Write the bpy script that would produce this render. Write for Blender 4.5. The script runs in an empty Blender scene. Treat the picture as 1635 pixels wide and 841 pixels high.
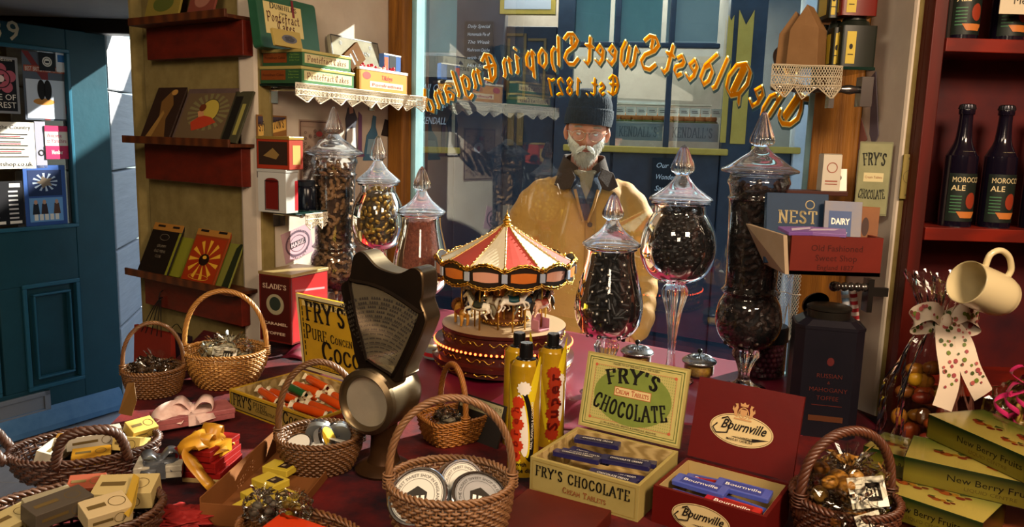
import bpy, bmesh, math, random
from mathutils import Vector, Matrix, noise
V = Vector
PI = math.pi
R = math.radians
random.seed(7)
S = bpy.context.scene
C = S.collection

# ------------------------------------------------------------------ camera
FPX, PITCH, ROLL, CAMZ = 1250.0, R(9.0), R(1.7), 1.6
_F = V((0, math.cos(PITCH), -math.sin(PITCH)))
_U0 = V((0, math.sin(PITCH), math.cos(PITCH)))
_X0 = V((1, 0, 0))
_RT = _X0 * math.cos(ROLL) + _U0 * math.sin(ROLL)
_UP = -_X0 * math.sin(ROLL) + _U0 * math.cos(ROLL)
cam_d = bpy.data.cameras.new('camera')
cam_d.sensor_width = 36
cam_d.lens = 36 * FPX / 1635
cam_d.clip_start = .05
cam = bpy.data.objects.new('camera', cam_d)
C.objects.link(cam)
cam.matrix_world = Matrix(((_RT.x, _UP.x, -_F.x, 0), (_RT.y, _UP.y, -_F.y, 0), (_RT.z, _UP.z, -_F.z, CAMZ), (0, 0, 0, 1)))
S.camera = cam
O = V((0, 0, CAMZ))

# ------------------------------------------------------------------ light
SUN_AZ = V((.770, .638))          # horizontal direction towards the sun
SUN_EL = R(27)
SUN_STRENGTH = 20.0
SKY_STRENGTH = 6.6
EXPOSURE = 0.4
S.view_settings.view_transform = 'Standard'
S.view_settings.look = 'None'
S.view_settings.gamma = 1
S.view_settings.use_curve_mapping = False
S.view_settings.exposure = EXPOSURE
S.cycles.transparent_max_bounces = 28
S.cycles.max_bounces = 9
S.cycles.caustics_reflective = False
S.cycles.caustics_refractive = False
S.cycles.sample_clamp_indirect = 4
w = bpy.data.worlds.new('world')
S.world = w
w.use_nodes = True
nt = w.node_tree
bg = nt.nodes['Background']
sky = nt.nodes.new('ShaderNodeTexSky')
sky.sky_type = 'HOSEK_WILKIE'
sky.turbidity = 3
sky.ground_albedo = .4
_sd = V((SUN_AZ.x * math.cos(SUN_EL), SUN_AZ.y * math.cos(SUN_EL), math.sin(SUN_EL))).normalized()
sky.sun_direction = _sd
nt.links.new(sky.outputs[0], bg.inputs[0])
bg.inputs[1].default_value = SKY_STRENGTH
sl = bpy.data.lights.new('sun', 'SUN')
sl.energy = SUN_STRENGTH
sl.color = (1, .93, .82)
sl.angle = R(.8)
so = bpy.data.objects.new('sun', sl)
C.objects.link(so)
so.rotation_mode = 'QUATERNION'
so.rotation_quaternion = _sd.to_track_quat('Z', 'Y')
so.location = (3, 6, 5)
def area(name, loc, to, size, energy, col):
    l = bpy.data.lights.new(name, 'AREA'); l.energy = energy; l.color = col; l.size = size
    o = bpy.data.objects.new(name, l); C.objects.link(o); o.location = loc
    o.rotation_mode = 'QUATERNION'
    o.rotation_quaternion = (V(loc) - V(to)).to_track_quat('Z', 'Y')
    return o
# added warm fill lamps, out of view, behind and above the photographer
area('fill_lamp', (-.6, .2, 2.5), (-.4, 1.8, 1.0), .5, 19, (1, .80, .58))
area('fill_lamp', (1.0, .0, 2.45), (1.0, 1.5, 1.0), .5, 46, (1, .74, .50))
area('fill_lamp', (-.2, -1.2, 2.5), (0, 1.2, 1.0), .5, 17, (1, .78, .55))

# ------------------------------------------------------------------ pixels to points
def ray(px, py):
    return _F * FPX + _RT * (px - 817.5) - _UP * (py - 420.5)
def P(px, py, Y):
    d = ray(px, py); return O + d * (Y / d.y)
def PZ(px, py, z):
    d = ray(px, py); return O + d * ((z - CAMZ) / d.z)
def toz(px, Y, z):            # point at depth Y and height z whose column is px (approximately)
    lo, hi = -600, 1500
    for _ in range(40):
        m = (lo + hi) / 2
        if P(px, m, Y).z > z: lo = m
        else: hi = m
    return P(px, (lo + hi) / 2, Y)
class Fr:
    """A plane with origin, in-plane x and y; n = x cross y."""
    def __init__(s, o, x, y=V((0, 0, 1))):
        s.o = V(o); s.x = V(x).normalized(); y = V(y); s.y = (y - s.x * y.dot(s.x)).normalized(); s.n = s.x.cross(s.y)
        s.M = Matrix(((s.x.x, s.y.x, s.n.x, s.o.x), (s.x.y, s.y.y, s.n.y, s.o.y), (s.x.z, s.y.z, s.n.z, s.o.z), (0, 0, 0, 1)))
    def hit(s, px, py, out=0):
        d = ray(px, py); t = (s.o + s.n * out - O).dot(s.n) / d.dot(s.n)
        q = O + d * t - s.o
        return V((q.dot(s.x), q.dot(s.y)))
    def at(s, a, b, c=0):
        return s.o + s.x * a + s.y * b + s.n * c
def T(x, y=0, z=0):
    return Matrix.Translation(V(x) if not isinstance(x, (int, float)) else V((x, y, z)))
def RX(a): return Matrix.Rotation(a, 4, 'X')
def RY(a): return Matrix.Rotation(a, 4, 'Y')
def RZ(a): return Matrix.Rotation(a, 4, 'Z')
def SC(x, y, z): return Matrix.Diagonal((x, y, z, 1))
ID = Matrix.Identity(4)
UPM = RX(PI / 2)               # local xy plane made vertical, facing -Y

# ------------------------------------------------------------------ materials
def lin(h):
    h = h.lstrip('#'); c = [int(h[i:i + 2], 16) / 255 for i in (0, 2, 4)]
    return tuple((x / 12.92 if x <= .04045 else ((x + .055) / 1.055) ** 2.4) for x in c) + (1,)
_MC = {}
def mat(h, rough=.5, metal=0, h2=None, sc=20, amt=.5, bump=0, bsc=60, kind='noise', coat=0, stretch=None, trans=0, emit=0, spec=.26, sss=0):
    key = (h, rough, metal, h2, sc, amt, bump, bsc, kind, coat, stretch, trans, emit, spec, sss)
    if key in _MC: return _MC[key]
    m = bpy.data.materials.new('surface_' + h.strip('#')); m.use_nodes = True
    n = m.node_tree.nodes; l = m.node_tree.links; b = n['Principled BSDF']
    b.inputs['Base Color'].default_value = lin(h)
    b.inputs['Roughness'].default_value = rough
    b.inputs['Metallic'].default_value = metal
    b.inputs['Coat Weight'].default_value = coat
    b.inputs['Coat Roughness'].default_value = .12
    b.inputs['Transmission Weight'].default_value = trans
    b.inputs['Specular IOR Level'].default_value = spec
    if sss:
        b.inputs['Subsurface Weight'].default_value = sss
        b.inputs['Subsurface Radius'].default_value = (.01, .004, .002)
    if emit:
        b.inputs['Emission Color'].default_value = lin(h); b.inputs['Emission Strength'].default_value = emit
    tc = n.new('ShaderNodeTexCoord'); vec = tc.outputs['Object']
    if stretch:
        mp = n.new('ShaderNodeMapping'); mp.inputs['Scale'].default_value = stretch
        l.new(vec, mp.inputs['Vector']); vec = mp.outputs[0]
    if h2:
        if kind == 'wave':
            t = n.new('ShaderNodeTexWave'); t.inputs['Distortion'].default_value = 6; t.inputs['Detail'].default_value = 3; fo = t.outputs['Fac']
        elif kind == 'voronoi':
            t = n.new('ShaderNodeTexVoronoi'); fo = t.outputs['Distance']
        elif kind == 'brick':
            t = n.new('ShaderNodeTexBrick'); fo = t.outputs['Fac']
        else:
            t = n.new('ShaderNodeTexNoise'); t.inputs['Detail'].default_value = 6; t.inputs['Roughness'].default_value = .65; fo = t.outputs['Fac']
        t.inputs['Scale'].default_value = sc
        l.new(vec, t.inputs['Vector'])
        cr = n.new('ShaderNodeValToRGB'); cr.color_ramp.elements[0].position = .5 - amt / 2; cr.color_ramp.elements[1].position = .5 + amt / 2
        cr.color_ramp.elements[0].color = lin(h); cr.color_ramp.elements[1].color = lin(h2)
        l.new(fo, cr.inputs[0]); l.new(cr.outputs[0], b.inputs['Base Color'])
    if bump:
        t = n.new('ShaderNodeTexNoise'); t.inputs['Scale'].default_value = bsc; t.inputs['Detail'].default_value = 5
        l.new(vec, t.inputs['Vector'])
        bp = n.new('ShaderNodeBump'); bp.inputs['Strength'].default_value = bump; bp.inputs['Distance'].default_value = .003
        l.new(t.outputs['Fac'], bp.inputs['Height']); l.new(bp.outputs[0], b.inputs['Normal'])
    _MC[key] = m
    return m
def shell_glass(name, tint='f4fbff', ior=1.45, rough=.02, boost=1.0, spec='ffffff', lit_haze=0):
    """a thin pane or blown wall: what is not reflected goes straight through"""
    m = bpy.data.materials.new(name); m.use_nodes = True
    n = m.node_tree.nodes; l = m.node_tree.links; n.clear()
    o = n.new('ShaderNodeOutputMaterial'); mx = n.new('ShaderNodeMixShader'); tr = n.new('ShaderNodeBsdfTransparent'); gl = n.new('ShaderNodeBsdfGlossy')
    tr.inputs[0].default_value = lin(tint); gl.inputs[0].default_value = lin(spec); gl.inputs['Roughness'].default_value = rough
    fr = n.new('ShaderNodeFresnel'); fr.inputs[0].default_value = ior
    mu = n.new('ShaderNodeMath'); mu.operation = 'MULTIPLY'; mu.inputs[1].default_value = boost; mu.use_clamp = True
    l.new(fr.outputs[0], mu.inputs[0]); l.new(mu.outputs[0], mx.inputs[0]); l.new(tr.outputs[0], mx.inputs[1]); l.new(gl.outputs[0], mx.inputs[2])
    if lit_haze:                                             # pale diffuse mix painted in, so the glass looks brighter in sun
        df = n.new('ShaderNodeBsdfDiffuse'); tl = n.new('ShaderNodeBsdfTranslucent'); a = n.new('ShaderNodeMixShader'); m2 = n.new('ShaderNodeMixShader')
        df.inputs[0].default_value = tl.inputs[0].default_value = (.86, .91, 1, 1); a.inputs[0].default_value = .6; m2.inputs[0].default_value = lit_haze
        l.new(df.outputs[0], a.inputs[1]); l.new(tl.outputs[0], a.inputs[2]); l.new(mx.outputs[0], m2.inputs[1]); l.new(a.outputs[0], m2.inputs[2]); l.new(m2.outputs[0], o.inputs[0])
    else: l.new(mx.outputs[0], o.inputs[0])
    return m
GLASS_PANE = shell_glass('window_glass', 'e8f2f2', 1.5, .004, 1.6)
GLASS_JAR = shell_glass('jar_glass', 'f6faff', 1.45, .03, 1.6, lit_haze=.012)
GLASS_LID = shell_glass('lid_glass', 'f6faff', 1.45, .03, 2.0, lit_haze=.11)
FILM = shell_glass('clear_film', 'fbfbf6', 1.45, .10, .9)
CELLO = shell_glass('cellophane', 'f6f6f0', 1.45, .07, 1.3)
def solid_glass():
    m = bpy.data.materials.new('cut_glass'); m.use_nodes = True
    n = m.node_tree.nodes; l = m.node_tree.links; b = n['Principled BSDF']
    b.inputs['Base Color'].default_value = (.97, .98, 1, 1); b.inputs['Roughness'].default_value = .03
    b.inputs['Transmission Weight'].default_value = 1; b.inputs['IOR'].default_value = 1.45
    return m
GLASS_CUT = solid_glass()
def gilt(h, back):
    m = bpy.data.materials.new('gilt_paint'); m.use_nodes = True; n = m.node_tree.nodes; l = m.node_tree.links; n.clear()
    o = n.new('ShaderNodeOutputMaterial'); mx = n.new('ShaderNodeMixShader'); d = n.new('ShaderNodeBsdfDiffuse'); t = n.new('ShaderNodeBsdfTranslucent')
    d.inputs[0].default_value = lin(h); t.inputs[0].default_value = lin(h); mx.inputs[0].default_value = back
    l.new(d.outputs[0], mx.inputs[1]); l.new(t.outputs[0], mx.inputs[2]); l.new(mx.outputs[0], o.inputs[0]); return m
GOLD = mat('c79a3e', .28, 1, bump=.2, bsc=200)
BRASS = mat('a67c34', .3, 1)
CHROME = mat('c8ccd0', .18, 1)
STEEL = mat('b8bab8', .3, .75)
BLACK = mat('0b0b0d', .4)
INK = mat('17120f', .6)
CREAM = mat('d8c898', .6, h2='c4b078', sc=30)
WHITE = mat('e6e4dc', .5)
PAPER = mat('e9e6da', .6)

# ------------------------------------------------------------------ mesh builder
class MB:
    def __init__(s):
        s.v = []; s.f = []; s.m = []; s.mats = []; s.k = 0; s.M = ID.copy()
    def use(s, m):
        if m not in s.mats: s.mats.append(m)
        s.k = s.mats.index(m); return s
    def tf(s, M): s.M = M; return s
    def add(s, vs, fs):
        b = len(s.v)
        for p in vs: s.v.append(tuple(s.M @ V(p)))
        for f in fs: s.f.append([b + i for i in f]); s.m.append(s.k)
    def box(s, x0, x1, y0, y1, z0, z1):
        v = [(x, y, z) for z in (z0, z1) for y in (y0, y1) for x in (x0, x1)]
        s.add(v, [(0, 2, 3, 1), (4, 5, 7, 6), (0, 1, 5, 4), (2, 6, 7, 3), (0, 4, 6, 2), (1, 3, 7, 5)]); return s
    def rbox(s, x0, x1, y0, y1, z0, z1, r=.004, n=3, axis='z'):
        """box rounded around its z edges"""
        pts = []
        for cx, cy, a0 in ((x1 - r, y1 - r, 0), (x0 + r, y1 - r, 90), (x0 + r, y0 + r, 180), (x1 - r, y0 + r, 270)):
            for i in range(n + 1):
                a = R(a0 + 90 * i / n); pts.append((cx + r * math.cos(a), cy + r * math.sin(a)))
        return s.prism(pts, z0, z1)
    def prism(s, pts, z0, z1):
        n = len(pts)
        v = [(p[0], p[1], z0) for p in pts] + [(p[0], p[1], z1) for p in pts]
        f = [tuple(range(n - 1, -1, -1)), tuple(range(n, 2 * n))] + [(i, (i + 1) % n, n + (i + 1) % n, n + i) for i in range(n)]
        s.add(v, f); return s
    def poly(s, pts, z=0):
        s.add([(p[0], p[1], z) for p in pts], [tuple(range(len(pts)))]); return s
    def disc(s, cx, cy, rx, ry, z=0, n=28):
        return s.poly([(cx + rx * math.cos(2 * PI * i / n), cy + ry * math.sin(2 * PI * i / n)) for i in range(n)], z)
    def ring(s, cx, cy, rx, ry, w, z=0, n=36):
        v = []; f = []
        for i in range(n):
            a = 2 * PI * i / n; c, q = math.cos(a), math.sin(a)
            v += [(cx + rx * c, cy + ry * q, z), (cx + (rx - w) * c, cy + (ry - w) * q, z)]
            j = (i + 1) % n; f.append((2 * i, 2 * j, 2 * j + 1, 2 * i + 1))
        s.add(v, f); return s
    def rect(s, x0, x1, y0, y1, z=0):
        return s.poly([(x0, y0), (x1, y0), (x1, y1), (x0, y1)], z)
    def frame(s, x0, x1, y0, y1, w, z=0):
        s.rect(x0, x1, y0, y0 + w, z); s.rect(x0, x1, y1 - w, y1, z); s.rect(x0, x0 + w, y0 + w, y1 - w, z); s.rect(x1 - w, x1, y0 + w, y1 - w, z); return s
    def lathe(s, prof, n=40, flute=0, fd=0, close=False, a0=0, a1=2 * PI):
        full = abs(a1 - a0 - 2 * PI) < 1e-6; m = n if full else n + 1
        v = []; f = []
        for j, q in enumerate(prof):
            r, z = q[0], q[1]; d = q[2] if len(q) > 2 else fd
            for i in range(m):
                a = a0 + (a1 - a0) * i / n
                rr = r * (1 + d * math.cos(flute * a)) if flute else r
                v.append((rr * math.cos(a), rr * math.sin(a), z))
        for j in range(len(prof) - 1):
            for i in range(n):
                k = (i + 1) % m
                f.append((j * m + i, j * m + k, (j + 1) * m + k, (j + 1) * m + i))
        if close and full:
            f.append(tuple(range(m - 1, -1, -1))); e = (len(prof) - 1) * m; f.append(tuple(range(e, e + m)))
        s.add(v, f); return s
    def grid(s, fn, nu, nv, cu=False):
        v = [fn(i / nu, j / nv) for j in range(nv + 1) for i in range(nu + (0 if cu else 1))]
        m = nu if cu else nu + 1
        f = [(j * m + i, j * m + (i + 1) % m, (j + 1) * m + (i + 1) % m, (j + 1) * m + i) for j in range(nv) for i in range(nu)]
        s.add(v, f); return s
    def ball(s, c, r, n=12, m=8):
        if isinstance(r, (int, float)): r = (r, r, r)
        c = V(c)
        v = [(c.x, c.y, c.z - r[2])]; f = []
        for j in range(1, m):
            b = -PI / 2 + PI * j / m
            for i in range(n):
                a = 2 * PI * i / n
                v.append((c.x + r[0] * math.cos(b) * math.cos(a), c.y + r[1] * math.cos(b) * math.sin(a), c.z + r[2] * math.sin(b)))
        v.append((c.x, c.y, c.z + r[2]))
        for i in range(n): f.append((0, 1 + (i + 1) % n, 1 + i))
        for j in range(m - 2):
            for i in range(n):
                a = 1 + j * n; f.append((a + i, a + (i + 1) % n, a + n + (i + 1) % n, a + n + i))
        e = len(v) - 1; a = 1 + (m - 2) * n
        for i in range(n): f.append((a + i, a + (i + 1) % n, e))
        s.add(v, f); return s
    def tube(s, pts, r, n=8, closed=False, cap=True, flat=1.0):
        pts = [V(p) for p in pts]; k = len(pts)
        rs = r if isinstance(r, (list, tuple)) else [r] * k
        v = []; f = []; up = V((0, 0, 1)); last = None
        for i, p in enumerate(pts):
            if closed: t = pts[(i + 1) % k] - pts[i - 1]
            else: t = pts[min(i + 1, k - 1)] - pts[max(i - 1, 0)]
            if t.length < 1e-9: t = V((0, 0, 1))
            t.normalize()
            if last is None:
                a = up if abs(t.z) < .9 else V((1, 0, 0)); x = t.cross(a).normalized()
            else:
                x = last - t * last.dot(t)
                x = x.normalized() if x.length > 1e-6 else t.orthogonal().normalized()
            last = x; y = t.cross(x)
            for j in range(n):
                a = 2 * PI * j / n; v.append(tuple(p + x * (rs[i] * math.cos(a)) + y * (rs[i] * math.sin(a) * flat)))
        for i in range(k if closed else k - 1):
            for j in range(n):
                a = i * n; b = ((i + 1) % k) * n
                f.append((a + j, a + (j + 1) % n, b + (j + 1) % n, b + j))
        if cap and not closed:
            f.append(tuple(range(n - 1, -1, -1))); f.append(tuple(range((k - 1) * n, k * n)))
        s.add(v, f); return s
    def cyl(s, p, q, r, n=16, r2=None):
        return s.tube([p, q], [r, r if r2 is None else r2], n)
    def build(s, name, parent=None, m=None, smooth=False, M=None, bevel=0, sub=0, ang=35):
        me = bpy.data.meshes.new(name)
        me.from_pydata(s.v, [], s.f)
        if m is not None: me.materials.append(m)
        else:
            for q in s.mats: me.materials.append(q)
            me.polygons.foreach_set('material_index', s.m)
        me.update()
        bm = bmesh.new(); bm.from_mesh(me); bmesh.ops.recalc_face_normals(bm, faces=bm.faces); bm.to_mesh(me); bm.free()
        if smooth is True: me.polygons.foreach_set('use_smooth', [True] * len(me.polygons))
        elif smooth == 'auto':
            me.polygons.foreach_set('use_smooth', [True] * len(me.polygons)); me.set_sharp_from_angle(angle=R(ang))
        o = bpy.data.objects.new(name, me); C.objects.link(o)
        if parent: o.parent = parent
        if M is not None: o.matrix_local = M
        if bevel:
            b = o.modifiers.new('b', 'BEVEL'); b.width = bevel; b.segments = 2; b.limit_method = 'ANGLE'; b.angle_limit = R(40)
        if sub:
            b = o.modifiers.new('s', 'SUBSURF'); b.levels = sub; b.render_levels = sub
        return o
def tag(o, label, cat, group=None, kind=None):
    o['label'] = label; o['category'] = cat
    if group: o['group'] = group
    if kind: o['kind'] = kind
    return o
def thing(name, label, cat, M=None, group=None, parent=None):
    o = bpy.data.objects.new(name, None); C.objects.link(o); o.empty_display_size = .02
    if M is not None: o.matrix_world = M
    return tag(o, label, cat, group)
def struct(o): o['kind'] = 'structure'; return o
def dup(root, M=None, label=None, group=None):
    r = root.copy(); C.objects.link(r)
    if M is not None: r.matrix_world = M
    if label: r['label'] = label
    if group: r['group'] = group
    for ch in list(root.children):
        c = ch.copy(); C.objects.link(c); c.parent = r
        for g in list(ch.children):
            d = g.copy(); C.objects.link(d); d.parent = c
    return r

# ------------------------------------------------------------------ lettering
def hull(pts):
    pts = sorted(set((round(a, 6), round(b, 6)) for a, b in pts))
    if len(pts) < 3: return pts
    def half(ps):
        h = []
        for p in ps:
            while len(h) > 1 and (h[-1][0] - h[-2][0]) * (p[1] - h[-2][1]) - (h[-1][1] - h[-2][1]) * (p[0] - h[-2][0]) <= 0: h.pop()
            h.append(p)
        return h[:-1]
    return half(pts) + half(pts[::-1])
# roman capitals: strokes on a grid 0..1 high; 's' marks a foot serif
G = {
'A': (.9, ['0,0 .45,1 .9,0', '.2,.35 .7,.35'], '0,0 .9,0'), 'B': (.75, ['.1,0 .1,1 .5,1 .65,.9 .65,.65 .5,.53 .1,.53', '.5,.53 .72,.4 .72,.12 .5,0 .1,0'], '.1,0 .1,1'),
'C': (.8, ['.75,.75 .6,.97 .35,1 .12,.8 .05,.5 .12,.2 .35,0 .6,.03 .77,.25'], ''), 'D': (.8, ['.12,0 .12,1 .45,1 .7,.82 .77,.5 .7,.18 .45,0 .12,0'], '.12,0 .12,1'),
'E': (.7, ['.12,0 .12,1', '.12,1 .65,1 .65,.8', '.12,.52 .5,.52', '.12,0 .66,0 .68,.22'], '.12,0 .12,1'), 'F': (.68, ['.12,0 .12,1', '.12,1 .65,1 .65,.78', '.12,.52 .5,.52'], '.12,0 .12,1'),
'G': (.85, ['.75,.78 .6,.97 .35,1 .12,.8 .05,.5 .12,.2 .35,0 .6,.03 .75,.15 .75,.42'], '.75,.42'), 'H': (.85, ['.12,0 .12,1', '.73,0 .73,1', '.12,.5 .73,.5'], '.12,0 .12,1 .73,0 .73,1'),
'I': (.35, ['.17,0 .17,1'], '.17,0 .17,1'), 'J': (.5, ['.35,1 .35,.2 .2,0 .03,.08'], '.35,1'), 'K': (.8, ['.12,0 .12,1', '.7,1 .14,.42', '.3,.55 .75,0'], '.12,0 .12,1 .7,1 .75,0'),
'L': (.65, ['.12,1 .12,0 .6,0 .62,.22'], '.12,0 .12,1'), 'M': (1.0, ['.1,0 .12,1 .5,.15 .88,1 .9,0'], '.1,0 .1,1 .9,1 .9,0'), 'N': (.85, ['.12,0 .12,1 .72,0 .72,1'], '.12,0 .12,1 .72,1'),
'O': (.85, ['.42,1 .15,.85 .05,.5 .15,.15 .42,0 .7,.15 .8,.5 .7,.85 .42,1'], ''), 'P': (.72, ['.12,0 .12,1 .5,1 .68,.88 .68,.6 .5,.46 .12,.46'], '.12,0 .12,1'),
'Q': (.85, ['.42,1 .15,.85 .05,.5 .15,.15 .42,0 .7,.15 .8,.5 .7,.85 .42,1', '.45,.2 .85,-.15'], ''), 'R': (.8, ['.12,0 .12,1 .5,1 .66,.88 .66,.64 .5,.52 .12,.52', '.42,.52 .78,0'], '.12,0 .12,1 .78,0'),
'S': (.65, ['.57,.78 .45,.98 .22,1 .07,.82 .12,.62 .5,.42 .6,.2 .42,0 .2,.02 .06,.22'], ''), 'T': (.8, ['.4,0 .4,1', '.04,.78 .06,1 .74,1 .76,.78'], '.4,0'),
'U': (.85, ['.12,1 .12,.25 .25,.03 .55,.03 .7,.25 .7,1'], '.12,1 .7,1'), 'V': (.85, ['0,1 .43,0 .86,1'], '.02,1 .84,1'), 'W': (1.1, ['0,1 .28,0 .55,.9 .82,0 1.1,1'], '.02,1 1.08,1'),
'X': (.8, ['.05,1 .75,0', '.05,0 .75,1'], '.05,1 .75,0 .05,0 .75,1'), 'Y': (.8, ['0,1 .4,.48 .8,1', '.4,.48 .4,0'], '0,1 .8,1 .4,0'), 'Z': (.7, ['.05,.8 .05,1 .62,1 .05,0 .65,0 .65,.2'], ''),
"'": (.25, ['.12,1.02 .1,.78'], ''), '&': (.85, ['.8,.45 .55,.08 .25,0 .07,.25 .5,.75 .45,.98 .25,.97 .2,.75 .8,0'], ''), '.': (.25, ['.1,0 .13,.06'], ''), ' ': (.4, [], ''), '-': (.4, ['.05,.45 .35,.45'], ''),
}
# blackletter, x-height .62, pen held at 40 degrees
K = {
'a': (.5, ['.08,.5 .25,.6 .4,.5 .4,.1 .5,0', '.4,.35 .2,.33 .06,.15 .2,0 .4,.12'], ''), 'c': (.42, ['.4,.48 .28,.6 .08,.45 .08,.15 .2,0 .4,.12'], ''), 'd': (.5, ['.4,.48 .25,.6 .08,.45 .08,.15 .22,0 .42,.15 .42,.55 .15,.95'], ''),
'e': (.42, ['.1,.25 .38,.42 .24,.6 .08,.45 .08,.15 .2,0 .4,.12'], ''), 'f': (.38, ['.15,-.05 .15,.8 .28,.95 .42,.85', '.02,.55 .35,.58'], ''), 'g': (.5, ['.4,.5 .22,.6 .08,.45 .08,.2 .2,.06 .4,.2', '.4,.58 .42,-.1 .25,-.28 .05,-.18'], ''),
'h': (.5, ['.1,0 .1,.95', '.1,.45 .3,.6 .42,.48 .42,.1 .32,-.15'], ''), 'i': (.26, ['.04,.52 .13,.6 .13,.06 .22,0', '.12,.8 .16,.86'], ''), 'k': (.48, ['.1,0 .1,.95', '.1,.35 .35,.6 .4,.45 .2,.32 .45,0'], ''),
'l': (.26, ['.13,.95 .13,.06 .22,0'], ''), 'n': (.52, ['.03,.5 .12,.6 .12,.05', '.12,.45 .3,.6 .42,.48 .42,.06 .5,0'], ''), 'o': (.48, ['.24,.62 .08,.45 .08,.15 .24,0 .42,.15 .42,.45 .24,.62'], ''),
'p': (.5, ['.03,.5 .12,.62 .12,-.28', '.12,.45 .28,.6 .42,.45 .42,.15 .25,0 .12,.1'], ''), 'r': (.36, ['.03,.5 .12,.6 .12,.0', '.12,.42 .26,.6 .36,.5'], ''), 's': (.4, ['.36,.52 .22,.62 .08,.48 .1,.36 .34,.26 .34,.12 .18,0 .04,.1'], ''),
't': (.34, ['.14,.85 .12,.12 .22,0 .34,.08', '.0,.55 .32,.6'], ''), 'w': (.76, ['.03,.5 .12,.6 .12,.1 .25,0 .4,.15 .4,.6', '.4,.15 .52,0 .68,.15 .7,.5 .6,.75'], ''), ' ': (.02, [], ''),
'T': (.8, ['.0,.8 .12,.98 .35,.9 .6,.92 .8,1.02', '.4,.88 .2,.6 .1,.35 .2,.1 .45,0 .7,.1 .78,.3', '.45,.85 .45,.15', '.58,.85 .58,.2'], ''), 'O': (.85, ['.4,1 .15,.85 .05,.5 .15,.15 .42,0 .7,.15 .8,.5 .7,.85 .4,1', '.35,.9 .35,.1', '.47,.95 .47,.1', '.0,-.12 .15,.15'], ''),
'S': (.72, ['.68,.85 .5,1 .25,.98 .08,.78 .18,.6 .55,.42 .66,.22 .5,.02 .22,0 .02,.18', '.35,.9 .35,.65'], ''), 'E': (.75, ['.68,.82 .45,1 .18,.9 .05,.5 .15,.15 .4,0 .7,.15', '.42,1 .38,.5 .42,.02', '.12,.52 .6,.55'], ''),
'P': (.7, ['.15,-.1 .15,.85 .02,.95', '.15,.8 .4,1 .66,.85 .64,.5 .4,.35 .2,.45'], ''), 'C': (.7, ['.66,.82 .42,1 .15,.85 .05,.5 .15,.15 .4,0 .68,.16', '.38,.95 .38,.1'], ''),
'1': (.34, ['.06,.72 .2,.88 .2,0'], ''), '2': (.5, ['.08,.7 .22,.9 .42,.8 .42,.6 .06,.04 .3,.08 .46,0'], ''), '7': (.48, ['.04,.85 .24,.78 .46,.88 .2,0'], ''), '8': (.5, ['.26,.9 .1,.75 .2,.52 .42,.3 .38,.08 .22,0 .08,.15 .14,.35 .38,.55 .42,.75 .26,.9'], ''), '.': (.2, ['.08,0 .12,.05'], ''),
}
def _glyph(tab, ch):
    g = tab.get(ch) or tab.get(ch.upper()) or tab.get(' ')
    return g
def pen_text(mb, s, size, M, tab='roman', nib=None, align='c', width=None, gap=.12, warp=None, z=0, cap_small=False, mirror=False):
    """broad-nib lettering; M maps the baseline plane; warp(x,y) bends it"""
    t = G if tab == 'roman' else K
    nib = nib or ((.085, .028, 0) if tab == 'roman' else (.075, .022, R(38)))
    hx, hy, an = nib
    ca, sa = math.cos(an), math.sin(an)
    def corners(p): return [(p[0] + dx * ca - dy * sa, p[1] + dx * sa + dy * ca) for dx, dy in ((hx, hy), (-hx, hy), (-hx, -hy), (hx, -hy))]
    x = 0; polys = []
    for ch in s:
        k = .76 if (cap_small and ch.islower()) else 1
        wd, st, ser = _glyph(t, ch)
        for q in st:
            pts = [tuple(float(a) for a in r.split(',')) for r in q.split()]
            if len(pts) > 4:      # soften the corners of round strokes
                sm = [pts[0]]
                for i in range(1, len(pts) - 1):
                    a, b, c = pts[i - 1], pts[i], pts[i + 1]
                    sm.append(((a[0] + 3 * b[0]) / 4, (a[1] + 3 * b[1]) / 4)) if tab == 'roman' else None
                    sm.append(b if tab != 'roman' else ((b[0] * 3 + c[0]) / 4, (b[1] * 3 + c[1]) / 4))
                sm.append(pts[-1]); pts = sm
            for a, b in zip(pts, pts[1:]):
                polys.append([(x + u * k, v * k) for u, v in hull(corners(a) + corners(b))])
        for r in ser.split():
            a = tuple(float(q) for q in r.split(','))
            polys.append([(x + (a[0] + u) * k, (a[1] + v) * k) for u, v in ((-hx - .07, -hy), (hx + .07, -hy), (hx + .07, hy + .02), (-hx - .07, hy + .02))])
        x += (wd + gap + hx) * k
    sx = size
    if width: sx = width / max(x, .01)
    off = {'c': -x / 2, 'l': 0, 'r': -x}[align]
    old = mb.M
    mb.M = old @ M
    for p in polys:
        q = [((a + off) * sx, b * size) for a, b in p]
        if mirror: q = [(-a, b) for a, b in q]
        if warp: q = [warp(a, b) for a, b in q]
        mb.add([(a[0], a[1], z if len(a) < 3 else a[2]) for a in q], [tuple(range(len(q)))])
    mb.M = old
    return x * sx
_TC = {}
def sans(mb, s, size, M, align='c', width=None, shear=0, bold=.0, warp=None):
    key = (s, shear, bold)
    if key not in _TC:
        cu = bpy.data.curves.new('t', 'FONT'); cu.body = s; cu.size = 1; cu.shear = shear; cu.offset = bold; cu.resolution_u = 2
        o = bpy.data.objects.new('t', cu); me = o.to_mesh()
        vs = [(v.co.x, v.co.y) for v in me.vertices]; fs = [tuple(p.vertices) for p in me.polygons]
        o.to_mesh_clear(); bpy.data.objects.remove(o); bpy.data.curves.remove(cu); _TC[key] = (vs, fs)
    vs, fs = _TC[key]
    if not vs: return
    w = max(v[0] for v in vs); sx = size if not width else width / w
    off = {'c': -w / 2, 'l': 0, 'r': -w}[align]
    q = [((a + off) * sx, b * size) for a, b in vs]
    if warp: q = [warp(*a) for a in q]
    old = mb.M; mb.M = old @ M
    mb.add([(a[0], a[1], 0 if len(a) < 3 else a[2]) for a in q], fs)
    mb.M = old
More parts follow.
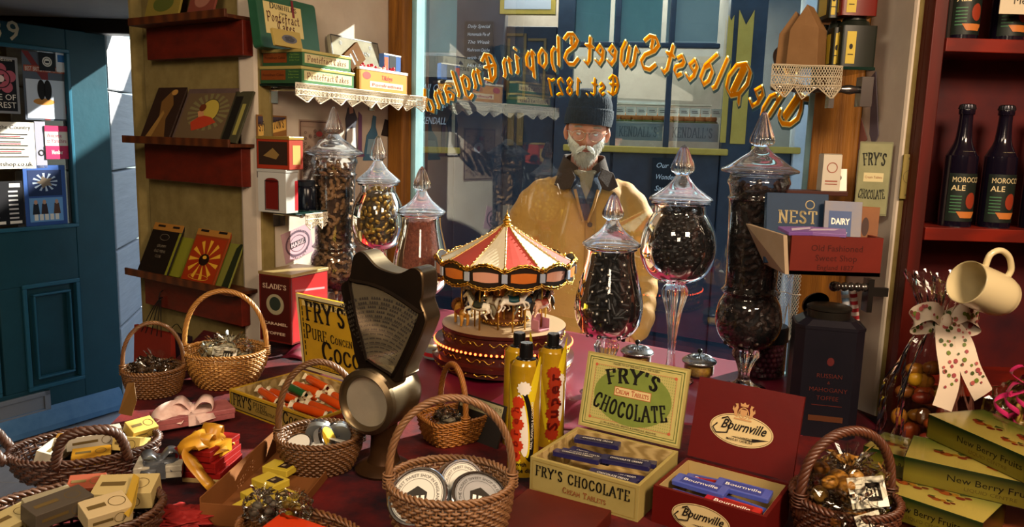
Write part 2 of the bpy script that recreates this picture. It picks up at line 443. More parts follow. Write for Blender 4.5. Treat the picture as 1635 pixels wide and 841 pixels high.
def arc_warp(rad, up=True):
    """bend a baseline onto a circle; rad in metres"""
    def f(x, y):
        if up: a = x / rad; return ((rad + y) * math.sin(a), (rad + y) * math.cos(a) - rad)
        a = x / rad; return ((rad - y) * math.sin(a), rad - (rad - y) * math.cos(a))
    return f
def place(pl, pr, zb):
    """frame of a box from the two pixels of its front lower (or upper) edge on height zb: x along the front, y to the back"""
    a = PZ(*pl, zb); b = PZ(*pr, zb); x = (b - a); L = x.length; x.normalize()
    y = V((0, 0, 1)).cross(x)
    return Matrix(((x.x, y.x, 0, a.x), (x.y, y.y, 0, a.y), (0, 0, 1, zb), (0, 0, 0, 1))), L
# ------------------------------------------------------------------ planes of the place
Hd = PZ(190, 655, 0); Ld = PZ(0, 712, 0)
FD = Fr(Ld, Hd - Ld)                                   # the open shop door
FS = Fr((-1.17, 2.5, 0), (.453, -.30, 0))              # narrow wall with the card ledges
FB = Fr((-.717, 2.2, 0), (.437, .90, 0))               # left side of the window bay
FW = Fr((-.33, 2.7, 0), (.839, -.545, 0))              # shop window
FR = Fr((.836, 1.942, 0), (.016, -.192, 0))            # right side of the bay
FK = Fr((.852, 1.75, 0), (1, -.2, 0))                  # plastered pier beside the shelves
FF = Fr((0, 6.4, 0), (.985, -.14, 0))                  # shop front across the street
TZ, JZ = 1.0, 1.03
PLASTER = mat('5e4f24', .9, h2='8a7a4c', sc=12, amt=.7, bump=.5, bsc=40)
PLW = mat('c8beac', .85, h2='a8988a', sc=5, amt=.8, bump=.3, bsc=30)
NAVY = mat('1c2836', .45, h2='283848', sc=8)
OCHRE = mat('b79c46', .55, h2='a88c38', sc=14)
WOODP = mat('96621f', .55, h2='4c2b0c', sc=7, amt=.5, bump=.5, bsc=60, stretch=(5, 5, .35))
PALEBLUE = mat('6f9aa2', .5, h2='88aeb4', sc=10)

def sbox(name, F, a0, a1, b0, b1, c0, c1, m, **k):
    mb = MB().use(m).tf(F.M); mb.box(a0, a1, b0, b1, c0, c1)
    return struct(mb.build(name, **k))
# floor, ceiling, walls round the room
mfl = mat('a6aeba', .6, h2='c4cad2', sc=5, amt=.8, bump=.4, bsc=20, stretch=(6, .6, 1))
fl = MB().use(mfl)
for i in range(30):
    y = -2.3 + i * .235
    fl.box(-3.3, 1.75, y, y + .23, -.03, 0)
struct(fl.build('floor', bevel=.003))
sbox('ceiling', Fr((0, 0, 2.6), (1, 0, 0), (0, 1, 0)), -3.3, 1.75, -2.3, 2.4, 0, .08, mat('8c7c66', .9))
sbox('wall_back', Fr((0, -2.3, 0), (1, 0, 0)), -3.3, 1.75, 0, 2.6, -.1, 0, mat('6a3c26', .8))
sbox('wall_left', Fr((-3.3, -2.3, 0), (0, 1, 0)), 0, 6.9, 0, 2.6, -.1, 0, mat('71563c', .8))
sbox('wall_right', Fr((1.75, -2.3, 0), (0, 1, 0)), 0, 4.2, 0, 2.6, -.1, 0, mat('5c3020', .8))
# door side: stone jamb, soffit, front wall
JW = Fr(Hd + V((.04, .03, 0)), (-.16, .75, 0))
mj = MB().use(mat('c9cccf', .9, h2='aeb2b6', sc=6, amt=.7, bump=.9, bsc=9, stretch=(.6, .6, 7)))
q0 = FD.o + FD.x * FD.hit(188, 600)[0]
j0 = toz(186, 4.42, 1.0); j1 = toz(224, 5.0, 1.0)
FJ = Fr((j0.x, j0.y, 0), (j1.x - j0.x, j1.y - j0.y, 0))
LJ = math.hypot(j1.x - j0.x, j1.y - j0.y)
mj.tf(FJ.M)
for k in range(5):
    mj.box(0, LJ, k * .45 + (.012 if k else 0), (k + 1) * .45 if k < 4 else 2.14, -.5, 0)
struct(mj.build('trim_1', bevel=.01))
sbox('wall_front', Fr((-3.3, 4.62, 0), (1, 0, 0)), 0, 3.3 + j0.x - .25, 0, 2.6, -.1, 0, mat('71563c', .8))
sf = MB().use(mat('8d8a86', .9, h2='a5a29c', sc=4, amt=.8, bump=.4, bsc=16))
sf.box(-3.3, -1.13, 2.35, 4.6, 2.16, 2.5)
struct(sf.build('ceiling_porch'))
bm_ = MB().use(mat('1b1410', .5)); z0 = 2.10
a = P(180, 46, 4.3); bm_.box(-3.0, -1.16, 4.22, 4.34, 2.085, 2.16)
struct(bm_.build('trim_2', bevel=.008))
# the narrow wall with ledges, its return, and the bay side
LS = (V((-.717, 2.2, 0)) - FS.o).length
sh = MB().use(PLASTER).tf(FS.M); sh.box(0, LS, 0, 2.6, -.06, 0); sh.tf(ID)
sh.box(-1.22, -1.15, 2.52, 4.0, 0, 2.6)
struct(sh.build('wall_ledges', bevel=.012))
LB = (FW.at(-.12, 0) - FB.o).length
sbox('wall_bay_left', FB, 0, LB, 0, 2.6, -.07, 0, PLW, bevel=.01)
# window wall: base, head, posts, pane
sbox('wall_below_window', FW, -.12, 1.39, 0, .95, -.14, 0, PLW)
sbox('wall_above_window', FW, -.2, 1.6, 2.16, 2.6, -.14, 0, PLW)
pm = MB().use(WOODP).tf(FW.M)
pm.box(-.125, -.055, .95, 2.16, -.06, .02)
struct(pm.build('window_post_left', bevel=.006))
pm = MB().use(WOODP).tf(FW.M)
pm.box(1.285, 1.395, .95, 2.16, -.06, .02)
struct(pm.build('window_post_right', bevel=.006))
pm = MB().use(PALEBLUE).tf(FW.M)
pm.box(-.055, -.036, .95, 2.16, -.07, -.02); pm.box(1.262, 1.285, .95, 2.16, -.09, -.02)
pm.box(-.036, 1.262, .95, .99, -.09, -.02); pm.box(-.036, 1.262, 2.1, 2.16, -.09, -.02)
wfr = struct(pm.build('window_frame', bevel=.005))
g = MB().use(GLASS_PANE).tf(FW.M); g.rect(-.036, 1.262, .99, 2.1, -.05)
pane = struct(g.build('window_1'))
sbox('wall_bay_right', FR, 0, .1935, 0, 2.6, -.07, 0, PLW, bevel=.01)
sbox('wall_pier', FK, 0, .045, 0, 2.6, -.07, 0, PLASTER, bevel=.012)

# gilt lettering on the pane, read from the street side
WG = MB(); SHD = MB()
mg = gilt('f6a818', .5); pale = gilt('fff0a8', .5)
edge = mat('39545c', .7)
def on_pane(px, py): return FW.hit(px, py, -.05)
pL, pR, pT = on_pane(683, 186), on_pane(1266, 208), on_pane(948, 102)
# circle through the ends and the crown of the line
def circle3(a, b, c):
    ax, ay, bx, by, cx, cy = *a, *b, *c
    d = 2 * (ax * (by - cy) + bx * (cy - ay) + cx * (ay - by))
    ux = ((ax * ax + ay * ay) * (by - cy) + (bx * bx + by * by) * (cy - ay) + (cx * cx + cy * cy) * (ay - by)) / d
    uy = ((ax * ax + ay * ay) * (cx - bx) + (bx * bx + by * by) * (ax - cx) + (cx * cx + cy * cy) * (bx - ax)) / d
    return V((ux, uy)), math.hypot(ax - ux, ay - uy)
cc, rad = circle3(pL, pT, pR)
aL = math.atan2(pL.x - cc.x, pL.y - cc.y); aR = math.atan2(pR.x - cc.x, pR.y - cc.y)
mid = (aL + aR) / 2
def arcw(x, y):
    a = mid + x / rad; return (cc.x + (rad + y) * math.sin(a), cc.y + (rad + y) * math.cos(a))
LW = rad * (aR - aL)
lt = MB().use(edge).tf(FW.M)
pen_text(lt, 'The Oldest Sweet Shop in England', .090, T(0, 0, -.0465), 'black', (.105, .055, R(38)), width=LW, warp=lambda x, y: arcw(x + .003, y - .004), mirror=True, gap=.06)
lt.use(pale)
pen_text(lt, 'The Oldest Sweet Shop in England', .090, T(0, 0, -.0455), 'black', (.090, .036, R(38)), width=LW, warp=arcw, mirror=True, gap=.06)
lt.use(mg)
pen_text(lt, 'The Oldest Sweet Shop in England', .090, T(0, 0, -.045), 'black', (.066, .014, R(38)), width=LW, warp=arcw, mirror=True, gap=.06)
e0, e1 = on_pane(872, 152), on_pane(988, 152)
lt.use(edge); pen_text(lt, 'Est. 1827', .056, T((e0.x + e1.x) / 2 + .002, e0.y - .003, -.0465), 'black', (.1, .05, R(38)), width=e1.x - e0.x, mirror=True)
lt.use(mg); pen_text(lt, 'Est. 1827', .056, T((e0.x + e1.x) / 2, e0.y, -.045), 'black', (.085, .03, R(38)), width=e1.x - e0.x, mirror=True)
wt = lt.build('window_lettering'); wt.parent = pane

# ------------------------------------------------------------------ the street
st = MB().use(mat('a4a8ae', .8, h2='c0c4c8', sc=6, amt=.7, bump=.5, bsc=14)); st.box(-6, 6, 2.0, 9, -.2, -.1)
struct(st.build('pavement'))
# shop front across the street
fq = lambda px, py, c=0: FF.hit(px, py, c)
def fbox(mb, x0, x1, y0, y1, c0, c1):
    a = fq(x0, (y0 + y1) / 2); b = fq(x1, (y0 + y1) / 2); m_ = (x0 + x1) / 2
    lo, hi = fq(m_, y1).y, fq(m_, y0).y
    mb.box(a.x, b.x, lo, hi, c0, c1)
    return a.x, b.x, lo, hi
TOPZ = 3.1
ff = MB().use(NAVY).tf(FF.M)
def col(x0, x1, c1=.0, c0=-.12, z0=-.1, z1=TOPZ, m=NAVY):
    ff.use(m); a = fq(x0, 240).x; b = fq(x1, 240).x; ff.box(a, b, z0, z1, c0, c1); return a, b
col(300, 600, z1=.9); col(600, 655); col(727, 802, .04); col(884, 910, .04); col(1150, 1208, .05); 
ff.use(mat('c9d0d4', .7, h2='aab2b8', sc=6)); col(1264, 1296, .06, m=ff.mats[-1]); ff.use(NAVY); col(1296, 1700)
for (x0, x1) in ((655, 727), (910, 1150), (1208, 1264)):
    a, b = fq(x0, 240).x, fq(x1, 240).x
    lo = fq((x0 + x1) / 2, 234).y
    ff.use(NAVY).box(a, b, -.1, lo, -.12, .02); ff.box(a, b, 2.75, TOPZ, -.12, .02)
    ff.use(OCHRE).box(a - .05, b + .05, lo - .05, lo, .0, .09)
for x in (977, 1062):
    col(x - 4.5, x + 4.5, .02, -.04)
a, b = fq(910, 70).x, fq(1150, 70).x; zt = fq(1030, 72).y
ff.use(NAVY).box(a, b, zt - .02, zt + .02, -.04, .02)
facade = struct(ff.build('opposite_shopfront', bevel=.01))
ri = MB().use(mat('6d6458', .9, h2='8d8478', sc=3)).tf(FF.M)
RL = fq(600, 240).x; ri.box(RL, 4.5, -.1, TOPZ, -1.5, -1.4); ri.box(RL, 4.5, -.12, -.1, -1.4, -.1); ri.box(RL, 4.5, TOPZ, TOPZ + .1, -1.5, 0)
struct(ri.build('opposite_shop_room'))
up = MB().use(mat('8b7d64', .9, h2='9c9078', sc=4, amt=.8, bump=.4)).tf(FF.M)
up.box(-9, -4.5, -.1, .9, -1.5, -.02); up.box(4.5, 9, -.1, TOPZ, -1.5, -.02)
struct(up.build('street_buildings'))
# blinds behind the upper panes
TEAL = mat('44908a', .7, h2='62aaa0', sc=3, stretch=(1, 14, 1), amt=.6)
PALEB = mat('8fa39e', .7, h2='a7b5ae', sc=3)
for i, (x0, x1, y0, y1, m, lb) in enumerate(((662, 727, -20, 84, TEAL, 'teal roller blind in the window beside the long chalkboard across the street'),
        (911, 974, -20, 66, TEAL, 'teal roller blind in the first pane right of the yellow-framed door sign'),
        (981, 1058, -20, 66, TEAL, 'teal roller blind over the middle pane of the shop window opposite'),
        (1066, 1150, -20, 66, PALEB, 'pale grey roller blind in the right pane opposite, beside yellow ribbon sign'))):
    mb = MB().use(m).tf(FF.M); a, b, lo, hi = fbox(mb, x0, x1, y0, y1, -.10, -.09)
    t = tag(mb.build('roller_blind'), lb, 'blind', 'roller blinds across the street')
    mb = MB().use(WHITE).tf(FF.M); mb.box(a, b, lo - .015, lo + .01, -.105, -.085); mb.build('bottom_bar', t)
for x0, x1 in ((655, 727), (910, 1150), (1208, 1264)):
    a, b = fq(x0, 240).x, fq(x1, 240).x; lo = fq((x0 + x1) / 2, 234).y
    g = MB().use(GLASS_PANE).tf(FF.M); g.rect(a, b, lo, 2.75, -.03); struct(g.build('window_%d' % (2 if x0 == 655 else 3 if x0 == 910 else 4)))
# door across the street
d = MB().use(NAVY).tf(FF.M)
fbox(d, 802, 884, 40, 330, -.14, -.06)
dr = struct(d.build('door_2', bevel=.01))
tan = mat('6d5836', .6)
d = MB().use(tan).tf(FF.M)
for r_ in ((808, 834, 52, 56), (834, 838, 52, 158), (812, 838, 154, 158), (808, 812, 60, 158), (842, 868, 60, 64), (866, 870, 60, 158), (809, 819, 180, 232), (824, 834, 180, 232)):
    fbox(d, *r_, -.06, -.045)
d.build('door_moulding', dr)
ds = MB().use(OCHRE).tf(FF.M)
a, b, lo, hi = fbox(ds, 800, 888, -14, 24, -.02, .05)
ds.use(mat('b4b8bc', .5)).box(a + .035, b - .035, lo + .035, hi - .03, .05, .054)
tag(ds.build('transom_sign', bevel=.006), 'white panel in a yellow frame above the door across the street', 'sign')
# chalkboards
CH = mat('10171c', .8, h2='1b2730', sc=12)
def chalk(px0, px1, py0, py1, lines, lb, w=.8):
    mb = MB().use(CH).tf(FF.M); a, b, lo, hi = fbox(mb, px0, px1, py0, py1, .05, .07)
    mb.use(mat('c9d2d6', .8)); n = len(lines); h = (hi - lo) / (n + .3)
    for i, s in enumerate(lines):
        sans(mb, s, h * .62, T((a + b) / 2, hi - h * (i + .85), .072), width=(b - a) * w, shear=.3)
    return tag(mb.build('chalkboard'), lb, 'chalkboard', 'chalkboards across the street')
chalk(744, 789, 36, 114, ['Daily Special', 'Homemade Pie of', 'The Week', 'Mushroom Quiche', 'with Salad', 'Hot Soup'], 'tall chalkboard with the daily specials on the pilaster left of the opposite door')
chalk(668, 724, 124, 210, ['All Our', 'Pies made at', 'KENDALL'], 'chalkboard standing low in the opposite left window, above the yellow ledge', .7)
chalk(1040, 1092, 252, 312, ['Our Pies', 'Wonderful', 'Sausages'], 'chalkboard on the dark panel below the opposite window, right of the man')
# ribbon signs
def ribbon(x0, x1, y0, y1, lb):
    mb = MB().use(OCHRE).tf(FF.M); a, b = fq(x0, y0).x, fq(x1, y0).x; lo, hi = fq((x0 + x1) / 2, y1).y, fq((x0 + x1) / 2, y0).y
    mb.tf(FF.M @ T(0, 0, .055)).prism([(a, lo), (b, lo), (b, hi), ((a + b) / 2, hi - (b - a)), (a, hi)], 0, .012)
    tag(mb.build('ribbon_sign'), lb, 'sign', 'ochre ribbons across the street')
ribbon(1179, 1203, 18, 230, 'broad ochre swallow-tailed ribbon on the dark pilaster across the street')
ribbon(1162, 1171, 26, 228, 'thin ochre ribbon just left of the broad swallow-tailed one opposite')
# display in the opposite window
mb = MB().use(mat('d8dcdc', .4)).tf(FF.M)
fr0 = MB().use(mat('aeb8bc', .5, h2='97a2a8', sc=8)).tf(FF.M)
A = fbox(fr0, 981, 1058, 197, 224, -.05, -.04); B = fbox(fr0, 1066, 1148, 197, 226, -.05, -.04)
fr0.use(mat('6f7c84', .5))
for q in (A, B): pen_text(fr0, "KENDALL'S", .075, T((q[0] + q[1]) / 2, q[2] + .03, -.038), width=(q[1] - q[0]) * .8)
tag(fr0.build('window_film'), 'frosted lettered strip along the foot of the shop window opposite', 'window film')
sh_ = MB().use(mat('b8b4a8', .5)).tf(FF.M)
SHT = fbox(sh_, 915, 1148, 194, 197, -.6, -.06)[3]; fbox(sh_, 915, 1148, 160, 162, -.7, -.5)
tag(sh_.build('display_shelf'), 'white display shelf of pastries inside the shop window opposite', 'shelf')
pst = MB().use(mat('8c5a26', .6, h2='6a3c14', sc=20)); pst.ball((0, 0, .035), (.07, .05, .04), 10, 6)
pst.use(mat('3e4a20', .8)); pst.ball((0, 0, .008), (.08, .06, .014), 10, 5)
tk = MB().use(PAPER); tk.tf(UPM).rect(-.03, .03, 0, .05); tk.use(INK).rect(-.02, .02, .02, .024, .0005); tk.rect(-.02, .015, .03, .034, .0005)
p0 = None
for i in range(13):
    px = 930 + i * 17.5; c = FF.at(fq(px, 190).x, SHT + .002, -.25)
    if p0 is None:
        p0 = pst.build('pastry', smooth=True); t0 = tk.build('price_ticket')
        o, t = p0, t0
    else:
        o, t = p0.copy(), t0.copy(); C.objects.link(o); C.objects.link(t)
    o.matrix_world = T(c) @ SC(.75, .75, 1); t.matrix_world = T(c + V((.02, -.09, .05))) @ SC(1.3, 1.3, 1.3)
    tag(o, 'golden pastry on the display shelf inside the shop window opposite', 'pastry', 'pastries across the street')
    tag(t, 'small white price ticket standing before the pastries opposite', 'price ticket', 'tickets across the street')
lo_ = bpy.data.lights.new('opposite_fill_lamp', 'AREA'); lo_.energy = 110; lo_.size = 2; lo_.color = (1, .93, .84)  # unseen lamp added to brighten the interior behind the opposite panes
oo = bpy.data.objects.new('opposite_fill_lamp', lo_); C.objects.link(oo); oo.location = FF.at(.8, 2.95, -.8)

# ------------------------------------------------------------------ the shop door
DM = mat('22505e', .4, h2='1a3e4a', sc=6, amt=.8, bump=.25, bsc=30)
h = FD.hit
W0 = h(190, 500).x
def dr_(px, py): return h(px, py)
zt = 2.09
gx1 = h(110, 200).x; gz0, gz1 = h(100, 360).y, h(100, 82).y
x_out = -.30                     # the door runs on beyond the picture
d = MB().use(DM).tf(FD.M)
st0 = h(118, 300).x
d.box(st0, W0, 0.03, zt, -.045, 0)                       # hinge stile
d.box(x_out, st0, gz1, zt, -.045, 0)                     # top rail
zr = h(60, 455).y; zb = h(90, 612).y
d.box(x_out, st0, zr, gz0, -.045, 0)                     # lock rail
d.box(x_out, st0, .03, zb, -.045, 0)                     # bottom rail
pa, pb = h(38, 520).x, h(130, 520).x
mx = h(22, 520).x
d.box(h(0, 500).x + .0, pa, zb, zr, -.045, 0)
d.box(x_out, h(0, 500).x, zb, zr, -.045, -.02)
d.box(pa, st0 + .0, zb, zr, -.045, -.022)
door = struct(d.build('door_1', bevel=.004))
mo = MB().use(mat('2a6076', .3)).tf(FD.M)
def mould(x0, x1, z0, z1, w=.022):
    for (a0, a1, b0, b1) in ((x0, x1, z0, z0 + w), (x0, x1, z1 - w, z1), (x0, x0 + w, z0 + w, z1 - w), (x1 - w, x1, z0 + w, z1 - w)):
        mo.box(a0, a1, b0, b1, -.02, .012)
mould(pa, pb + .0, zb - .01, zr + .01); mould(pa + .05, pb - .05, zb + .045, zr - .045, .012)
mould(x_out, st0 + .012, gz0 - .012, gz1 + .012, .02); mould(x_out, h(0, 500).x - .02, zb, zr)
mo.build('panel_moulding', door, bevel=.004)
wb = MB().use(mat('4a78a4', .4, h2='6a96bc', sc=8)).tf(FD.M)
wb.tf(FD.M @ T(x_out, .0, 0) @ Matrix(((0, 0, 1, 0), (0, 1, 0, 0), (1, 0, 0, 0), (0, 0, 0, 1)))).prism([(0, .02), (.05, .02), (.05, .05), (.02, .12), (0, .14)], 0, W0 - x_out - .02)
wb.build('weather_bar', door, bevel=.003)
gp = MB().use(GLASS_PANE).tf(FD.M); gp.rect(x_out, st0, gz0, gz1, -.02); gp.build('door_glass', door)
lb = MB().use(mat('8f959c', .4, .4)).tf(FD.M)
l0, l1 = h(0, 640).x - .12, h(79, 640).x; z0, z1 = h(60, 662).y, h(60, 626).y
lb.box(l0, l1, z0, z0 + .025, 0, .015); lb.box(l0, l1, z1 - .025, z1, 0, .015); lb.box(l1 - .03, l1, z0, z1, 0, .015); lb.box(l0, l1 - .03, z0 + .025, z1 - .025, 0, .006)
lb.build('letterbox', door, bevel=.003)
nm = MB().use(mat('cfc6a8', .4)).tf(FD.M); c = h(12, 63)
for s_, x in (('3', -.055), ('9', .025)): sans(nm, s_, .13, T(c.x + x, c.y, .003), bold=.01)
nm.build('house_number', door)
# everything stuck to the door glass
def notice(x0, x1, y0, y1, m, lb, draw=None, name='window_notice', cat='notice', z=-.012):
    a = h((x0 + x1) / 2, y1).y; b = h((x0 + x1) / 2, y0).y; xa = h(x0, (y0 + y1) / 2).x; xb = h(x1, (y0 + y1) / 2).x
    M = FD.M @ T((xa + xb) / 2, (a + b) / 2, z)
    mb = MB().use(m); W, H = (xb - xa) / 2, (b - a) / 2
    mb.box(-W, W, -H, H, -.0012, 0)
    mb.tf(T(0, 0, .0008))
    if draw: draw(mb, W, H)
    mb.tf(ID)
    o = mb.build(name, M=None); o.matrix_world = M
    return tag(o, lb, cat)
def rose(mb, W, H):
    mb.use(mat('8d9299', .5)).frame(-W, W, -H, H, .012)
    mb.use(mat('b05a6c', .5))
    for i in range(5):
        a = i * 2 * PI / 5 + .3; mb.disc(W * .35 + .046 * math.cos(a), H * .22 + .046 * math.sin(a), .028, .028, .0002 * i)
    mb.use(mat('16161c', .5)); mb.ring(W * .35, H * .22, .045, .045, .005, .002)
    mb.use(mat('e0cfcf', .5)); mb.disc(W * .35, H * .22, .016, .016, .0022)
    mb.use(PAPER); sans(mb, 'PLACE OF', .04, T(W * .86, -H * .52, .0003), 'r'); sans(mb, 'INTEREST', .04, T(W * .86, -H * .8, .0003), 'r'); sans(mb, 'england.com', .022, T(W * .8, H * .85, .0003), 'r')
notice(-60, 32, 88, 180, mat('14141a', .5), 'black notice with a pink rose and PLACE OF INTEREST on the door glass', rose)
def badge(mb, W, H):
    mb.use(PAPER); mb.ring(0, 0, W * .62, W * .62, .006); mb.disc(0, 0, W * .4, W * .4); mb.use(mat('14141a', .5)); mb.rect(-W * .25, W * .25, -.006, .004, .0003)
notice(64, 89, 84, 113, mat('14141a', .5), 'black square sticker with a white round badge at the top of the door glass', badge, 'sticker', 'sticker', z=-.009)
notice(91, 108, 84, 115, mat('dfe6ee', .5), 'white sticker with a small blue square beside the round badge sticker', lambda mb, W, H: mb.use(mat('2d6fb4', .5)).rect(-W * .7, W * .7, -.0, H * .75), 'sticker', 'sticker', z=-.009)
def heroes(mb, W, H):
    mb.use(mat('7b2a2c', .5)); mb.poly([(-W, H), (-W * .7, H), (W, -H * .6), (W, -H * .85)]); mb.rect(-W * .1, W * .15, -H, H, .0002)
    mb.use(mat('a84c34', .5)); mb.rect(-W * .95, W * .95, H * .42, H * .6, .0004)
    mb.use(PAPER); sans(mb, 'BEST BRITISH HIGH STREET', .03, T(0, H * .44, .0008), width=W * 1.8)
    mb.use(mat('c9d7e6', .5)); mb.rect(-W * .9, W * .9, -H * .95, H * .2, .0005); mb.use(mat('c98a3c', .5)); mb.disc(-W * .1, -H * .45, W * .5, H * .1, .0008)
    mb.use(INK); mb.disc(-W * .2, -H * .1, .02, .05, .001); mb.disc(W * .1, -H * .1, .02, .05, .001)
notice(40, 108, 84, 192, mat('56606e', .5), 'flag-striped poster with a red headline band on the door glass', heroes, 'poster', 'poster', z=-.014)
def plist(mb, W, H):
    mb.use(INK); sans(mb, 'Best Shop in the Country', .028, T(0, H * .7, 0), width=W * 1.8)
    for i in range(7): mb.rect(-W * .8, W * (.8 - .1 * (i % 3)), H * (.45 - i * .16), H * (.45 - i * .16) + .006)
    mb.use(mat('a02c3c', .5))
    for i in range(3): mb.rect(-W * .9, W * .6, H * (.37 - i * .32), H * (.37 - i * .32) + .005)
    mb.use(INK); sans(mb, 'oldestsweetshop.co.uk', .03, T(0, -H * .88, 0), width=W * 1.8)
notice(-60, 58, 194, 270, PAPER, 'white printed list headed Shop in the Country on the door glass', plist)
notice(59, 76, 194, 268, mat('9a9cac', .6), 'narrow grey leaflet with a small round mark beside the white list', lambda mb, W, H: mb.use(INK).ring(0, -H * .35, W * .6, W * .6, .006))
def york(mb, W, H):
    mb.use(mat('c72a5c', .5)); mb.rect(-W, W, H * .66, H, 0); mb.rect(-W, W, -H, -H * .2, 0)
    mb.use(mat('b83a68', .5)); sans(mb, 'Welcome', .03, T(-W * .85, H * .3, 0), 'l', width=W * 1.3); sans(mb, 'to Yorkshire', .03, T(-W * .85, -H * .02, 0), 'l', width=W * 1.7)
    mb.use(PAPER); sans(mb, 'Member', .03, T(0, -H * .7, .0004), width=W * 1.0, bold=.01)
notice(74, 110, 201, 254, PAPER, 'pink and white sticker reading Member on the door glass', york, 'sticker', 'sticker', z=-.009)
def hours(mb, W, H):
    mb.use(mat('c9c9c9', .5))
    for i, s_ in enumerate(('Monday', 'Tuesday', 'Wednesday', 'Thursday', 'Friday', 'Saturday', 'Sunday')):
        sans(mb, s_, .024, T(W * .1, H * (.5 - i * .2), 0), 'r'); mb.rect(W * .45, W * .8, H * (.5 - i * .2), H * (.5 - i * .2) + .008)
    mb.use(PAPER); mb.rect(W * .5, W * .9, H * .72, H * .9); mb.rect(-W * .2, W * .3, -H * .93, -H * .8); mb.rect(W * .45, W * .9, -H * .93, -H * .8)
notice(-50, 40, 290, 362, mat('101116', .5), 'black opening hours notice listing the weekdays at the foot of the glass', hours)
def broch(mb, W, H):
    mb.use(mat('1c2f58', .5)); mb.rect(-W * .8, W * .8, H * .0, H * .85)
    mb.use(mat('bcd0e6', .5))
    for i in range(12):
        a = i * PI / 6; mb.poly([(.0, H * .45), (W * .6 * math.cos(a), H * .45 + H * .3 * math.sin(a)), (W * .6 * math.cos(a + .2), H * .45 + H * .3 * math.sin(a + .2))], .0003)
    mb.use(mat('8a7a66', .5)); mb.poly([(W * .42 * math.cos(a) * (1 if k % 2 else .55), H * .45 + H * .22 * math.sin(a) * (1 if k % 2 else .55)) for k, a in enumerate([i * PI / 5 for i in range(10)])], .0006)
    mb.use(mat('6fa4d8', .5)); mb.rect(-W * .8, W * .8, -H * .85, -H * .06, .0002)
    for x, c_ in ((-W * .5, '20242c'), (-.01, '3a2a2c'), (W * .5, '5c4030')):
        mb.use(mat(c_, .6)); mb.poly([(x - .018, -H * .6), (x + .018, -H * .6), (x + .012, -H * .25), (x - .012, -H * .25)], .0006); mb.use(mat('c49a80', .6)); mb.disc(x, -H * .2, .009, .012, .0007, 10)
    mb.use(PAPER)
    for i in range(5): mb.rect(-W * .6 + i * W * .25, -W * .42 + i * W * .25, -H * .8, -H * .6, .0008)
notice(41, 108, 264, 361, mat('33589c', .5), 'blue brochure poster with a star burst above three small figures', broch, 'poster', 'poster')

# ------------------------------------------------------------------ table and cloths
tl = [PZ(215, 640, TZ), PZ(50, 800, TZ)]
e1_ = tl[1] + (tl[1] - tl[0]) * .8
tp = MB().use(mat('0d0610', .75, h2='5c100e', sc=8, amt=.26, bump=.3, bsc=90))
corner_a = FS.at(LS * .55, 0, .02); corner_b = FS.at(LS, 0, .02)
poly = [(tl[0].x, tl[0].y), (e1_.x, .75), (1.25, .75), (1.25, 1.62), (.95, 1.66), (.84, 1.72), FW.at(1.26, 0, .03)[:2], FW.at(-.1, 0, .03)[:2], (corner_b.x + .02, corner_b.y), (corner_a.x, corner_a.y)]
tp.prism(poly, TZ - .03, TZ)
tbl = thing('display_table', 'large display table under a dark purple cloth filling the window bay', 'table')
o = tp.build('table_top', tbl)
for x, y in ((-.8, .9), (1.15, .9), (1.15, 1.5), (-.6, 2.0)):
    mb = MB().use(mat('2a1710', .5)); mb.box(x - .03, x + .03, y - .03, y + .03, 0, TZ - .03); mb.build('leg', tbl)
SATIN = mat('4c0a20', .36, h2='6c1028', sc=4, amt=.8, spec=.7)
def satin(u, v):
    # u across, v from the front edge to the window
    fx = -.62 + 1.44 * u
    fy = 1.60 + .45 * max(0, 1 - u * 2.6) + .03 * math.sin(u * 21)
    bx, by = FW.at(-.06 + 1.26 * u, 0, .035)[:2]
    x = fx + (bx - fx) * v; y = fy + (by - fy) * v
    k = max(0, 1 - v * 2.2)
    z = JZ - .0015 - .020 * max(0, 1 - v * 6) - k * .015 + k * (.009 * math.sin(u * 57 + 3 * math.sin(v * 5)) + .006 * math.sin(u * 23 + v * 9))
    return (x, y, max(z, TZ + .002) - .001)
mb = MB().use(SATIN).grid(satin, 190, 40)
o = mb.build('satin_cloth', smooth=True); tag(o, 'burgundy satin cloth spread in folds under the jars along the window', 'cloth')
sd = o.modifiers.new('t', 'SOLIDIFY'); sd.thickness = .001; sd.offset = -1
# ------------------------------------------------------------------ footed sweet jars
def rad_at(prof, z):
    for (r0, z0), (r1, z1) in zip(prof, prof[1:]):
        if z0 <= z <= z1 and z1 > z0: return r0 + (r1 - r0) * (z - z0) / (z1 - z0)
    return prof[0][0] if z < prof[0][1] else prof[-1][0]
def smooth_prof(p, k=5):
    out = []
    n = len(p)
    for i in range(n - 1):
        a, b, c, d = p[max(i - 1, 0)], p[i], p[i + 1], p[min(i + 2, n - 1)]
        for j in range(k):
            t = j / k
            f = lambda m: .5 * (2 * b[m] + (c[m] - a[m]) * t + (2 * a[m] - 5 * b[m] + 4 * c[m] - d[m]) * t * t + (3 * b[m] - a[m] - 3 * c[m] + d[m]) * t ** 3)
            out.append((max(f(0), .001), f(1)))
    out.append(p[-1]); return out
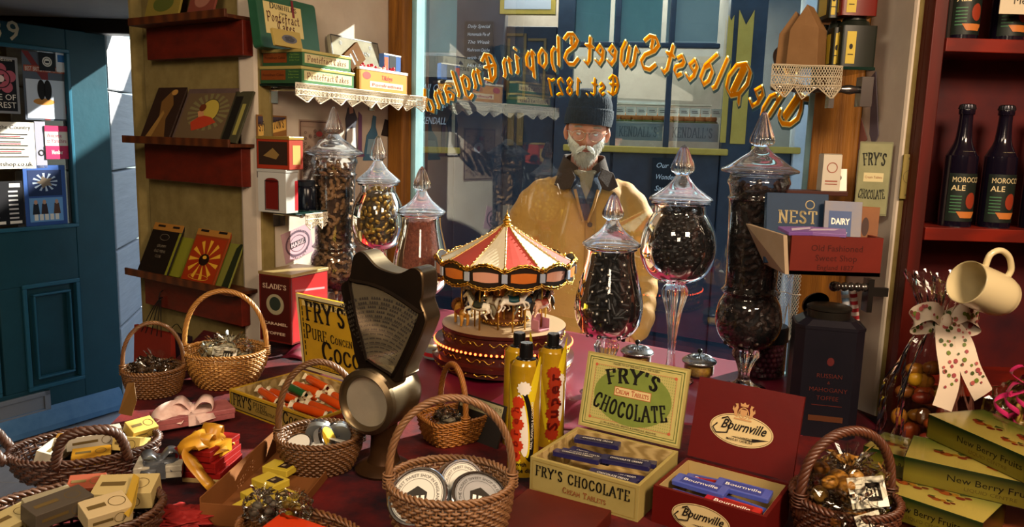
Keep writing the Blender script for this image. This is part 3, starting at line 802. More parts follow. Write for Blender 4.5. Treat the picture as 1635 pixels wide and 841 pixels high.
# bowl profile (radius, height); lid; finial; stem
TYPES = {
 'tall': dict(body=[(.004, .100), (.040, .103), (.066, .130), (.076, .165), (.070, .205), (.060, .226), (.066, .236), (.060, .246), (.058, .262), (.060, .36), (.063, .44), (.066, .452), (.062, .462), (.066, .480), (.070, .490), (.064, .505)],
              lid=[(.070, .508), (.084, .514), (.085, .519), (.068, .528), (.045, .545), (.028, .556), (.018, .566), (.014, .572)], fin=[(.014, .570), (.024, .577), (.026, .586), (.020, .604), (.012, .628), (.006, .644), (.001, .650)],
              stem=[(.052, .0), (.052, .004), (.030, .010), (.016, .022), (.013, .04), (.020, .066), (.030, .084), (.026, .096), (.016, .102)], fill=.478),
 'globe': dict(body=[(.004, .242), (.030, .244), (.066, .262), (.087, .300), (.090, .333), (.082, .372), (.066, .402), (.060, .412), (.060, .428), (.066, .434)],
              lid=[(.066, .436), (.072, .440), (.073, .445), (.058, .456), (.036, .472), (.020, .490), (.014, .500)], fin=[(.014, .498), (.024, .508), (.025, .520), (.018, .540), (.010, .560), (.001, .570)],
              stem=[(.056, .0), (.056, .004), (.034, .010), (.014, .025), (.009, .060), (.010, .11), (.018, .17), (.029, .215), (.026, .232), (.015, .244)], fill=.425),
 'urn': dict(body=[(.004, .112), (.034, .115), (.064, .136), (.077, .170), (.076, .205), (.064, .250), (.055, .285), (.053, .305), (.057, .312)],
             lid=[(.055, .314), (.064, .318), (.065, .323), (.050, .333), (.030, .348), (.018, .362), (.013, .372)], fin=[(.013, .370), (.021, .378), (.022, .388), (.016, .404), (.009, .420), (.001, .430)],
             stem=[(.046, .0), (.046, .004), (.028, .010), (.015, .022), (.012, .04), (.020, .075), (.027, .097), (.022, .108), (.014, .114)], fill=.302),
}
def jar(kind, loc, label, k=1.0, kz=1.0):
    t = TYPES[kind]; M = T(loc) @ SC(k, k, kz)
    root = thing('sweet_jar', label, 'jar', M, 'footed glass sweet jars in the window')
    b = MB().use(GLASS_JAR); b.lathe(smooth_prof(t['body']), 48); b.build('jar_body', root, smooth=True)
    r = t['body'][-1]
    b = MB().use(GLASS_CUT); b.tube([(r[0] * math.cos(a), r[0] * math.sin(a), r[1] - .001) for a in [i * PI / 24 for i in range(48)]], .0024, 6, closed=True)
    if kind == 'tall':
        for z in (.237, .453): b.tube([(rad_at(t['body'], z) * math.cos(a), rad_at(t['body'], z) * math.sin(a), z) for a in [i * PI / 24 for i in range(48)]], .002, 6, closed=True)
    b.build('jar_rim', root, smooth=True)
    l = MB().use(GLASS_LID); l.lathe(smooth_prof(t['lid']), 48)
    lo = l.build('lid', root, smooth=True)
    q = t['lid'][1]; l = MB().use(GLASS_CUT); l.tube([(q[0] * math.cos(a), q[0] * math.sin(a), q[1] + .001) for a in [i * PI / 24 for i in range(48)]], .0026, 6, closed=True); l.build('lid_rim', lo, smooth=True)
    f = MB().use(GLASS_CUT); f.lathe([(a, z, .10 if .4 < i / len(smooth_prof(t['fin'])) < .99 or i > 3 else 0) for i, (a, z) in enumerate(smooth_prof(t['fin']))], 60, 12, close=True); f.build('finial', lo, smooth=True)
    s = MB().use(GLASS_CUT); sp = smooth_prof(t['stem']); s.lathe([(a, z, .10 if z > .03 else 0) for a, z in sp], 60, 10, close=True); s.build('stem', root, smooth=True)
    return M, t
def fill(M, t, piece, n, size, name, label, cat, group, mcore, flat=0, zlo=None, r_off=.0, spacing=.8, align=None, maxn=300, seed=1):
    """sweets lying against the glass, and the mass of them inside"""
    rnd = random.Random(seed); body = smooth_prof(t['body']); z0 = t['body'][0][1]; zf = t['fill']
    pts = []; tries = 0
    while len(pts) < n and tries < n * 90:
        tries += 1
        z = rnd.uniform(z0 + .004, zf); rr = rad_at(body, z) - .003 - size * .5
        if rr < .004: continue
        a = rnd.uniform(PI * 0.88, PI * 2.12) if rnd.random() < .75 else rnd.uniform(0, 2 * PI)
        if rnd.random() > rr / .09 * 1.0: continue
        if z > zf - size * .9: rr *= math.sqrt(rnd.random())
        z = max(z, z0 + .006 + size * .5)
        p = V((rr * math.cos(a), rr * math.sin(a), z))
        if all((p - q).length > size * spacing for q in pts): pts.append(p)
    first = None
    for p in pts[:maxn]:
        if first is None: first = piece.build(name, smooth='auto'); o = first
        else: o = first.copy(); C.objects.link(o)
        nrm = V((p.x, p.y, 0)).normalized() if p.xy.length > 1e-4 else V((1, 0, 0))
        if align == 'tangent':
            q = V((0, 0, 1)).cross(nrm); m3 = Matrix((q, q.cross(nrm) * -1, nrm)).transposed().to_4x4() @ RZ(rnd.uniform(0, PI))
        else:
            m3 = Matrix.Rotation(rnd.uniform(0, 6.28), 4, 'Z') @ Matrix.Rotation(rnd.uniform(0, 6.28), 4, 'X') @ Matrix.Rotation(rnd.uniform(0, 6.28), 4, 'Y')
        o.matrix_world = M @ T(p) @ m3 @ T(0, 0, 0)
        tag(o, label, cat, group)
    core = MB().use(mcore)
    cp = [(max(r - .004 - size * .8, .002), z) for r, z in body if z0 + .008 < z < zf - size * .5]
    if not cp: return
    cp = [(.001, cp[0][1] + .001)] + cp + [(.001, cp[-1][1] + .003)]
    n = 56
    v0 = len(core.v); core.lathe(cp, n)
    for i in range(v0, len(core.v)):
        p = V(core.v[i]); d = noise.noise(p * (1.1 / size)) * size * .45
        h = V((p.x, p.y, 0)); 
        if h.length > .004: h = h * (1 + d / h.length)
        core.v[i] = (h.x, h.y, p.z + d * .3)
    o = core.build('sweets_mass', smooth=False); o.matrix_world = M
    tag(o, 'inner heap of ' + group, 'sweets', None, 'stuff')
# ---- pieces
def twist_piece(h1, h2, L=.034, r=.0045):
    m = MB().use(mat(h1, .45, h2=h2, sc=90, amt=.6, bump=.4, bsc=300))
    m.tube([(-L / 2 + L * i / 8, math.sin(i * 1.3) * r * .35, math.cos(i * 1.3) * r * .35) for i in range(9)], [r * (.95 + .12 * (i % 2)) for i in range(9)], 7); return m
def almond(h1, h2, L=.009):
    m = MB().use(mat(h1, .28, .55, h2=h2, sc=60)); m.ball((0, 0, 0), (L, L * .66, L * .42), 12, 8); return m
def tube_piece():
    m = MB().use(mat('141210', .35, h2='1c1a18', sc=40)); L = .0115; r = .0048
    m.lathe([(r * .45, -L), (r, -L), (r, L), (r * .45, L), (r * .45, -L)], 12)
    m.use(mat('c8c2b4', .5)); m.lathe([(r * .45, -L * 1.01), (.0002, -L * 1.01)], 10); m.lathe([(r * .45, L * 1.01), (.0002, L * 1.01)], 10); return m
def bean():
    m = MB().use(mat('120e0c', .22, h2='1e1712', sc=30)); m.ball((0, 0, 0), (.0072, .0064, .0050), 12, 8); return m
J1c = toz(535, 2.337, JZ); J2c = toz(603, 2.238, JZ); J3c = toz(671, 2.16, JZ)
M1, t1 = jar('tall', J1c, 'tall left glass jar of pale brown sugared twists, behind the weighing scale')
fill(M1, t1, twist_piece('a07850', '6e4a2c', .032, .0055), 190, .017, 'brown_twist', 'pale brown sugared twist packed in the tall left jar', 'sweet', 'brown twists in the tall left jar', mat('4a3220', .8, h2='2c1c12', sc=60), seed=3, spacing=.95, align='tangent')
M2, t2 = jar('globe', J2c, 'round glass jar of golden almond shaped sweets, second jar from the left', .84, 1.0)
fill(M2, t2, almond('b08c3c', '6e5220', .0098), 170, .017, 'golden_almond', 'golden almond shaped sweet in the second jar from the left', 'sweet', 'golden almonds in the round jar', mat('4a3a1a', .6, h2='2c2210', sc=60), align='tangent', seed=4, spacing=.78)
M3, t3 = jar('urn', J3c + V((0, 0, .0)), 'urn shaped glass jar of reddish granules beside the carousel roof', 1.0, 1.14)
cr = MB().use(mat('7a4434', .8, h2='4c241a', sc=160, bump=.9, bsc=260))
cr.ball((0, 0, 0), .0032, 5, 4)
_b = smooth_prof(t3['body'])
sugar = MB().use(mat('8a4c38', .8, h2='4c2216', sc=120, bump=1, bsc=240))
cp = [(.001, .12)] + [(max(r - .003, .002), z) for r, z in _b if .12 < z < .302] + [(.03, .306), (.001, .312)]
sugar.lathe(cp, 60)
rnd = random.Random(5)
for i in range(2600):
    z = rnd.uniform(.122, .302); a = rnd.uniform(0, 2 * PI); r = rad_at(_b, z) - .0045
    c_ = V((r * math.cos(a), r * math.sin(a), z)); s_ = rnd.uniform(.0012, .0024)
    sugar.add([c_ + V((s_, 0, 0)), c_ + V((-s_, 0, 0)), c_ + V((0, s_, 0)), c_ + V((0, -s_, 0)), c_ + V((0, 0, s_)), c_ + V((0, 0, -s_))], [(0, 2, 4), (2, 1, 4), (1, 3, 4), (3, 0, 4), (2, 0, 5), (1, 2, 5), (3, 1, 5), (0, 3, 5)])
o = sugar.build('sugar_granules'); o.matrix_world = M3; tag(o, 'reddish sweet granules filling the urn shaped jar beside the carousel', 'sweets', None, 'stuff')
J4c, J5c, J6c = toz(965, 1.76, JZ), toz(1069, 1.85, JZ), toz(1186, 1.80, JZ)
M4, t4 = jar('urn', J4c, 'urn shaped glass jar of black liquorice tubes right of the carousel', 1.0, 1.07)
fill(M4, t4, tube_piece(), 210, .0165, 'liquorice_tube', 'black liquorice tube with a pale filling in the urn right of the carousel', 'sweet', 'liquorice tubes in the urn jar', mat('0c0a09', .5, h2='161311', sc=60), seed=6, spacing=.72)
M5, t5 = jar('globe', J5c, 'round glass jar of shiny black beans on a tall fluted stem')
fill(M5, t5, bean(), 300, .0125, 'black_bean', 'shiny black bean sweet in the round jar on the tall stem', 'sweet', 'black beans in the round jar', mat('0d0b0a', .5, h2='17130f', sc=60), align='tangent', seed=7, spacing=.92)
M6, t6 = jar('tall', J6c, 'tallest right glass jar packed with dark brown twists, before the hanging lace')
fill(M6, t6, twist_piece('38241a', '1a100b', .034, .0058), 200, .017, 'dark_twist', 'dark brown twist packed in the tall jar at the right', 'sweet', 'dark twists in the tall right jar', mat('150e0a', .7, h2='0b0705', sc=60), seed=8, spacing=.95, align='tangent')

# ------------------------------------------------------------------ carousel
CC = toz(803, 1.98, JZ); MC_ = T(CC)
CR = thing('musical_carousel', 'model carousel with a red and cream striped canopy standing between the jars', 'carousel', MC_)
MAR = mat('2c0e0e', .3, h2='46140f', sc=12, coat=.5); PINK = mat('b4584e', .4)
base = MB().use(MAR).lathe([(.001, 0), (.176, 0), (.176, .012), (.184, .016), (.184, .026), (.170, .030), (.166, .052), (.176, .056), (.178, .064), (.158, .068), (.155, .090), (.160, .094), (.160, .102), (.152, .103)], 72)
base.use(mat('94795a', .4)).lathe([(.160, .102), (.152, .1035), (.001, .1035)], 72)
base.build('base', CR, smooth='auto')
fil = MB().use(GOLD)
def filigree(mb, r, z, n, w, hgt, ph=0):
    for k in range(n):
        a0 = 2 * PI * k / n + ph
        for s_ in (-1, 1):
            pts = []
            for i in range(15):
                t = i / 14; a = a0 + s_ * w * t; zz = z + hgt * math.sin(t * PI * 2.2) * (1 - .4 * t)
                pts.append((r * math.cos(a), r * math.sin(a), zz))
            mb.tube(pts, .0013, 5)
            mb.ball(pts[-1], .0028, 6, 5)
        mb.ball((r * math.cos(a0), r * math.sin(a0), z), .0032, 6, 5)
filigree(fil, .1575, .079, 12, .2, .0055); filigree(fil, .1705, .040, 12, .2, .0055, .2); filigree(fil, .178, .008, 14, .16, .003)
fil.build('gilt_scrollwork', CR, smooth=True)
bl = MB().use(mat('ff5a28', .4, emit=6))
for k in range(84):
    a = 2 * PI * k / 84; bl.ball((.178 * math.cos(a), .178 * math.sin(a), .060), .0032, 6, 5)
o = bl.build('light_string', CR, smooth=True); o['label'] = 'row of small glowing red bulbs'
# middle drum
drum = MB().use(mat('8a5a34', .4, .3, h2='5a3018', sc=30)).lathe([(.05, .103), (.062, .106), (.062, .118), (.050, .124), (.048, .205), (.060, .212), (.064, .224), (.07, .232)], 12)
drum.use(mat('cfd2d2', .1, 1))
for k in range(12):
    a = 2 * PI * (k + .5) / 12; c, s_ = math.cos(a), math.sin(a)
    if k % 2: drum.tf(RZ(a - PI / 2) @ T(0, .0485, .165) @ RX(PI / 2)).disc(0, 0, .007, .026, 0, 16)
drum.tf(ID).use(GOLD)
for k in range(12):
    a = 2 * PI * k / 12; drum.tube([(.051 * math.cos(a), .051 * math.sin(a), .104 + .01 * i) for i in range(12)], .0022, 5)
dro = drum.build('centre_drum', CR, smooth='auto')
fg = MB().use(GOLD); filigree(fg, .0635, .112, 10, .25, .004); filigree(fg, .062, .216, 10, .25, .004); fg.build('drum_scrollwork', dro, smooth=True)
lb2 = MB().use(mat('ffb060', .4, emit=5))
for k in range(6):
    a = 2 * PI * (k) / 6 + .26
    for i in range(9): lb2.ball((.054 * math.cos(a), .054 * math.sin(a), .118 + i * .011), .0019, 5, 4)
o = lb2.build('drum_bulbs', dro, smooth=True)
# canopy
NSEG = 12; rt, ra = .148, .165
TIPZ, RIMZ = .372, .268
can = MB(); red, crm = mat('b3483c', .5, h2='a23c32', sc=12), mat('d6cdb4', .5, h2='c9bfa2', sc=12)
for k in range(NSEG):
    a0, a1 = 2 * PI * k / NSEG, 2 * PI * (k + 1) / NSEG
    can.use(red if k % 2 else crm)
    def cf(u, v):
        a = a0 + (a1 - a0) * u; r = .012 + (ra - .012) * v
        z = TIPZ - .018 - (TIPZ - .018 - RIMZ) * (v ** .86) + .0
        return (r * math.cos(a), r * math.sin(a), z)
    can.grid(cf, 4, 8)
cano = can.build('canopy', CR, smooth=False)
cr_ = MB().use(mat('c8a86a', .35, .6))
for k in range(NSEG):
    a = 2 * PI * k / NSEG
    cr_.tube([((.012 + (ra - .012) * v) * math.cos(a), (.012 + (ra - .012) * v) * math.sin(a), TIPZ - .017 - (TIPZ - .018 - RIMZ) * (v ** .86)) for v in [i / 8 for i in range(9)]], .0020, 5)
    for i in range(1, 12):
        v = i / 12; cr_.ball(((.012 + (ra - .012) * v) * math.cos(a), (.012 + (ra - .012) * v) * math.sin(a), TIPZ - .0145 - (TIPZ - .018 - RIMZ) * (v ** .86)), .0024, 5, 4)
cr_.build('canopy_rib', cano, smooth=True)
# scalloped crown board
val = MB()
vd, vo, vp = mat('1d120c', .5), mat('c87430', .5, h2='a85418', sc=8), mat('c08a74', .5)
for k in range(NSEG):
    a0, a1 = 2 * PI * k / NSEG, 2 * PI * (k + 1) / NSEG
    def vf(u, v):
        a = a0 + (a1 - a0) * u; s_ = math.sin(PI * u); top = .264 + .016 * s_; bot = .226 - .010 * s_
        r = .172 + .006 * v; return (r * math.cos(a), r * math.sin(a), bot + (top - bot) * v)
    val.use(vd).grid(vf, 8, 4)
    val.use(vo if k % 2 else vp)
    def vp_(u, v):
        a = a0 + (a1 - a0) * (.16 + .68 * u); r = .1755 + .002 * v; return (r * math.cos(a), r * math.sin(a), .238 + .019 * v + .003 * math.sin(PI * u) * (1 if v > .5 else -1))
    val.grid(vp_, 6, 1)
vo_ = val.build('crown_board', CR, smooth=False)
vo_.modifiers.new('t', 'SOLIDIFY').thickness = .002
vg = MB().use(GOLD)
rn = random.Random(3)
for k in range(NSEG):
    a0, a1 = 2 * PI * k / NSEG, 2 * PI * (k + 1) / NSEG
    for z0_, sgn, r in ((.264, 1, .179), (.226, -1, .174), (.259, 1, .179), (.231, -1, .175)):
        pts = []
        for i in range(19):
            u = i / 18; a = a0 + (a1 - a0) * u; pts.append((r * math.cos(a), r * math.sin(a), z0_ + sgn * (.016 if sgn > 0 else .010) * math.sin(PI * u) + .0012 * math.sin(i * 2.2)))
        vg.tube(pts, .0017, 5)
        for p in pts[::2]: vg.ball(V(p) + V((0, 0, rn.uniform(-.001, .001))), rn.uniform(.0018, .003), 5, 4)
    c, s_ = math.cos(a0), math.sin(a0)
    vg.ball((.180 * c, .180 * s_, .268), (.005, .005, .008), 6, 6)
vg.build('gilt_beading', vo_, smooth=True)
for k in range(NSEG):
    a = 2 * PI * k / NSEG; vc = MB().use(mat('8f97a8', .3)); vc.tf(RZ(a) @ T(.1785, 0, .247)); vc.box(-.001, .003, -.007, .007, -.011, .011); vc.build('crown_plaque', vo_, bevel=.001)
fn = MB().use(GOLD).lathe(smooth_prof([(.014, TIPZ - .024), (.016, TIPZ - .018), (.009, TIPZ - .012), (.011, TIPZ - .006), (.006, TIPZ), (.007, TIPZ + .004), (.002, TIPZ + .012), (.0008, TIPZ + .020)]), 16, close=True)
fn.build('finial', CR, smooth=True)
# the animals
def horse_mesh(kind='horse'):
    B = MB()
    def limb(pts, rr, n=8):
        B.tube(pts, rr, n)
    if kind == 'horse':
        B.tube([(-.030, 0, .030), (-.026, 0, .031), (-.014, 0, .030), (0, 0, .028), (.014, 0, .031), (.024, 0, .034), (.029, 0, .033)], [.002, .009, .0115, .0105, .0115, .009, .002], 10)
        limb([(.020, 0, .034), (.028, 0, .046), (.033, 0, .056), (.035, 0, .060)], [.0095, .0072, .0055, .0045])
        limb([(.030, 0, .060), (.036, 0, .059), (.043, 0, .053), (.048, 0, .048)], [.004, .0055, .0042, .003])
        limb([(.032, .003, .060), (.031, .003, .066)], [.0018, .0006], 5); limb([(.032, -.003, .060), (.031, -.003, .066)], [.0018, .0006], 5)
        for y in (-.006, .006):
            limb([(.022, y, .028), (.032 + y, y, .022), (.036 + y, y, .012), (.030 + y, y, .008)], [.0045, .0032, .0022, .0026], 6)
            limb([(-.024, y, .028), (-.030, y, .020), (-.024 + y, y, .012), (-.032 + y, y, .002)], [.0062, .0042, .0024, .0028], 6)
        limb([(-.030, 0, .034), (-.037, 0, .034), (-.042, 0, .024), (-.041, 0, .012)], [.002, .0035, .004, .001], 6)
    else:
        B.tube([(-.028, 0, .028), (-.022, 0, .030), (0, 0, .030), (.018, 0, .034), (.026, 0, .036)], [.004, .010, .011, .014, .008], 10)
        limb([(.020, 0, .040), (.030, 0, .046), (.038, 0, .046), (.042, 0, .042)], [.012, .0105, .008, .004], 10)
        for y in (-.008, .008):
            limb([(.018, y, .030), (.020, y, .014), (.019, y, .002), (.024, y, .001)], [.0055, .0042, .0036, .003], 6)
            limb([(-.022, y, .028), (-.026, y, .015), (-.022, y, .002), (-.017, y, .001)], [.0065, .0042, .0036, .003], 6)
        limb([(-.029, 0, .032), (-.040, 0, .026), (-.044, 0, .036)], [.002, .0018, .003], 6)
    return B
def saddle_mesh(h):
    B = MB().use(mat(h, .4))
    B.grid(lambda u, v: ((u - .5) * .026, .0128 * math.sin((v - .5) * 3.4), .029 + .0125 * math.cos((v - .5) * 3.4) + .003 * (abs(u - .5) * 2) ** 2), 6, 8)
    B.use(GOLD); B.tube([((-.013 if e else .013), .013 * math.sin(v), .029 + .0132 * math.cos(v) + .003) for e in (0,) for v in [-1.6 + i * .32 for i in range(11)]], .0009, 4)
    return B
def mane_mesh(h, lion=False):
    B = MB().use(mat(h, .6, bump=.8, bsc=400))
    if lion:
        for i in range(26):
            a = i * 2 * PI / 26; B.ball((.022 + .004 * (i % 2), .013 * math.cos(a), .045 + .014 * math.sin(a)), .0055, 6, 5)
    else:
        for i in range(9): t = i / 8; B.ball((.017 + .016 * t, .0015 * (-1) ** i, .044 + .020 * t), (.004, .0035, .0055), 6, 5)
        B.tube([(-.030, 0, .036), (-.038, 0, .035), (-.043, 0, .023), (-.040, 0, .008)], [.003, .0045, .0055, .001], 6)
    return B
def rider(kind, hb, hs, hm, ang, r, dz, label, flip=1):
    M = RZ(ang) @ T(r, 0, .1035 + dz) @ RZ(PI / 2 * flip)
    p = MB().use(GOLD).cyl((0, 0, -dz), (0, 0, .135 - dz), .0022, 8)
    po = p.build('pole', CR, smooth=True, M=M)
    b = horse_mesh(kind); b.mats = [mat(hb, .35, h2=None)]
    bo = b.build('carousel_lion' if kind == 'lion' else 'carousel_horse', CR, smooth=True, M=M); bo['label'] = label
    rm = bo.modifiers.new('r', 'REMESH'); rm.mode = 'VOXEL'; rm.voxel_size = .0011; rm.use_smooth_shade = True
    s = bo.modifiers.new('s', 'SMOOTH'); s.iterations = 3
    mane_mesh(hm, kind == 'lion').build('mane', bo, smooth=True)
    sd_ = saddle_mesh(hs).build('saddle', bo, smooth=True); sd_.modifiers.new('t', 'SOLIDIFY').thickness = .0015
rid = [('lion', 'a8742c', '6c2416', '6a3a14', -2.72, .022, 'golden carved lion', -1), ('horse', '2c2018', '8a6a3a', '14100c', -2.45, .05, 'dark bay horse', 1),
       ('horse', 'd8d0bc', '2a2c24', '6e6650', -2.10, .03, 'cream horse under a black saddle', -1), ('horse', 'cfc4ac', '74523c', 'a49478', -1.72, .045, 'cream horse', 1),
       ('horse', 'e0dacb', '1f4c50', 'b8b09c', -1.38, .05, 'white horse with a green saddle', 1), ('horse', '6c6a5c', '2c3a4c', '18150f', -.98, .04, 'grey horse with a black mane', 1),
       ('horse', 'd0a488', 'a04434', '241a14', -.66, .035, 'pinkish cream horse', 1), ('horse', 'c9c1ac', '8c3428', '2e241a', -.30, .05, 'cream horse at the right edge', 1),
       ('horse', 'b7a27c', '5a2a2a', '3c2c1c', .4, .03, 'tan horse', 1), ('horse', 'd6ccb8', '30405a', '8c8068', 1.1, .05, 'pale horse', 1), ('horse', '54402c', '8a6a3a', '1c140c', 1.9, .04, 'brown horse', 1), ('horse', 'd8d0bc', '6c2a34', '8c8068', 2.7, .03, 'white horse', 1)]
for i, (k, hb, hs, hm, an, dz, lb_, fl_) in enumerate(rid):
    rider(k, hb, hs, hm, an, .118 if i % 2 == 0 else .095, dz - (.02 if k == 'lion' else 0), lb_, fl_)
ch_ = MB().use(mat('a8707a', .4)); ch_.tf(RZ(-.75) @ T(.125, 0, .1035)); ch_.rbox(-.014, .014, -.02, .02, 0, .006, .004); ch_.box(-.014, -.010, -.02, .02, .004, .04); ch_.box(-.014, .012, -.021, -.018, .004, .03); ch_.box(-.014, .012, .018, .021, .004, .03)
ch_.build('bench', CR, bevel=.002)
# small covered glass pots beside the jars
def pot(loc, label, hc):
    r_ = thing('covered_pot', label, 'pot', T(loc), 'lidded glass pots beside the round jar')
    b = MB().use(GLASS_JAR).lathe(smooth_prof([(.034, .001), (.036, .003), (.037, .01), (.037, .028), (.036, .033)]), 36); b.build('glass_body', r_, smooth=True)
    i = MB().use(mat(hc, .5, h2='7a4a14', sc=70, bump=.8, bsc=160)).lathe([(.001, .004), (.034, .004), (.035, .024), (.001, .027)], 30); i.build('sweet_filling', r_, smooth=True)
    l = MB().use(mat('8f9498', .22, .9, bump=.2, bsc=90)).lathe(smooth_prof([(.041, .033), (.043, .036), (.040, .041), (.030, .047), (.014, .051), (.004, .053)]), 44, close=True)
    for a in range(24): l.tube([(rr * math.cos(a * PI / 12), rr * math.sin(a * PI / 12), zz) for rr, zz in ((.014, .0515), (.022, .0505), (.030, .0475))], .0008, 4)
    lo2 = l.build('pot_lid', r_, smooth=True)
    k = MB().use(mat('1b1c1e', .3, .6)); k.cyl((0, 0, .051), (0, 0, .058), .002); k.ball((0, 0, .062), (.007, .007, .0065), 14, 8); k.build('knob', lo2, smooth=True)
pot(toz(1016, 1.97, JZ), 'silver-lidded glass pot between the two jar stems', 'b88a3a')
pot(toz(1115, 1.90, JZ), 'silver-lidded glass pot of yellow sweets right of the tall fluted stem', 'd0a02c')
r_ = thing('covered_pot', 'small silver-lidded tin half hidden behind the scale head', 'pot', T(toz(697, 2.0, JZ)))
b = MB().use(mat('8aa0b0', .3, .3)).lathe([(.001, 0), (.034, 0), (.035, .002), (.035, .03), (.001, .03)], 36); b.use(mat('a8242c', .4)).lathe([(.0354, .006), (.0354, .016)], 36); b.build('tin_body', r_, smooth='auto')
MB().use(mat('c9d4da', .25, .6)).lathe([(.001, .046), (.012, .046), (.034, .041), (.037, .036), (.037, .030), (.03, .03)], 36).build('pot_lid', r_, smooth='auto')
# dark jar of berries behind the tall jar
bj = toz(1216, 1.93, JZ)
r_ = thing('berry_jar', 'dark glass jar of purple red berries behind the foot of the right jar', 'jar', T(bj))
MB().use(GLASS_JAR).lathe([(.052, 0), (.055, .004), (.055, .092), (.05, .1)], 40).build('jar_body', r_, smooth='auto')
MB().use(mat('14181f', .3, .3)).lathe([(.056, .088), (.057, .090), (.057, .124), (.054, .128), (.02, .129), (.001, .129)], 40).build('jar_lid', r_, smooth='auto')
bb = MB().use(mat('3c0c22', .3, h2='5a1226', sc=30)); rn = random.Random(4)
for k in range(7):
    for i in range(22):
        a = i * 2 * PI / 22 + k * .14; bb.ball((.046 * math.cos(a), .046 * math.sin(a), .008 + k * .0128), .0072, 8, 6)
bb.lathe([(.001, .002), (.04, .002), (.04, .088), (.001, .088)], 20)
o = bb.build('berry_sweets', smooth=True); o.matrix_world = T(bj); tag(o, 'purple red berry sweets heaped inside the dark jar', 'sweets', None, 'stuff')
# ------------------------------------------------------------------ the man outside the window
MY = 3.12
mc = P(932, 232, MY); mc.z = 0                          # under the head
HZ = P(932, 213, MY).z                                   # eye height
man = thing('person', 'elderly man in tan coat, navy knit hat and glasses looking in from the street', 'person', T(mc.x + .012, MY, -.1))
def m_(z): return z + .1                                 # world z to the man's own z
EZ = m_(HZ)
SKIN = mat('cf9478', .5, h2='ba705a', sc=14, amt=.7, bump=.25, bsc=220, sss=.15)
COAT = mat('b5843f', .75, h2='986a30', sc=7, amt=.8, bump=.5, bsc=60)
CORD = mat('3c2c22', .9, h2='2e221a', sc=120, bump=.5, bsc=200)
# head and neck: one surface. local frame: face towards -y, origin between the eyes
HM = T(0, 0, EZ) @ RZ(R(-4)) @ RY(R(3)) @ RX(R(9))
def gs(x, y, cx, cy, sx, sy): return math.exp(-((x - cx) / sx) ** 2 - ((y - cy) / sy) ** 2)
def headf(u, v):
    a = 2 * PI * u - PI / 2; b = PI * (v - .5)
    c, s = math.cos(a) * math.cos(b), math.sin(a) * math.cos(b); z = math.sin(b)
    x, y, zz = .076 * c, .098 * s, .118 * z
    if zz < 0:
        k = 1 - .30 * (min(1, -zz / .118)) ** 1.6
        x *= k; y = y * (k if s > 0 else (1 - .10 * (-zz / .118)))
    if s < 0:                                        # the face side
        f = -s
        y -= f * (.026 * gs(x, zz, 0, -.030, .012, .016) + .014 * gs(x, zz, 0, -.010, .008, .020)   # nose
              + .008 * gs(x, zz, -.030, .020, .024, .008) + .008 * gs(x, zz, .030, .020, .024, .008)  # brows
              + .006 * gs(x, zz, -.038, -.030, .018, .016) + .006 * gs(x, zz, .038, -.030, .018, .016)  # cheeks
              + .007 * gs(x, zz, 0, -.062, .022, .007) + .006 * gs(x, zz, 0, -.073, .020, .006)       # lips
              + .012 * gs(x, zz, 0, -.100, .022, .016)
              - .011 * gs(x, zz, -.031, .0, .017, .011) - .011 * gs(x, zz, .031, .0, .017, .011)      # sockets
              - .004 * gs(x, zz, 0, -.0675, .024, .003))
        y -= f * .004 * (gs(x, zz, -.010, -.036, .005, .006) + gs(x, zz, .010, -.036, .005, .006))
    return (x, y + .085, zz)
hd = MB().use(SKIN).grid(headf, 120, 110, cu=True)
hd.tf(T(0, .10, -.09) @ RX(R(-8)))
hd.lathe([(.058, -.16), (.054, -.10), (.055, -.03), (.05, .03)], 30)
hd.tf(ID)
for s in (-1, 1):                                       # ears
    hd.tf(T(s * .079, .092, -.012) @ RZ(s * R(22)) @ RX(R(-6)))
    hd.grid(lambda u, v: ((.006 + .005 * math.sin(PI * v)) * math.cos(2 * PI * u) * 1.0 + s * .004 * math.sin(PI * v), (.017 - .004 * (v < .35)) * math.sin(2 * PI * u) * math.sin(PI * v) ** .6, -.032 + .064 * v), 16, 14, cu=True)
hd.tf(ID)
head = hd.build('head_and_hands', man, smooth=True, M=HM)
head['label'] = 'ruddy skin of the face, ears and neck'
ey = MB()
for s in (-1, 1):
    ey.use(mat('e8e2da', .2)).ball((s * .031, .0115, -.001), (.0125, .0125, .0115), 18, 12)
    ey.use(mat('3c4a52', .2)).tf(T(s * .031 - .0025, .0005, -.0035) @ RX(PI / 2)).disc(0, 0, .0052, .0052, -.0008, 16)
    ey.use(BLACK).disc(0, 0, .0024, .0024, -.0002, 12); ey.tf(ID)
    # lids
    ey.use(SKIN).grid(lambda u, v: (s * .031 + .0142 * math.cos(PI * u), .0115 - .0142 * math.sin(PI * u) * math.cos(v * 1.0 + .05), .001 + .0142 * math.sin(PI * u) * math.sin(v * 1.0 + .05)), 16, 6)
    ey.grid(lambda u, v: (s * .031 + .0140 * math.cos(PI * u), .0115 - .0140 * math.sin(PI * u) * math.cos(v * .5 + .45), -.002 - .0140 * math.sin(PI * u) * math.sin(v * .5 + .45)), 16, 5)
ey.build('eyes', head, smooth=True)
lp = MB().use(mat('8c4a40', .5)).tube([(-.020, -.007, -.069), (-.010, -.017, -.067), (0, -.020, -.0675), (.010, -.017, -.067), (.020, -.007, -.069)], [.001, .003, .0034, .003, .001], 8)
lp.build('lips', head, smooth=True)
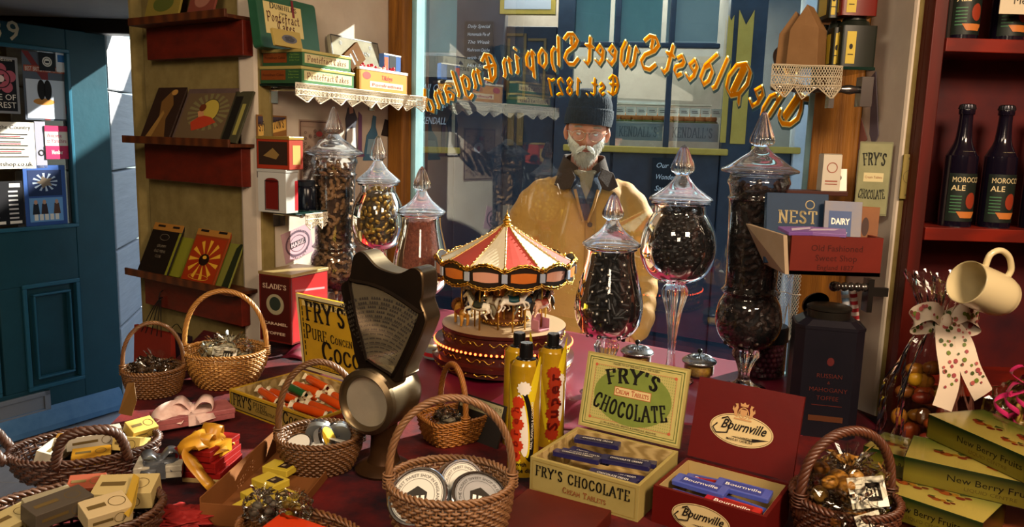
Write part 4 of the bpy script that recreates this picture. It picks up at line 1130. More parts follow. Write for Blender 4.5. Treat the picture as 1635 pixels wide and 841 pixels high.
# glasses
gl = MB().use(mat('b8a890', .2, 1))
for s in (-1, 1):
    gl.tube([(s * .034 + .0265 * math.cos(a) * (1.0), -.022 + .004 * abs(math.cos(a)) * (1 if s * math.cos(a) > 0 else 0), -.006 + (.018 if math.sin(a) > 0 else .021) * math.sin(a)) for a in [i * PI / 16 for i in range(32)]], .0013, 6, closed=True)
    gl.tube([(s * .0605, -.018, .004), (s * .077, .01, .004), (s * .083, .085, .0), (s * .082, .10, -.012)], .0014, 6)
gl.tube([(-.0085, -.022, .002), (-.004, -.026, .006), (.004, -.026, .006), (.0085, -.022, .002)], .0014, 6)
go = gl.build('glasses', head, smooth=True)
gn = MB().use(GLASS_JAR)
for s in (-1, 1):
    gn.tf(T(s * .034, -.0215, -.006) @ RX(PI / 2)).disc(0, 0, .0255, .0185)
gn.build('lens', go)
# beard, moustache, brows, side hair: tapering locks over a soft body of hair
BRD = mat('e8e4da', .8, h2='c0bab0', sc=60, bump=.4, bsc=200)
rn = random.Random(11)
bd = MB().use(BRD)
def surf(az, z):                                         # a point on the face near azimuth az (0 = front) and height z
    v = math.asin(max(-1, min(1, z / .118))) / PI + .5
    return V(headf((az) / (2 * PI) % 1, v))
def beardf(u, v):
    az = (-1.32 + 2.64 * u); zt_ = -.058 + .052 * abs(2 * u - 1) ** 1.3 - (.012 if abs(2 * u - 1) < .30 else 0); zb_ = -.113
    z = zt_ + (zb_ - zt_) * min(1, v * 1.35)
    p = surf(az, max(z, -.1165))
    out = V((p.x, p.y - .085, 0)); out = out.normalized() if out.length > 1e-5 else V((0, -1, 0))
    th = .016 * math.sin(min(1, v * 1.3 + .05) * PI * .5) * (1 - abs(2 * u - 1) ** 5) + .001
    p = p + out * th + V((0, 0, 0))
    if v > .55: p = p + V((0, .0 + .02 * (v - .55), -.085 * (v - .55) / .45 * (1 - .45 * abs(2 * u - 1))))
    return p + V((0, 0, 0)) * 1 + out * .0025 * noise.noise(p * 160)
bd.grid(beardf, 50, 24)
def lock(mb, p, d, L, r=.0011):
    d = d.normalized(); q = p + d * L * .5 + V((rn.uniform(-1, 1), rn.uniform(-1, 1), 0)) * L * .07; e = p + d * L + V((rn.uniform(-1, 1), rn.uniform(-1, 1), rn.uniform(-.6, .3))) * L * .18
    mb.tube([p, q, e], [r, r * .8, r * .2], 4, cap=False)
for i in range(1500):
    u, v = rn.random(), rn.random() ** .8
    p = V(beardf(u, v)); az = (-1.32 + 2.64 * u)
    o_ = V((math.sin(az) * 1, -math.cos(az), 0)); 
    lock(bd, p - o_ * .002, V((o_.x * .35, o_.y * .35, -1)), rn.uniform(.010, .022), .0009)
bd.build('beard', head, smooth=True)
mu = MB().use(BRD)
for s in (-1, 1):
    mu.tube([(s * .002, -.026, -.049), (s * .012, -.024, -.052), (s * .023, -.012, -.060), (s * .031, .001, -.073), (s * .035, .008, -.088)], [.004, .0085, .0085, .0065, .003], 10)
for i in range(420):
    s = rn.choice((-1, 1)); t = rn.random()
    p = V((s * (.003 + .027 * t), -.031 + .028 * t ** 1.5 + rn.uniform(-.002, .002), -.046 - .022 * t + rn.uniform(-.006, .006)))
    lock(mu, p, V((s * .8, -.25 + .4 * t, -.9)), rn.uniform(.008, .015), .0009)
mu.build('moustache', head, smooth=True)
eb = MB().use(mat('b8b0a4', .8))
for s in (-1, 1):
    for i in range(90):
        t = rn.random(); p = V((s * (.012 + .036 * t), -.010 + .020 * t ** 2, .021 + .005 * math.sin(PI * t) + rn.uniform(-.003, .003)))
        lock(eb, p, V((s * 1, -.3, .15)), rn.uniform(.007, .012), .0008)
eb.build('eyebrows', head, smooth=True)
# hat
hat = MB().use(mat('161c24', .95, h2='232d38', sc=60, bump=1, bsc=150))
hat.tf(T(0, .085, .022) @ RX(R(-10)))
def hatf(u, v):
    a = 2 * PI * u; rx, ry = .088, .108
    if v < .36: t = v / .36; k = 1.07 + .030 * math.sin(PI * t); z = -.002 + .062 * t
    elif v < .40: t = (v - .36) / .04; k = 1.08 - .07 * t; z = .060 + .004 * math.sin(PI * t)
    else: t = (v - .40) / .6; k = 1.02 * math.cos(t * PI / 2) ** .62; z = .060 + .083 * math.sin(t * PI / 2)
    k *= 1 + .004 * math.cos(46 * a); k = max(k, .001)
    wob = .004 * math.sin(3 * a + 4 * v)
    return ((rx + wob) * k * math.cos(a), (ry + wob) * k * math.sin(a), z)
hat.grid(hatf, 276, 36, cu=True)
hat.build('knit_hat', man, smooth=True, M=HM)
# torso of the coat: one loft from hem to collar, sleeves grown from the shoulders
SH = EZ - .235                                          # shoulder line in his own z
def loft(mb, rings, n=56):
    def f(u, v):
        k = v * (len(rings) - 1); i = min(int(k), len(rings) - 2); t = k - i
        A, B_ = rings[i], rings[i + 1]; g = [A[j] + (B_[j] - A[j]) * t for j in range(6)]
        a = 2 * PI * u; e = g[5]
        cx = math.copysign(abs(math.cos(a)) ** e, math.cos(a)); cy = math.copysign(abs(math.sin(a)) ** e, math.sin(a))
        x, y, z = g[0] + g[2] * cx, g[1] + g[3] * cy, g[4]
        d = .006 * noise.noise(V((x * 5, y * 5, z * 9))) + .004 * noise.noise(V((x * 14, y * 14, z * 5)))
        return (x * (1 + d * 2), y * (1 + d * 3) + d, z)
    mb.grid(f, n, (len(rings) - 1) * 6, cu=True)
#        cx, cy, rx, ry, z, squareness
rings = [(0, .07, .225, .165, SH - .66, .8), (0, .07, .222, .165, SH - .45, .8), (0, .07, .212, .158, SH - .28, .8), (0, .07, .206, .150, SH - .14, .8), (0, .08, .198, .138, SH - .05, .82),
         (0, .085, .178, .122, SH + .008, .9), (0, .088, .146, .102, SH + .045, 1), (0, .09, .088, .078, SH + .075, 1)]
ct = MB().use(COAT); loft(ct, [(0, .07, .002, .002, SH - .661, .8)] + rings + [(0, .09, .002, .002, SH + .077, 1)])
# sleeves with hands in the pockets
for s in (-1, 1):
    sl_ = ct
    path = [(s * .110, .09, SH - .010), (s * .165, .085, SH - .036), (s * .212, .075, SH - .11), (s * .236, .06, SH - .24), (s * .248, .045, SH - .34), (s * .240, -.015, SH - .43), (s * .225, -.085, SH - .50), (s * .185, -.105, SH - .545)]
    sm_ = []
    for i in range(len(path) - 1):
        for j in range(6):
            t = j / 6; a, b = V(path[i]), V(path[i + 1]); p0_ = V(path[max(i - 1, 0)]); p3 = V(path[min(i + 2, len(path) - 1)])
            sm_.append(.5 * (2 * a + (b - p0_) * t + (2 * p0_ - 5 * a + 4 * b - p3) * t * t + (3 * a - p0_ - 3 * b + p3) * t ** 3))
    sm_.append(V(path[-1]))
    rr = [.072 + .012 * math.sin(min(1, i / 12) * PI * .5) - .030 * max(0, (i - 12) / (len(sm_) - 12)) + .0035 * math.sin(i * 1.7) for i in range(len(sm_))]
    sl_.tube(sm_, rr, 22)
coat = ct.build('coat', man, smooth=True)
rm = coat.modifiers.new('r', 'REMESH'); rm.mode = 'VOXEL'; rm.voxel_size = .007; rm.use_smooth_shade = True
sm2 = coat.modifiers.new('s', 'SMOOTH'); sm2.iterations = 6; sm2.factor = .6
for s in (-1, 1):
    pk = MB().use(COAT).tf(T(s * .145, -.102, SH - .60) @ RZ(s * .35)); pk.box(-.075, .075, -.012, .0, -.10, .06); pk.build('pocket', coat, bevel=.006)
    hn = MB().use(SKIN).tf(T(s * .178, -.105, SH - .552))
    hn.tube([(0, 0, .02), (-s * .01, -.006, -.01), (-s * .015, -.006, -.04)], [.022, .027, .02], 12)
    for k in range(4): hn.tube([(-s * (.0 + k * .011) + s * .012, -.018, -.02), (-s * (.0 + k * .011) + s * .010, -.024, -.045), (-s * (.0 + k * .011) + s * .008, -.012, -.065)], [.0085, .008, .0065], 8)
    hn.tube([(s * .018, -.008, .0), (s * .026, -.018, -.02), (s * .020, -.022, -.042)], [.010, .009, .007], 8)
    hn.build('hand', man, smooth=True)
pl_ = MB().use(mat('946630', .75, bump=.4, bsc=60))
def front(z): # depth of the coat front at height z
    for A, B_ in zip(rings, rings[1:]):
        if A[4] <= z <= B_[4]:
            t = (z - A[4]) / (B_[4] - A[4]); return (A[1] - A[3]) * (1 - t) + (B_[1] - B_[3]) * t
    return -.1
pl_.grid(lambda u, v: (.004 + .042 * (u - .1), front(SH - .64 + .62 * v) - .006 - .002 * math.sin(PI * u), SH - .64 + .62 * v), 6, 30)
po = pl_.build('button_placket', coat, smooth=True); po.modifiers.new('t', 'SOLIDIFY').thickness = .004
bt = MB().use(mat('2a1c14', .4))
for z in (SH - .115, SH - .26, SH - .40, SH - .54):
    bt.cyl((.018, front(z) - .014, z), (.018, front(z) - .008, z), .010, 14); bt.ring(0, 0, .0, .0, 0) if 0 else None
    b_ = bt.build('button', coat, smooth='auto'); bt = MB().use(mat('2a1c14', .4))
# lapels / corduroy collar, standing open
co = MB().use(CORD)
def colf(u, v):
    a = -PI * .5 - PI * (u - .5) * 1.78               # around the neck, open at the front
    rx = .084 + .040 * v; ry = .082 + .030 * v
    cu_ = abs(2 * u - 1)
    z = SH + .082 + .070 * (1 - v) - .040 * v - .10 * cu_ ** 3.5 * (.5 + .7 * v) 
    return (rx * math.cos(a + PI), .09 - ry * math.sin(a), z)
co.grid(lambda u, v: colf(u, v), 60, 12)
def colf2(u, v):
    p = V(colf(u, 0)); q = V(colf(u, 1)); e = q + V((0, 0, -.0))
    return p
c_o = co.build('collar', coat, smooth=True)
c_o.modifiers.new('t', 'SOLIDIFY').thickness = .006
for s in (-1, 1):
    lp_ = MB().use(CORD).tf(ID)
    ps = [(s * .060, -.030, SH + .100), (s * .106, -.012, SH + .082), (s * .124, -.045, SH + .032), (s * .090, -.066, SH + .014), (s * .060, -.072, SH + .022), (s * .042, -.058, SH + .065)]
    lp_.add(ps, [tuple(range(6))]); l_ = lp_.build('collar_point', coat, smooth=False); l_.modifiers.new('t', 'SOLIDIFY').thickness = .007; b = l_.modifiers.new('b', 'BEVEL'); b.width = .003; b.segments = 2
    # inside facing edges of the coat opening
    lf = MB().use(mat('9a6c36', .8)).tube([(s * .045, -.075, SH + .02), (s * .028, -.088, SH - .045), (s * .008, -.095, SH - .105)], [.006, .006, .005], 8); lf.build('opening_edge', coat, smooth=True)
# scarf and jumper in the opening
sc_ = MB().use(mat('1c2634', .9, h2='2c3a4c', sc=30, stretch=(4, 4, .6), bump=.8, bsc=90))
sc_.tube([(.074 * math.cos(a), .075 - .082 * math.sin(a) if 1 else 0, SH + .075 - .045 * math.sin(a) ** 2 * (1 if math.sin(a) > 0 else 0)) for a in [i * PI / 18 for i in range(36)]], .021, 12, closed=True, flat=1.3)
for s in (-1, 1):
    sc_.tube([(s * .050, -.012, SH + .055), (s * .034, -.050, SH + .015), (s * .014, -.074, SH - .035), (s * .006, -.078, SH - .10)], [.022, .025, .020, .010], 12, flat=.7)
sc_.build('scarf', man, smooth=True)
jp = MB().use(mat('7e705a', .95, bump=1, bsc=220)); jp.tube([(.052 * math.cos(a), .075 - .070 * math.sin(a), SH + .105 - .03 * (math.sin(a) > 0) * math.sin(a)) for a in [i * PI / 16 for i in range(32)]], .014, 10, closed=True)
jp.grid(lambda u, v: ((u - .5) * .06 * v, -.050 - .01 * math.sin(PI * u) - .012 * (1 - v), SH - .08 + .16 * v), 8, 8); jp.build('jumper', man, smooth=True)
# trousers and shoes
tr = MB().use(mat('23262c', .85, bump=.4, bsc=50))
for s in (-1, 1):
    tr.tube([(s * .09, .08, SH - .60), (s * .10, .075, SH - .85), (s * .105, .085, .50), (s * .108, .085, .09)], [.115, .095, .075, .065], 20)
tr.build('trousers', man, smooth=True)
for s in (-1, 1):
    sh2 = MB().use(mat('2a1c14', .5)); sh2.grid(lambda u, v: (s * .112 + (.045 * math.cos(2 * PI * u)) * (1 - .35 * v), .02 + .14 * math.sin(2 * PI * u) * (1 - .3 * v) + .03 * v, .002 + .09 * math.sin(v * PI / 2)), 24, 8, cu=True)
    sh2.build('shoe', man, smooth=True)
# ------------------------------------------------------------------ wicker
def wicker(h1='9a6a34', h2='6a421c'): return mat(h1, .45, h2=h2, sc=40, amt=.7, spec=.6)
def catmull(p, k=6, closed=False):
    out = []; n = len(p); p = [V(q) for q in p]
    for i in range(n if closed else n - 1):
        if closed: a, b, c, d = p[i - 1], p[i], p[(i + 1) % n], p[(i + 2) % n]
        else: a, b, c, d = p[max(i - 1, 0)], p[i], p[i + 1], p[min(i + 2, n - 1)]
        for j in range(k):
            t = j / k; out.append(.5 * (2 * b + (c - a) * t + (2 * a - 5 * b + 4 * c - d) * t * t + (3 * b - a - 3 * c + d) * t ** 3))
    if not closed: out.append(p[-1])
    return out
def rope(mb, path, r, strands, turns, rs, closed=False, n=6):
    """strands twisted round a path"""
    path = [V(p) for p in path]; k = len(path)
    fr = []; last = None
    for i in range(k):
        t = (path[(i + 1) % k] - path[i - 1]) if closed else (path[min(i + 1, k - 1)] - path[max(i - 1, 0)])
        t.normalize()
        x = (t.cross(V((0, 0, 1))) if abs(t.z) < .95 else t.orthogonal()) if last is None else last - t * last.dot(t)
        x.normalize(); last = x; fr.append((x, t.cross(x)))
    for s in range(strands):
        pts = []
        for i, p in enumerate(path):
            a = 2 * PI * (turns * i / k + s / strands); x, y = fr[i]; pts.append(p + x * r * math.cos(a) + y * r * math.sin(a))
        mb.tube(pts, rs, n, closed=closed)
def basket(M, label, rx, ry, h, base_k=.72, h1='9a6a34', h2='6a421c', handle=None, hang=0, square=1.0, rows=None, group='wicker baskets on the display table', wr=.0022, ns=31, hr=.0045):
    root = thing('wicker_basket', label, 'basket', M, group); W = wicker(h1, h2)
    def rad(a, t):
        k = base_k + (1 - base_k) * math.sin(t * PI / 2) ** .9; e = square
        c, s = math.cos(a), math.sin(a); f = (abs(c) ** (2 / e) + abs(s) ** (2 / e)) ** (-e / 2)
        return V((rx * k * c * f, ry * k * s * f, h * t))
    b = MB().use(W); rows = rows or int(h / (wr * 2.3))
    for k in range(rows):
        t = (k + .5) / rows; pts = []
        for i in range(ns * 2):
            a = PI * i / ns; p = rad(a, t); o_ = V((p.x, p.y, 0)).normalized(); s_ = math.sin(PI * i / 2 + PI / 4) * (1 if k % 2 else -1)
            s_ = (1 if (i // 1) % 2 else -1) * (1 if k % 2 else -1) if True else s_
            pts.append(p + o_ * (wr * 1.1 * s_) + V((0, 0, random.uniform(-.4, .4) * wr * .5)))
        b.tube(catmull(pts, 2, True), wr, 5, closed=True)
    for i in range(ns * 2):
        a = PI * (i) / ns
        b.tube([rad(a, t) for t in (0, .25, .5, .75, 1.0)], wr * .9, 5)
    b.lathe([(.001, .003), (1, .003), (1, .0), (.001, .0)], 32)
    for i in range(len(b.v) - 4 * 32, len(b.v)):
        x, y, z = b.v[i]; b.v[i] = (x * rx * base_k * .97, y * ry * base_k * .97, z)
    b.build('woven_body', root, smooth=True)
    r = MB().use(W); ring = [rad(2 * PI * i / 96, 1.0) for i in range(96)]
    rope(r, ring, wr * 1.7, 3, int(90 * (rx + ry)) + 6, wr * 1.05, True)
    r.build('rim', root, smooth=True)
    if handle:
        hm = MB().use(W); hd_, ang = handle, hang
        p0_, p1_ = rad(ang, 1), rad(ang + PI, 1); pts = []
        for i in range(33):
            t = i / 32; u = -math.cos(PI * t); z = math.sin(PI * t) ** .8 * hd_
            pts.append((p0_ + p1_) / 2 + (p1_ - p0_) / 2 * u + V((0, 0, z)))
        pts = [rad(ang, .55)] + pts + [rad(ang + PI, .55)]
        rope(hm, catmull(pts, 3), hr * .75, 5, 7, hr * .62, n=6)
        for e in (p0_, p1_):                           # bindings at the feet
            for k in range(5): hm.tube([e + V((hr * 1.9 * math.cos(a), hr * 1.9 * math.sin(a), -.010 + k * .005)) for a in [i * PI / 5 for i in range(10)]], .0016, 5, closed=True)
        hm.build('handle', root, smooth=True)
    return root
def on_table(px, py, z=TZ, rz=0): return T(PZ(px, py, z)) @ RZ(rz)

basket(T(PZ(362, 612, TZ)), 'pale willow basket with a tall hoop handle, filled with wrapped soaps, below the card ledges', .096, .086, .085, .66, 'b8843f', '8a5a26', .142, R(4))
basket(T(toz(247, 1.73, TZ)) @ RZ(R(30)), 'dark basket with a thin hoop handle between red gift bag and pale willow basket', .064, .060, .06, .8, '7a5026', '4c2c12', .105, R(-10), hr=.0035)
BC = T(PZ(511, 744, TZ)); basket(BC, 'basket of small tins directly before the yellow cocoa lid', .074, .068, .062, .75, '6e4824', '4a2c14', .135, R(3))
BD = T(PZ(718, 872, TZ)); basket(BD, 'basket of silver tins with an arched handle in front of the scale', .090, .080, .105, .78, '8c6440', '5c3c22', .125, R(6), wr=.0024)
BE = T(PZ(722, 700, TZ)) @ RZ(R(35)); basket(BE, 'small square light brown basket behind the basket of silver tins', .062, .050, .050, .78, 'b4742c', '84501c', .105, R(90), square=.45, wr=.0020, ns=22)
BF = T(PZ(1343, 858, TZ)) @ RZ(R(20)); basket(BF, 'deep dark basket of wrapped fudge bags beside the green boxes', .078, .078, .070, .8, '5a2f18', '3a1c0e', .105, R(-8), wr=.0026, hr=.006)
BG = T(PZ(140, 748, TZ)) @ RZ(R(24)); basket(BG, 'oval dark basket of cartons with braided loop handles at the table edge', .118, .082, .045, .85, '4c2a16', '2c160c', None, wr=.0026, ns=25)
BH = T(PZ(110, 880, TZ)) @ RZ(R(22)); basket(BH, 'large dark basket of wrapped parcels at the bottom left corner', .125, .095, .06, .85, '56331c', '341c0e', None, wr=.0026, ns=25)
BI = T(PZ(482, 905, TZ)) @ RZ(R(-28)); basket(BI, 'brown basket holding a red packet along the bottom edge, under the yellow packs', .105, .06, .05, .9, '7a4c24', '4c2c14', None, wr=.0022)
for bas, pts in ((BG, [(-.118, -.03, .04), (-.145, -.03, .085), (-.145, .02, .09), (-.118, .035, .04)]), (BG, [(-.04, -.080, .04), (-.02, -.088, .095), (.05, -.088, .095), (.07, -.075, .04)])):
    lp_ = MB().use(wicker('4a2a18', '2a160c')); rope(lp_, catmull([V(p) for p in pts], 12), .005, 4, 6, .0042)
    q = [o for o in C.objects if o.get('label', '').startswith('oval dark basket')][0]
    lp_.build('loop_handle', q, smooth=True)

# ------------------------------------------------------------------ weighing scale
SF = PZ(608, 770, TZ)
SCM = T(SF + V((-.020, .03, 0))) @ RZ(R(-26))
scl = thing('weighing_scale', 'old dark metal shop scale with a fan-shaped dial standing before the carousel', 'scale', SCM)
SM = mat('74644c', .36, .9, h2='5a4c38', sc=6, bump=.1, bsc=40)
SD = mat('0e0a07', .7, 0, h2='181009', sc=14, spec=.04)
k_ = .000392
cx_, cy_ = 190, 1068        # crop pixels of the photograph read into metres above the foot
def sp(x, y): return ((x - cx_) * k_ / .90, (cy_ - y) * k_)
out = [(35, 240), (38, 200), (75, 165), (88, 95), (98, 62), (122, 44), (150, 52), (200, 98), (250, 116), (305, 122), (340, 108), (372, 90), (400, 94), (418, 120), (420, 200), (412, 235), (436, 300), (430, 340), (395, 430), (345, 540), (320, 600), (160, 590), (110, 545), (80, 420)]
o2 = [sp(*p) for p in out]
def rnd_poly(pts, k=4):
    c = catmull([V((p[0], p[1], 0)) for p in pts], k, True); return [(p.x, p.y) for p in c]
hb = MB().use(SM).tf(UPM); hb.prism(rnd_poly(o2, 4), -.052, 0)
hb.build('dial_housing', scl, smooth='auto', bevel=.006)
hf = MB().use(SD).tf(UPM); hf.prism([(x * .985 + .0006, y * .995 + .0012) for x, y in rnd_poly(o2, 4)], 0, .0012); hf.build('dark_front_sheet', scl)  # dark sheet added so the front stays dark while the side looks sunlit
fr_ = MB().use(SD).tf(UPM)
inn = [sp(*p) for p in [(95, 215), (120, 190), (240, 205), (385, 275), (400, 310), (300, 545), (270, 560), (180, 520), (165, 500)]]
ip = rnd_poly(inn, 4); op = [(x * 1.0 + (x - sp(240, 380)[0]) * .14, y + (y - sp(240, 380)[1]) * .10) for x, y in ip]
v = [(x, y, .0014) for x, y in op] + [(x, y, .007) for x, y in [((a[0] + b[0]) / 2, (a[1] + b[1]) / 2) for a, b in zip(op, ip)]] + [(x, y, .001) for x, y in ip]; n_ = len(ip)
fr_.add(v, [(j * n_ + i, j * n_ + (i + 1) % n_, (j + 1) * n_ + (i + 1) % n_, (j + 1) * n_ + i) for j in (0, 1) for i in range(n_)])
fr_.build('dial_bezel', scl, smooth='auto')
dl = MB().use(mat('63563e', .6, h2='544832', sc=10, spec=.2)).tf(UPM @ T(0, 0, .0025)); dl.add([(x, y, 0) for x, y in ip], [tuple(range(n_))])
dl.use(mat('2a241c', .6)); dl.tf(UPM @ T(0, 0, .0030))
c0 = sp(228, 640)
for j in range(14):
    r = .055 + j * .0078
    for i in range(34):
        a = R(118 - 62 * i / 33) + R(4)
        for ww in (0,):
            x, y = c0[0] + r * math.cos(a), c0[1] + r * math.sin(a)
            u = V((-math.sin(a), math.cos(a))); q = V((math.cos(a), math.sin(a))); s_ = .35 + .04 * j
            L_, H_ = .0017 * s_ * 1.5, .0028 * s_
            if (i * 7 + j * 3) % 5: dl.add([(x - u.x * L_ - q.x * H_, y - u.y * L_ - q.y * H_, 0), (x + u.x * L_ - q.x * H_, y + u.y * L_ - q.y * H_, 0), (x + u.x * L_ * .6 + q.x * H_, y + u.y * L_ * .6 + q.y * H_, 0), (x - u.x * L_ * .6 + q.x * H_, y - u.y * L_ * .6 + q.y * H_, 0)], [(0, 1, 2, 3)])
    pts = [(c0[0] + (r + .004) * math.cos(R(122 - 62 * i / 30)), c0[1] + (r + .004) * math.sin(R(122 - 62 * i / 30))) for i in range(31)]
    if j % 3 == 2: dl.add([(a[0], a[1], 0) for p in zip(pts, [(c0[0] + (r + .0047) * math.cos(R(122 - 62 * i / 30)), c0[1] + (r + .0047) * math.sin(R(122 - 62 * i / 30))) for i in range(31)]) for a in p], [(2 * i, 2 * i + 2, 2 * i + 3, 2 * i + 1) for i in range(30)])
o = dl.build('price_dial', scl); o['label'] = 'fan-shaped price chart printed with rows of figures'
gg = MB().use(GLASS_JAR).tf(UPM @ T(0, 0, .005)); gg.add([(x, y, 0) for x, y in ip], [tuple(range(n_))]); gg.build('dial_glass', scl)
dr2 = MB().use(SM)
dcx, dcy = sp(196, 705); DR = .056
dr2.tf(T(dcx, 0, dcy) @ RX(PI / 2)); dr2.lathe([(.001, -.085), (.045, -.085), (.054, -.066), (DR, -.05), (DR, .012), (DR + .003, .016), (DR + .002, .024), (DR - .006, .030), (DR - .010, .026), (DR - .012, .018)], 56)
dr2.build('round_drum', scl, smooth='auto')
ml = MB().use(mat('8c8474', .2, .3, h2='a09886', sc=20)).tf(T(dcx, 0, dcy) @ RX(PI / 2)); ml.disc(0, 0, DR - .011, DR - .011, .019, 48)
o = ml.build('round_window', scl); o['label'] = 'round glass window with a metallic sheen'
cl = MB().use(mat('4c321c', .35, .6, h2='2c1c10', sc=8)); cl.lathe([(.001, 0), (.085, 0), (.085, .006), (.070, .014), (.036, .020), (.028, .032), (.024, .060), (.026, dcy - DR * .8)], 40); cl.tf(T(dcx * .5, .03, 0))
q = MB().use(mat('4c321c', .35, .6, h2='2c1c10', sc=8)).tf(T(dcx, .03, 0)); q.lathe([(.001, 0), (.050, 0), (.052, .005), (.044, .012), (.030, .018), (.025, .030), (.023, .060), (.026, dcy - DR * .75)], 40); q.build('pedestal', scl, smooth='auto')

# ------------------------------------------------------------------ hinged boxes
def open_box(name, label, flb, frb, z, hgt, back_right, hinge_tl, m_out, m_in, th=.006, draw=None, draw_lid=None, draw_side=None, group=None, lidth=.006, lid_m=None):
    M, L = place(flb, frb, z)
    a = M.inverted() @ PZ(*back_right, z + hgt); D = max(.05, a.y)
    root = thing(name, label, 'box', M, group)
    b = MB().use(m_out)
    def panel(x0, x1, y0, y1, z0, z1): b.box(x0, x1, y0, y1, z0, z1)
    panel(0, L, 0, th, 0, hgt); panel(0, L, D - th, D, 0, hgt); panel(0, th, th, D - th, 0, hgt); panel(L - th, L, th, D - th, 0, hgt)
    b.use(m_in); b.box(th, L - th, th, D - th, 0, th); b.box(th, th + .001, th, D - th, th, hgt - .001); b.box(L - th - .001, L - th, th, D - th, th, hgt - .001); b.box(th, L - th, D - th - .001, D - th, th, hgt - .001)
    if draw: b.tf(T(L / 2, -.0006, hgt / 2) @ UPM); draw(b, L / 2, hgt / 2); b.tf(ID)
    if draw_side: b.tf(T(L + .0006, D / 2, hgt / 2) @ RZ(PI / 2) @ UPM); draw_side(b, D / 2, hgt / 2); b.tf(ID)
    b.build('box_body', root, bevel=.0008)
    # lid: its free left corner seen at hinge_tl lies in the plane square to the hinge
    w0 = M @ V((0, D, hgt)); hx = (M.to_3x3() @ V((1, 0, 0))).normalized()
    d = ray(*hinge_tl); t = (w0 - O).dot(hx) / d.dot(hx); c = O + d * t; up = (M.inverted() @ c) - V((0, D, hgt)); LL = math.hypot(up.y, up.z)
    u = V((0, up.y, up.z)) / LL
    lm = Matrix(((1, 0, 0, 0), (0, u.y, -u.z, D + .003), (0, u.z, u.y, hgt + .002), (0, 0, 0, 1)))
    lm = Matrix(((1, 0, 0, 0), (0, u.y, -u.z, D + .004), (0, u.z, u.y, hgt + .003), (0, 0, 0, 1)))
    l = MB().use(lid_m or m_out); l.box(0, L, 0, LL, -lidth, 0)
    if draw_lid: l.tf(T(L / 2, LL / 2, .0006)); draw_lid(l, L / 2, LL / 2); l.tf(ID)
    # which side of the lid looks at us
    n = lm.to_3x3() @ V((0, 0, 1)); 
    if (M.to_3x3() @ n).dot(O - w0) < 0: print('lid faces away', name)
    o = l.build('lid', root, M=lm, bevel=.0012)
    return root, M, L, D
OLDY = mat('c49c1e', .5, h2='967620', sc=9, amt=.7, bump=.2, bsc=60); WOODY = mat('b49c68', .6, h2='8c7444', sc=10, kind='wave', amt=.8, stretch=(1, 6, 6))
def cocoa_lid(b, W, H):
    b.use(mat('c9bb8c', .6)).frame(-W, W, -H, H, .008); b.use(INK).frame(-W + .008, W - .008, -H + .008, H - .008, .0025, .0002)
    b.use(mat('cbb46c', .6)).rect(-W * .86, W * .86, H * .72, H * .86, .0003); b.use(INK)
    sans(b, '· MAKERS TO HIS MAJESTY ·', .013, T(0, H * .75, .0006), width=W * 1.6)
    pen_text(b, "FRY'S", .045, T(-W * .30, H * .36, .0006), nib=(.12, .035, 0), width=W * .95)
    pen_text(b, 'Pure', .034, T(-W * .56, -.012, .0006), nib=(.09, .03, 0), width=W * .52, cap_small=True)
    pen_text(b, 'Concentrated', .020, T(W * .27, -.010, .0006), nib=(.09, .03, 0), width=W * 1.0, cap_small=True)
    pen_text(b, 'Cocoa', .046, T(W * .12, -H * .62, .0006), nib=(.11, .035, 0), width=W * 1.15, cap_small=True)
    for s in (-1, 1):
        for i in range(9): b.rect(s * (W - .019) - .0018, s * (W - .019) + .0018, -H * .6 + i * H * .15, -H * .6 + i * H * .15 + H * (.09 + .03 * (i % 2)), .0006)
    sans(b, 'J.S. FRY & SONS, LIMITED · BRISTOL & LONDON', .007, T(0, -H * .86, .0006), width=W * 1.7)
def cocoa_front(b, W, H):
    b.use(mat('8c7434', .5)).rect(-W * .96, W * .96, -H * .78, H * .8); b.use(INK).frame(-W * .96, W * .96, -H * .78, H * .8, .0018, .0003)
    pen_text(b, "FRY'S", .024, T(-W * .66, -H * .38, .0005), nib=(.10, .035, 0), width=W * .46); pen_text(b, 'PURE', .012, T(-W * .24, H * .0, .0005), nib=(.08, .03, 0)); pen_text(b, 'CONCENTRATED', .007, T(-W * .05, -H * .35, .0005), nib=(.08, .03, 0))
    pen_text(b, 'Cocoa', .024, T(W * .58, -H * .38, .0005), nib=(.10, .035, 0), cap_small=True, width=W * .58)
def cocoa_side(b, W, H):
    b.use(mat('7a2c14', .5)).rect(-W * .94, W * .94, -H * .8, H * .8); b.use(INK); sans(b, "Fry's", .03, T(-W * .4, -H * .3, .0005), shear=.4, bold=.02); sans(b, 'Cocoa', .016, T(W * .4, -H * .3, .0005), shear=.4)
r1, MB1, L1, D1 = open_box('cocoa_box', "old yellow wooden box lettered PURE CONCENTRATED COCOA, open and full of orange sticks", (367, 652), (505, 704), TZ, .045, (590, 622), (470, 470), OLDY, WOODY, draw=cocoa_front, draw_lid=cocoa_lid, draw_side=cocoa_side)
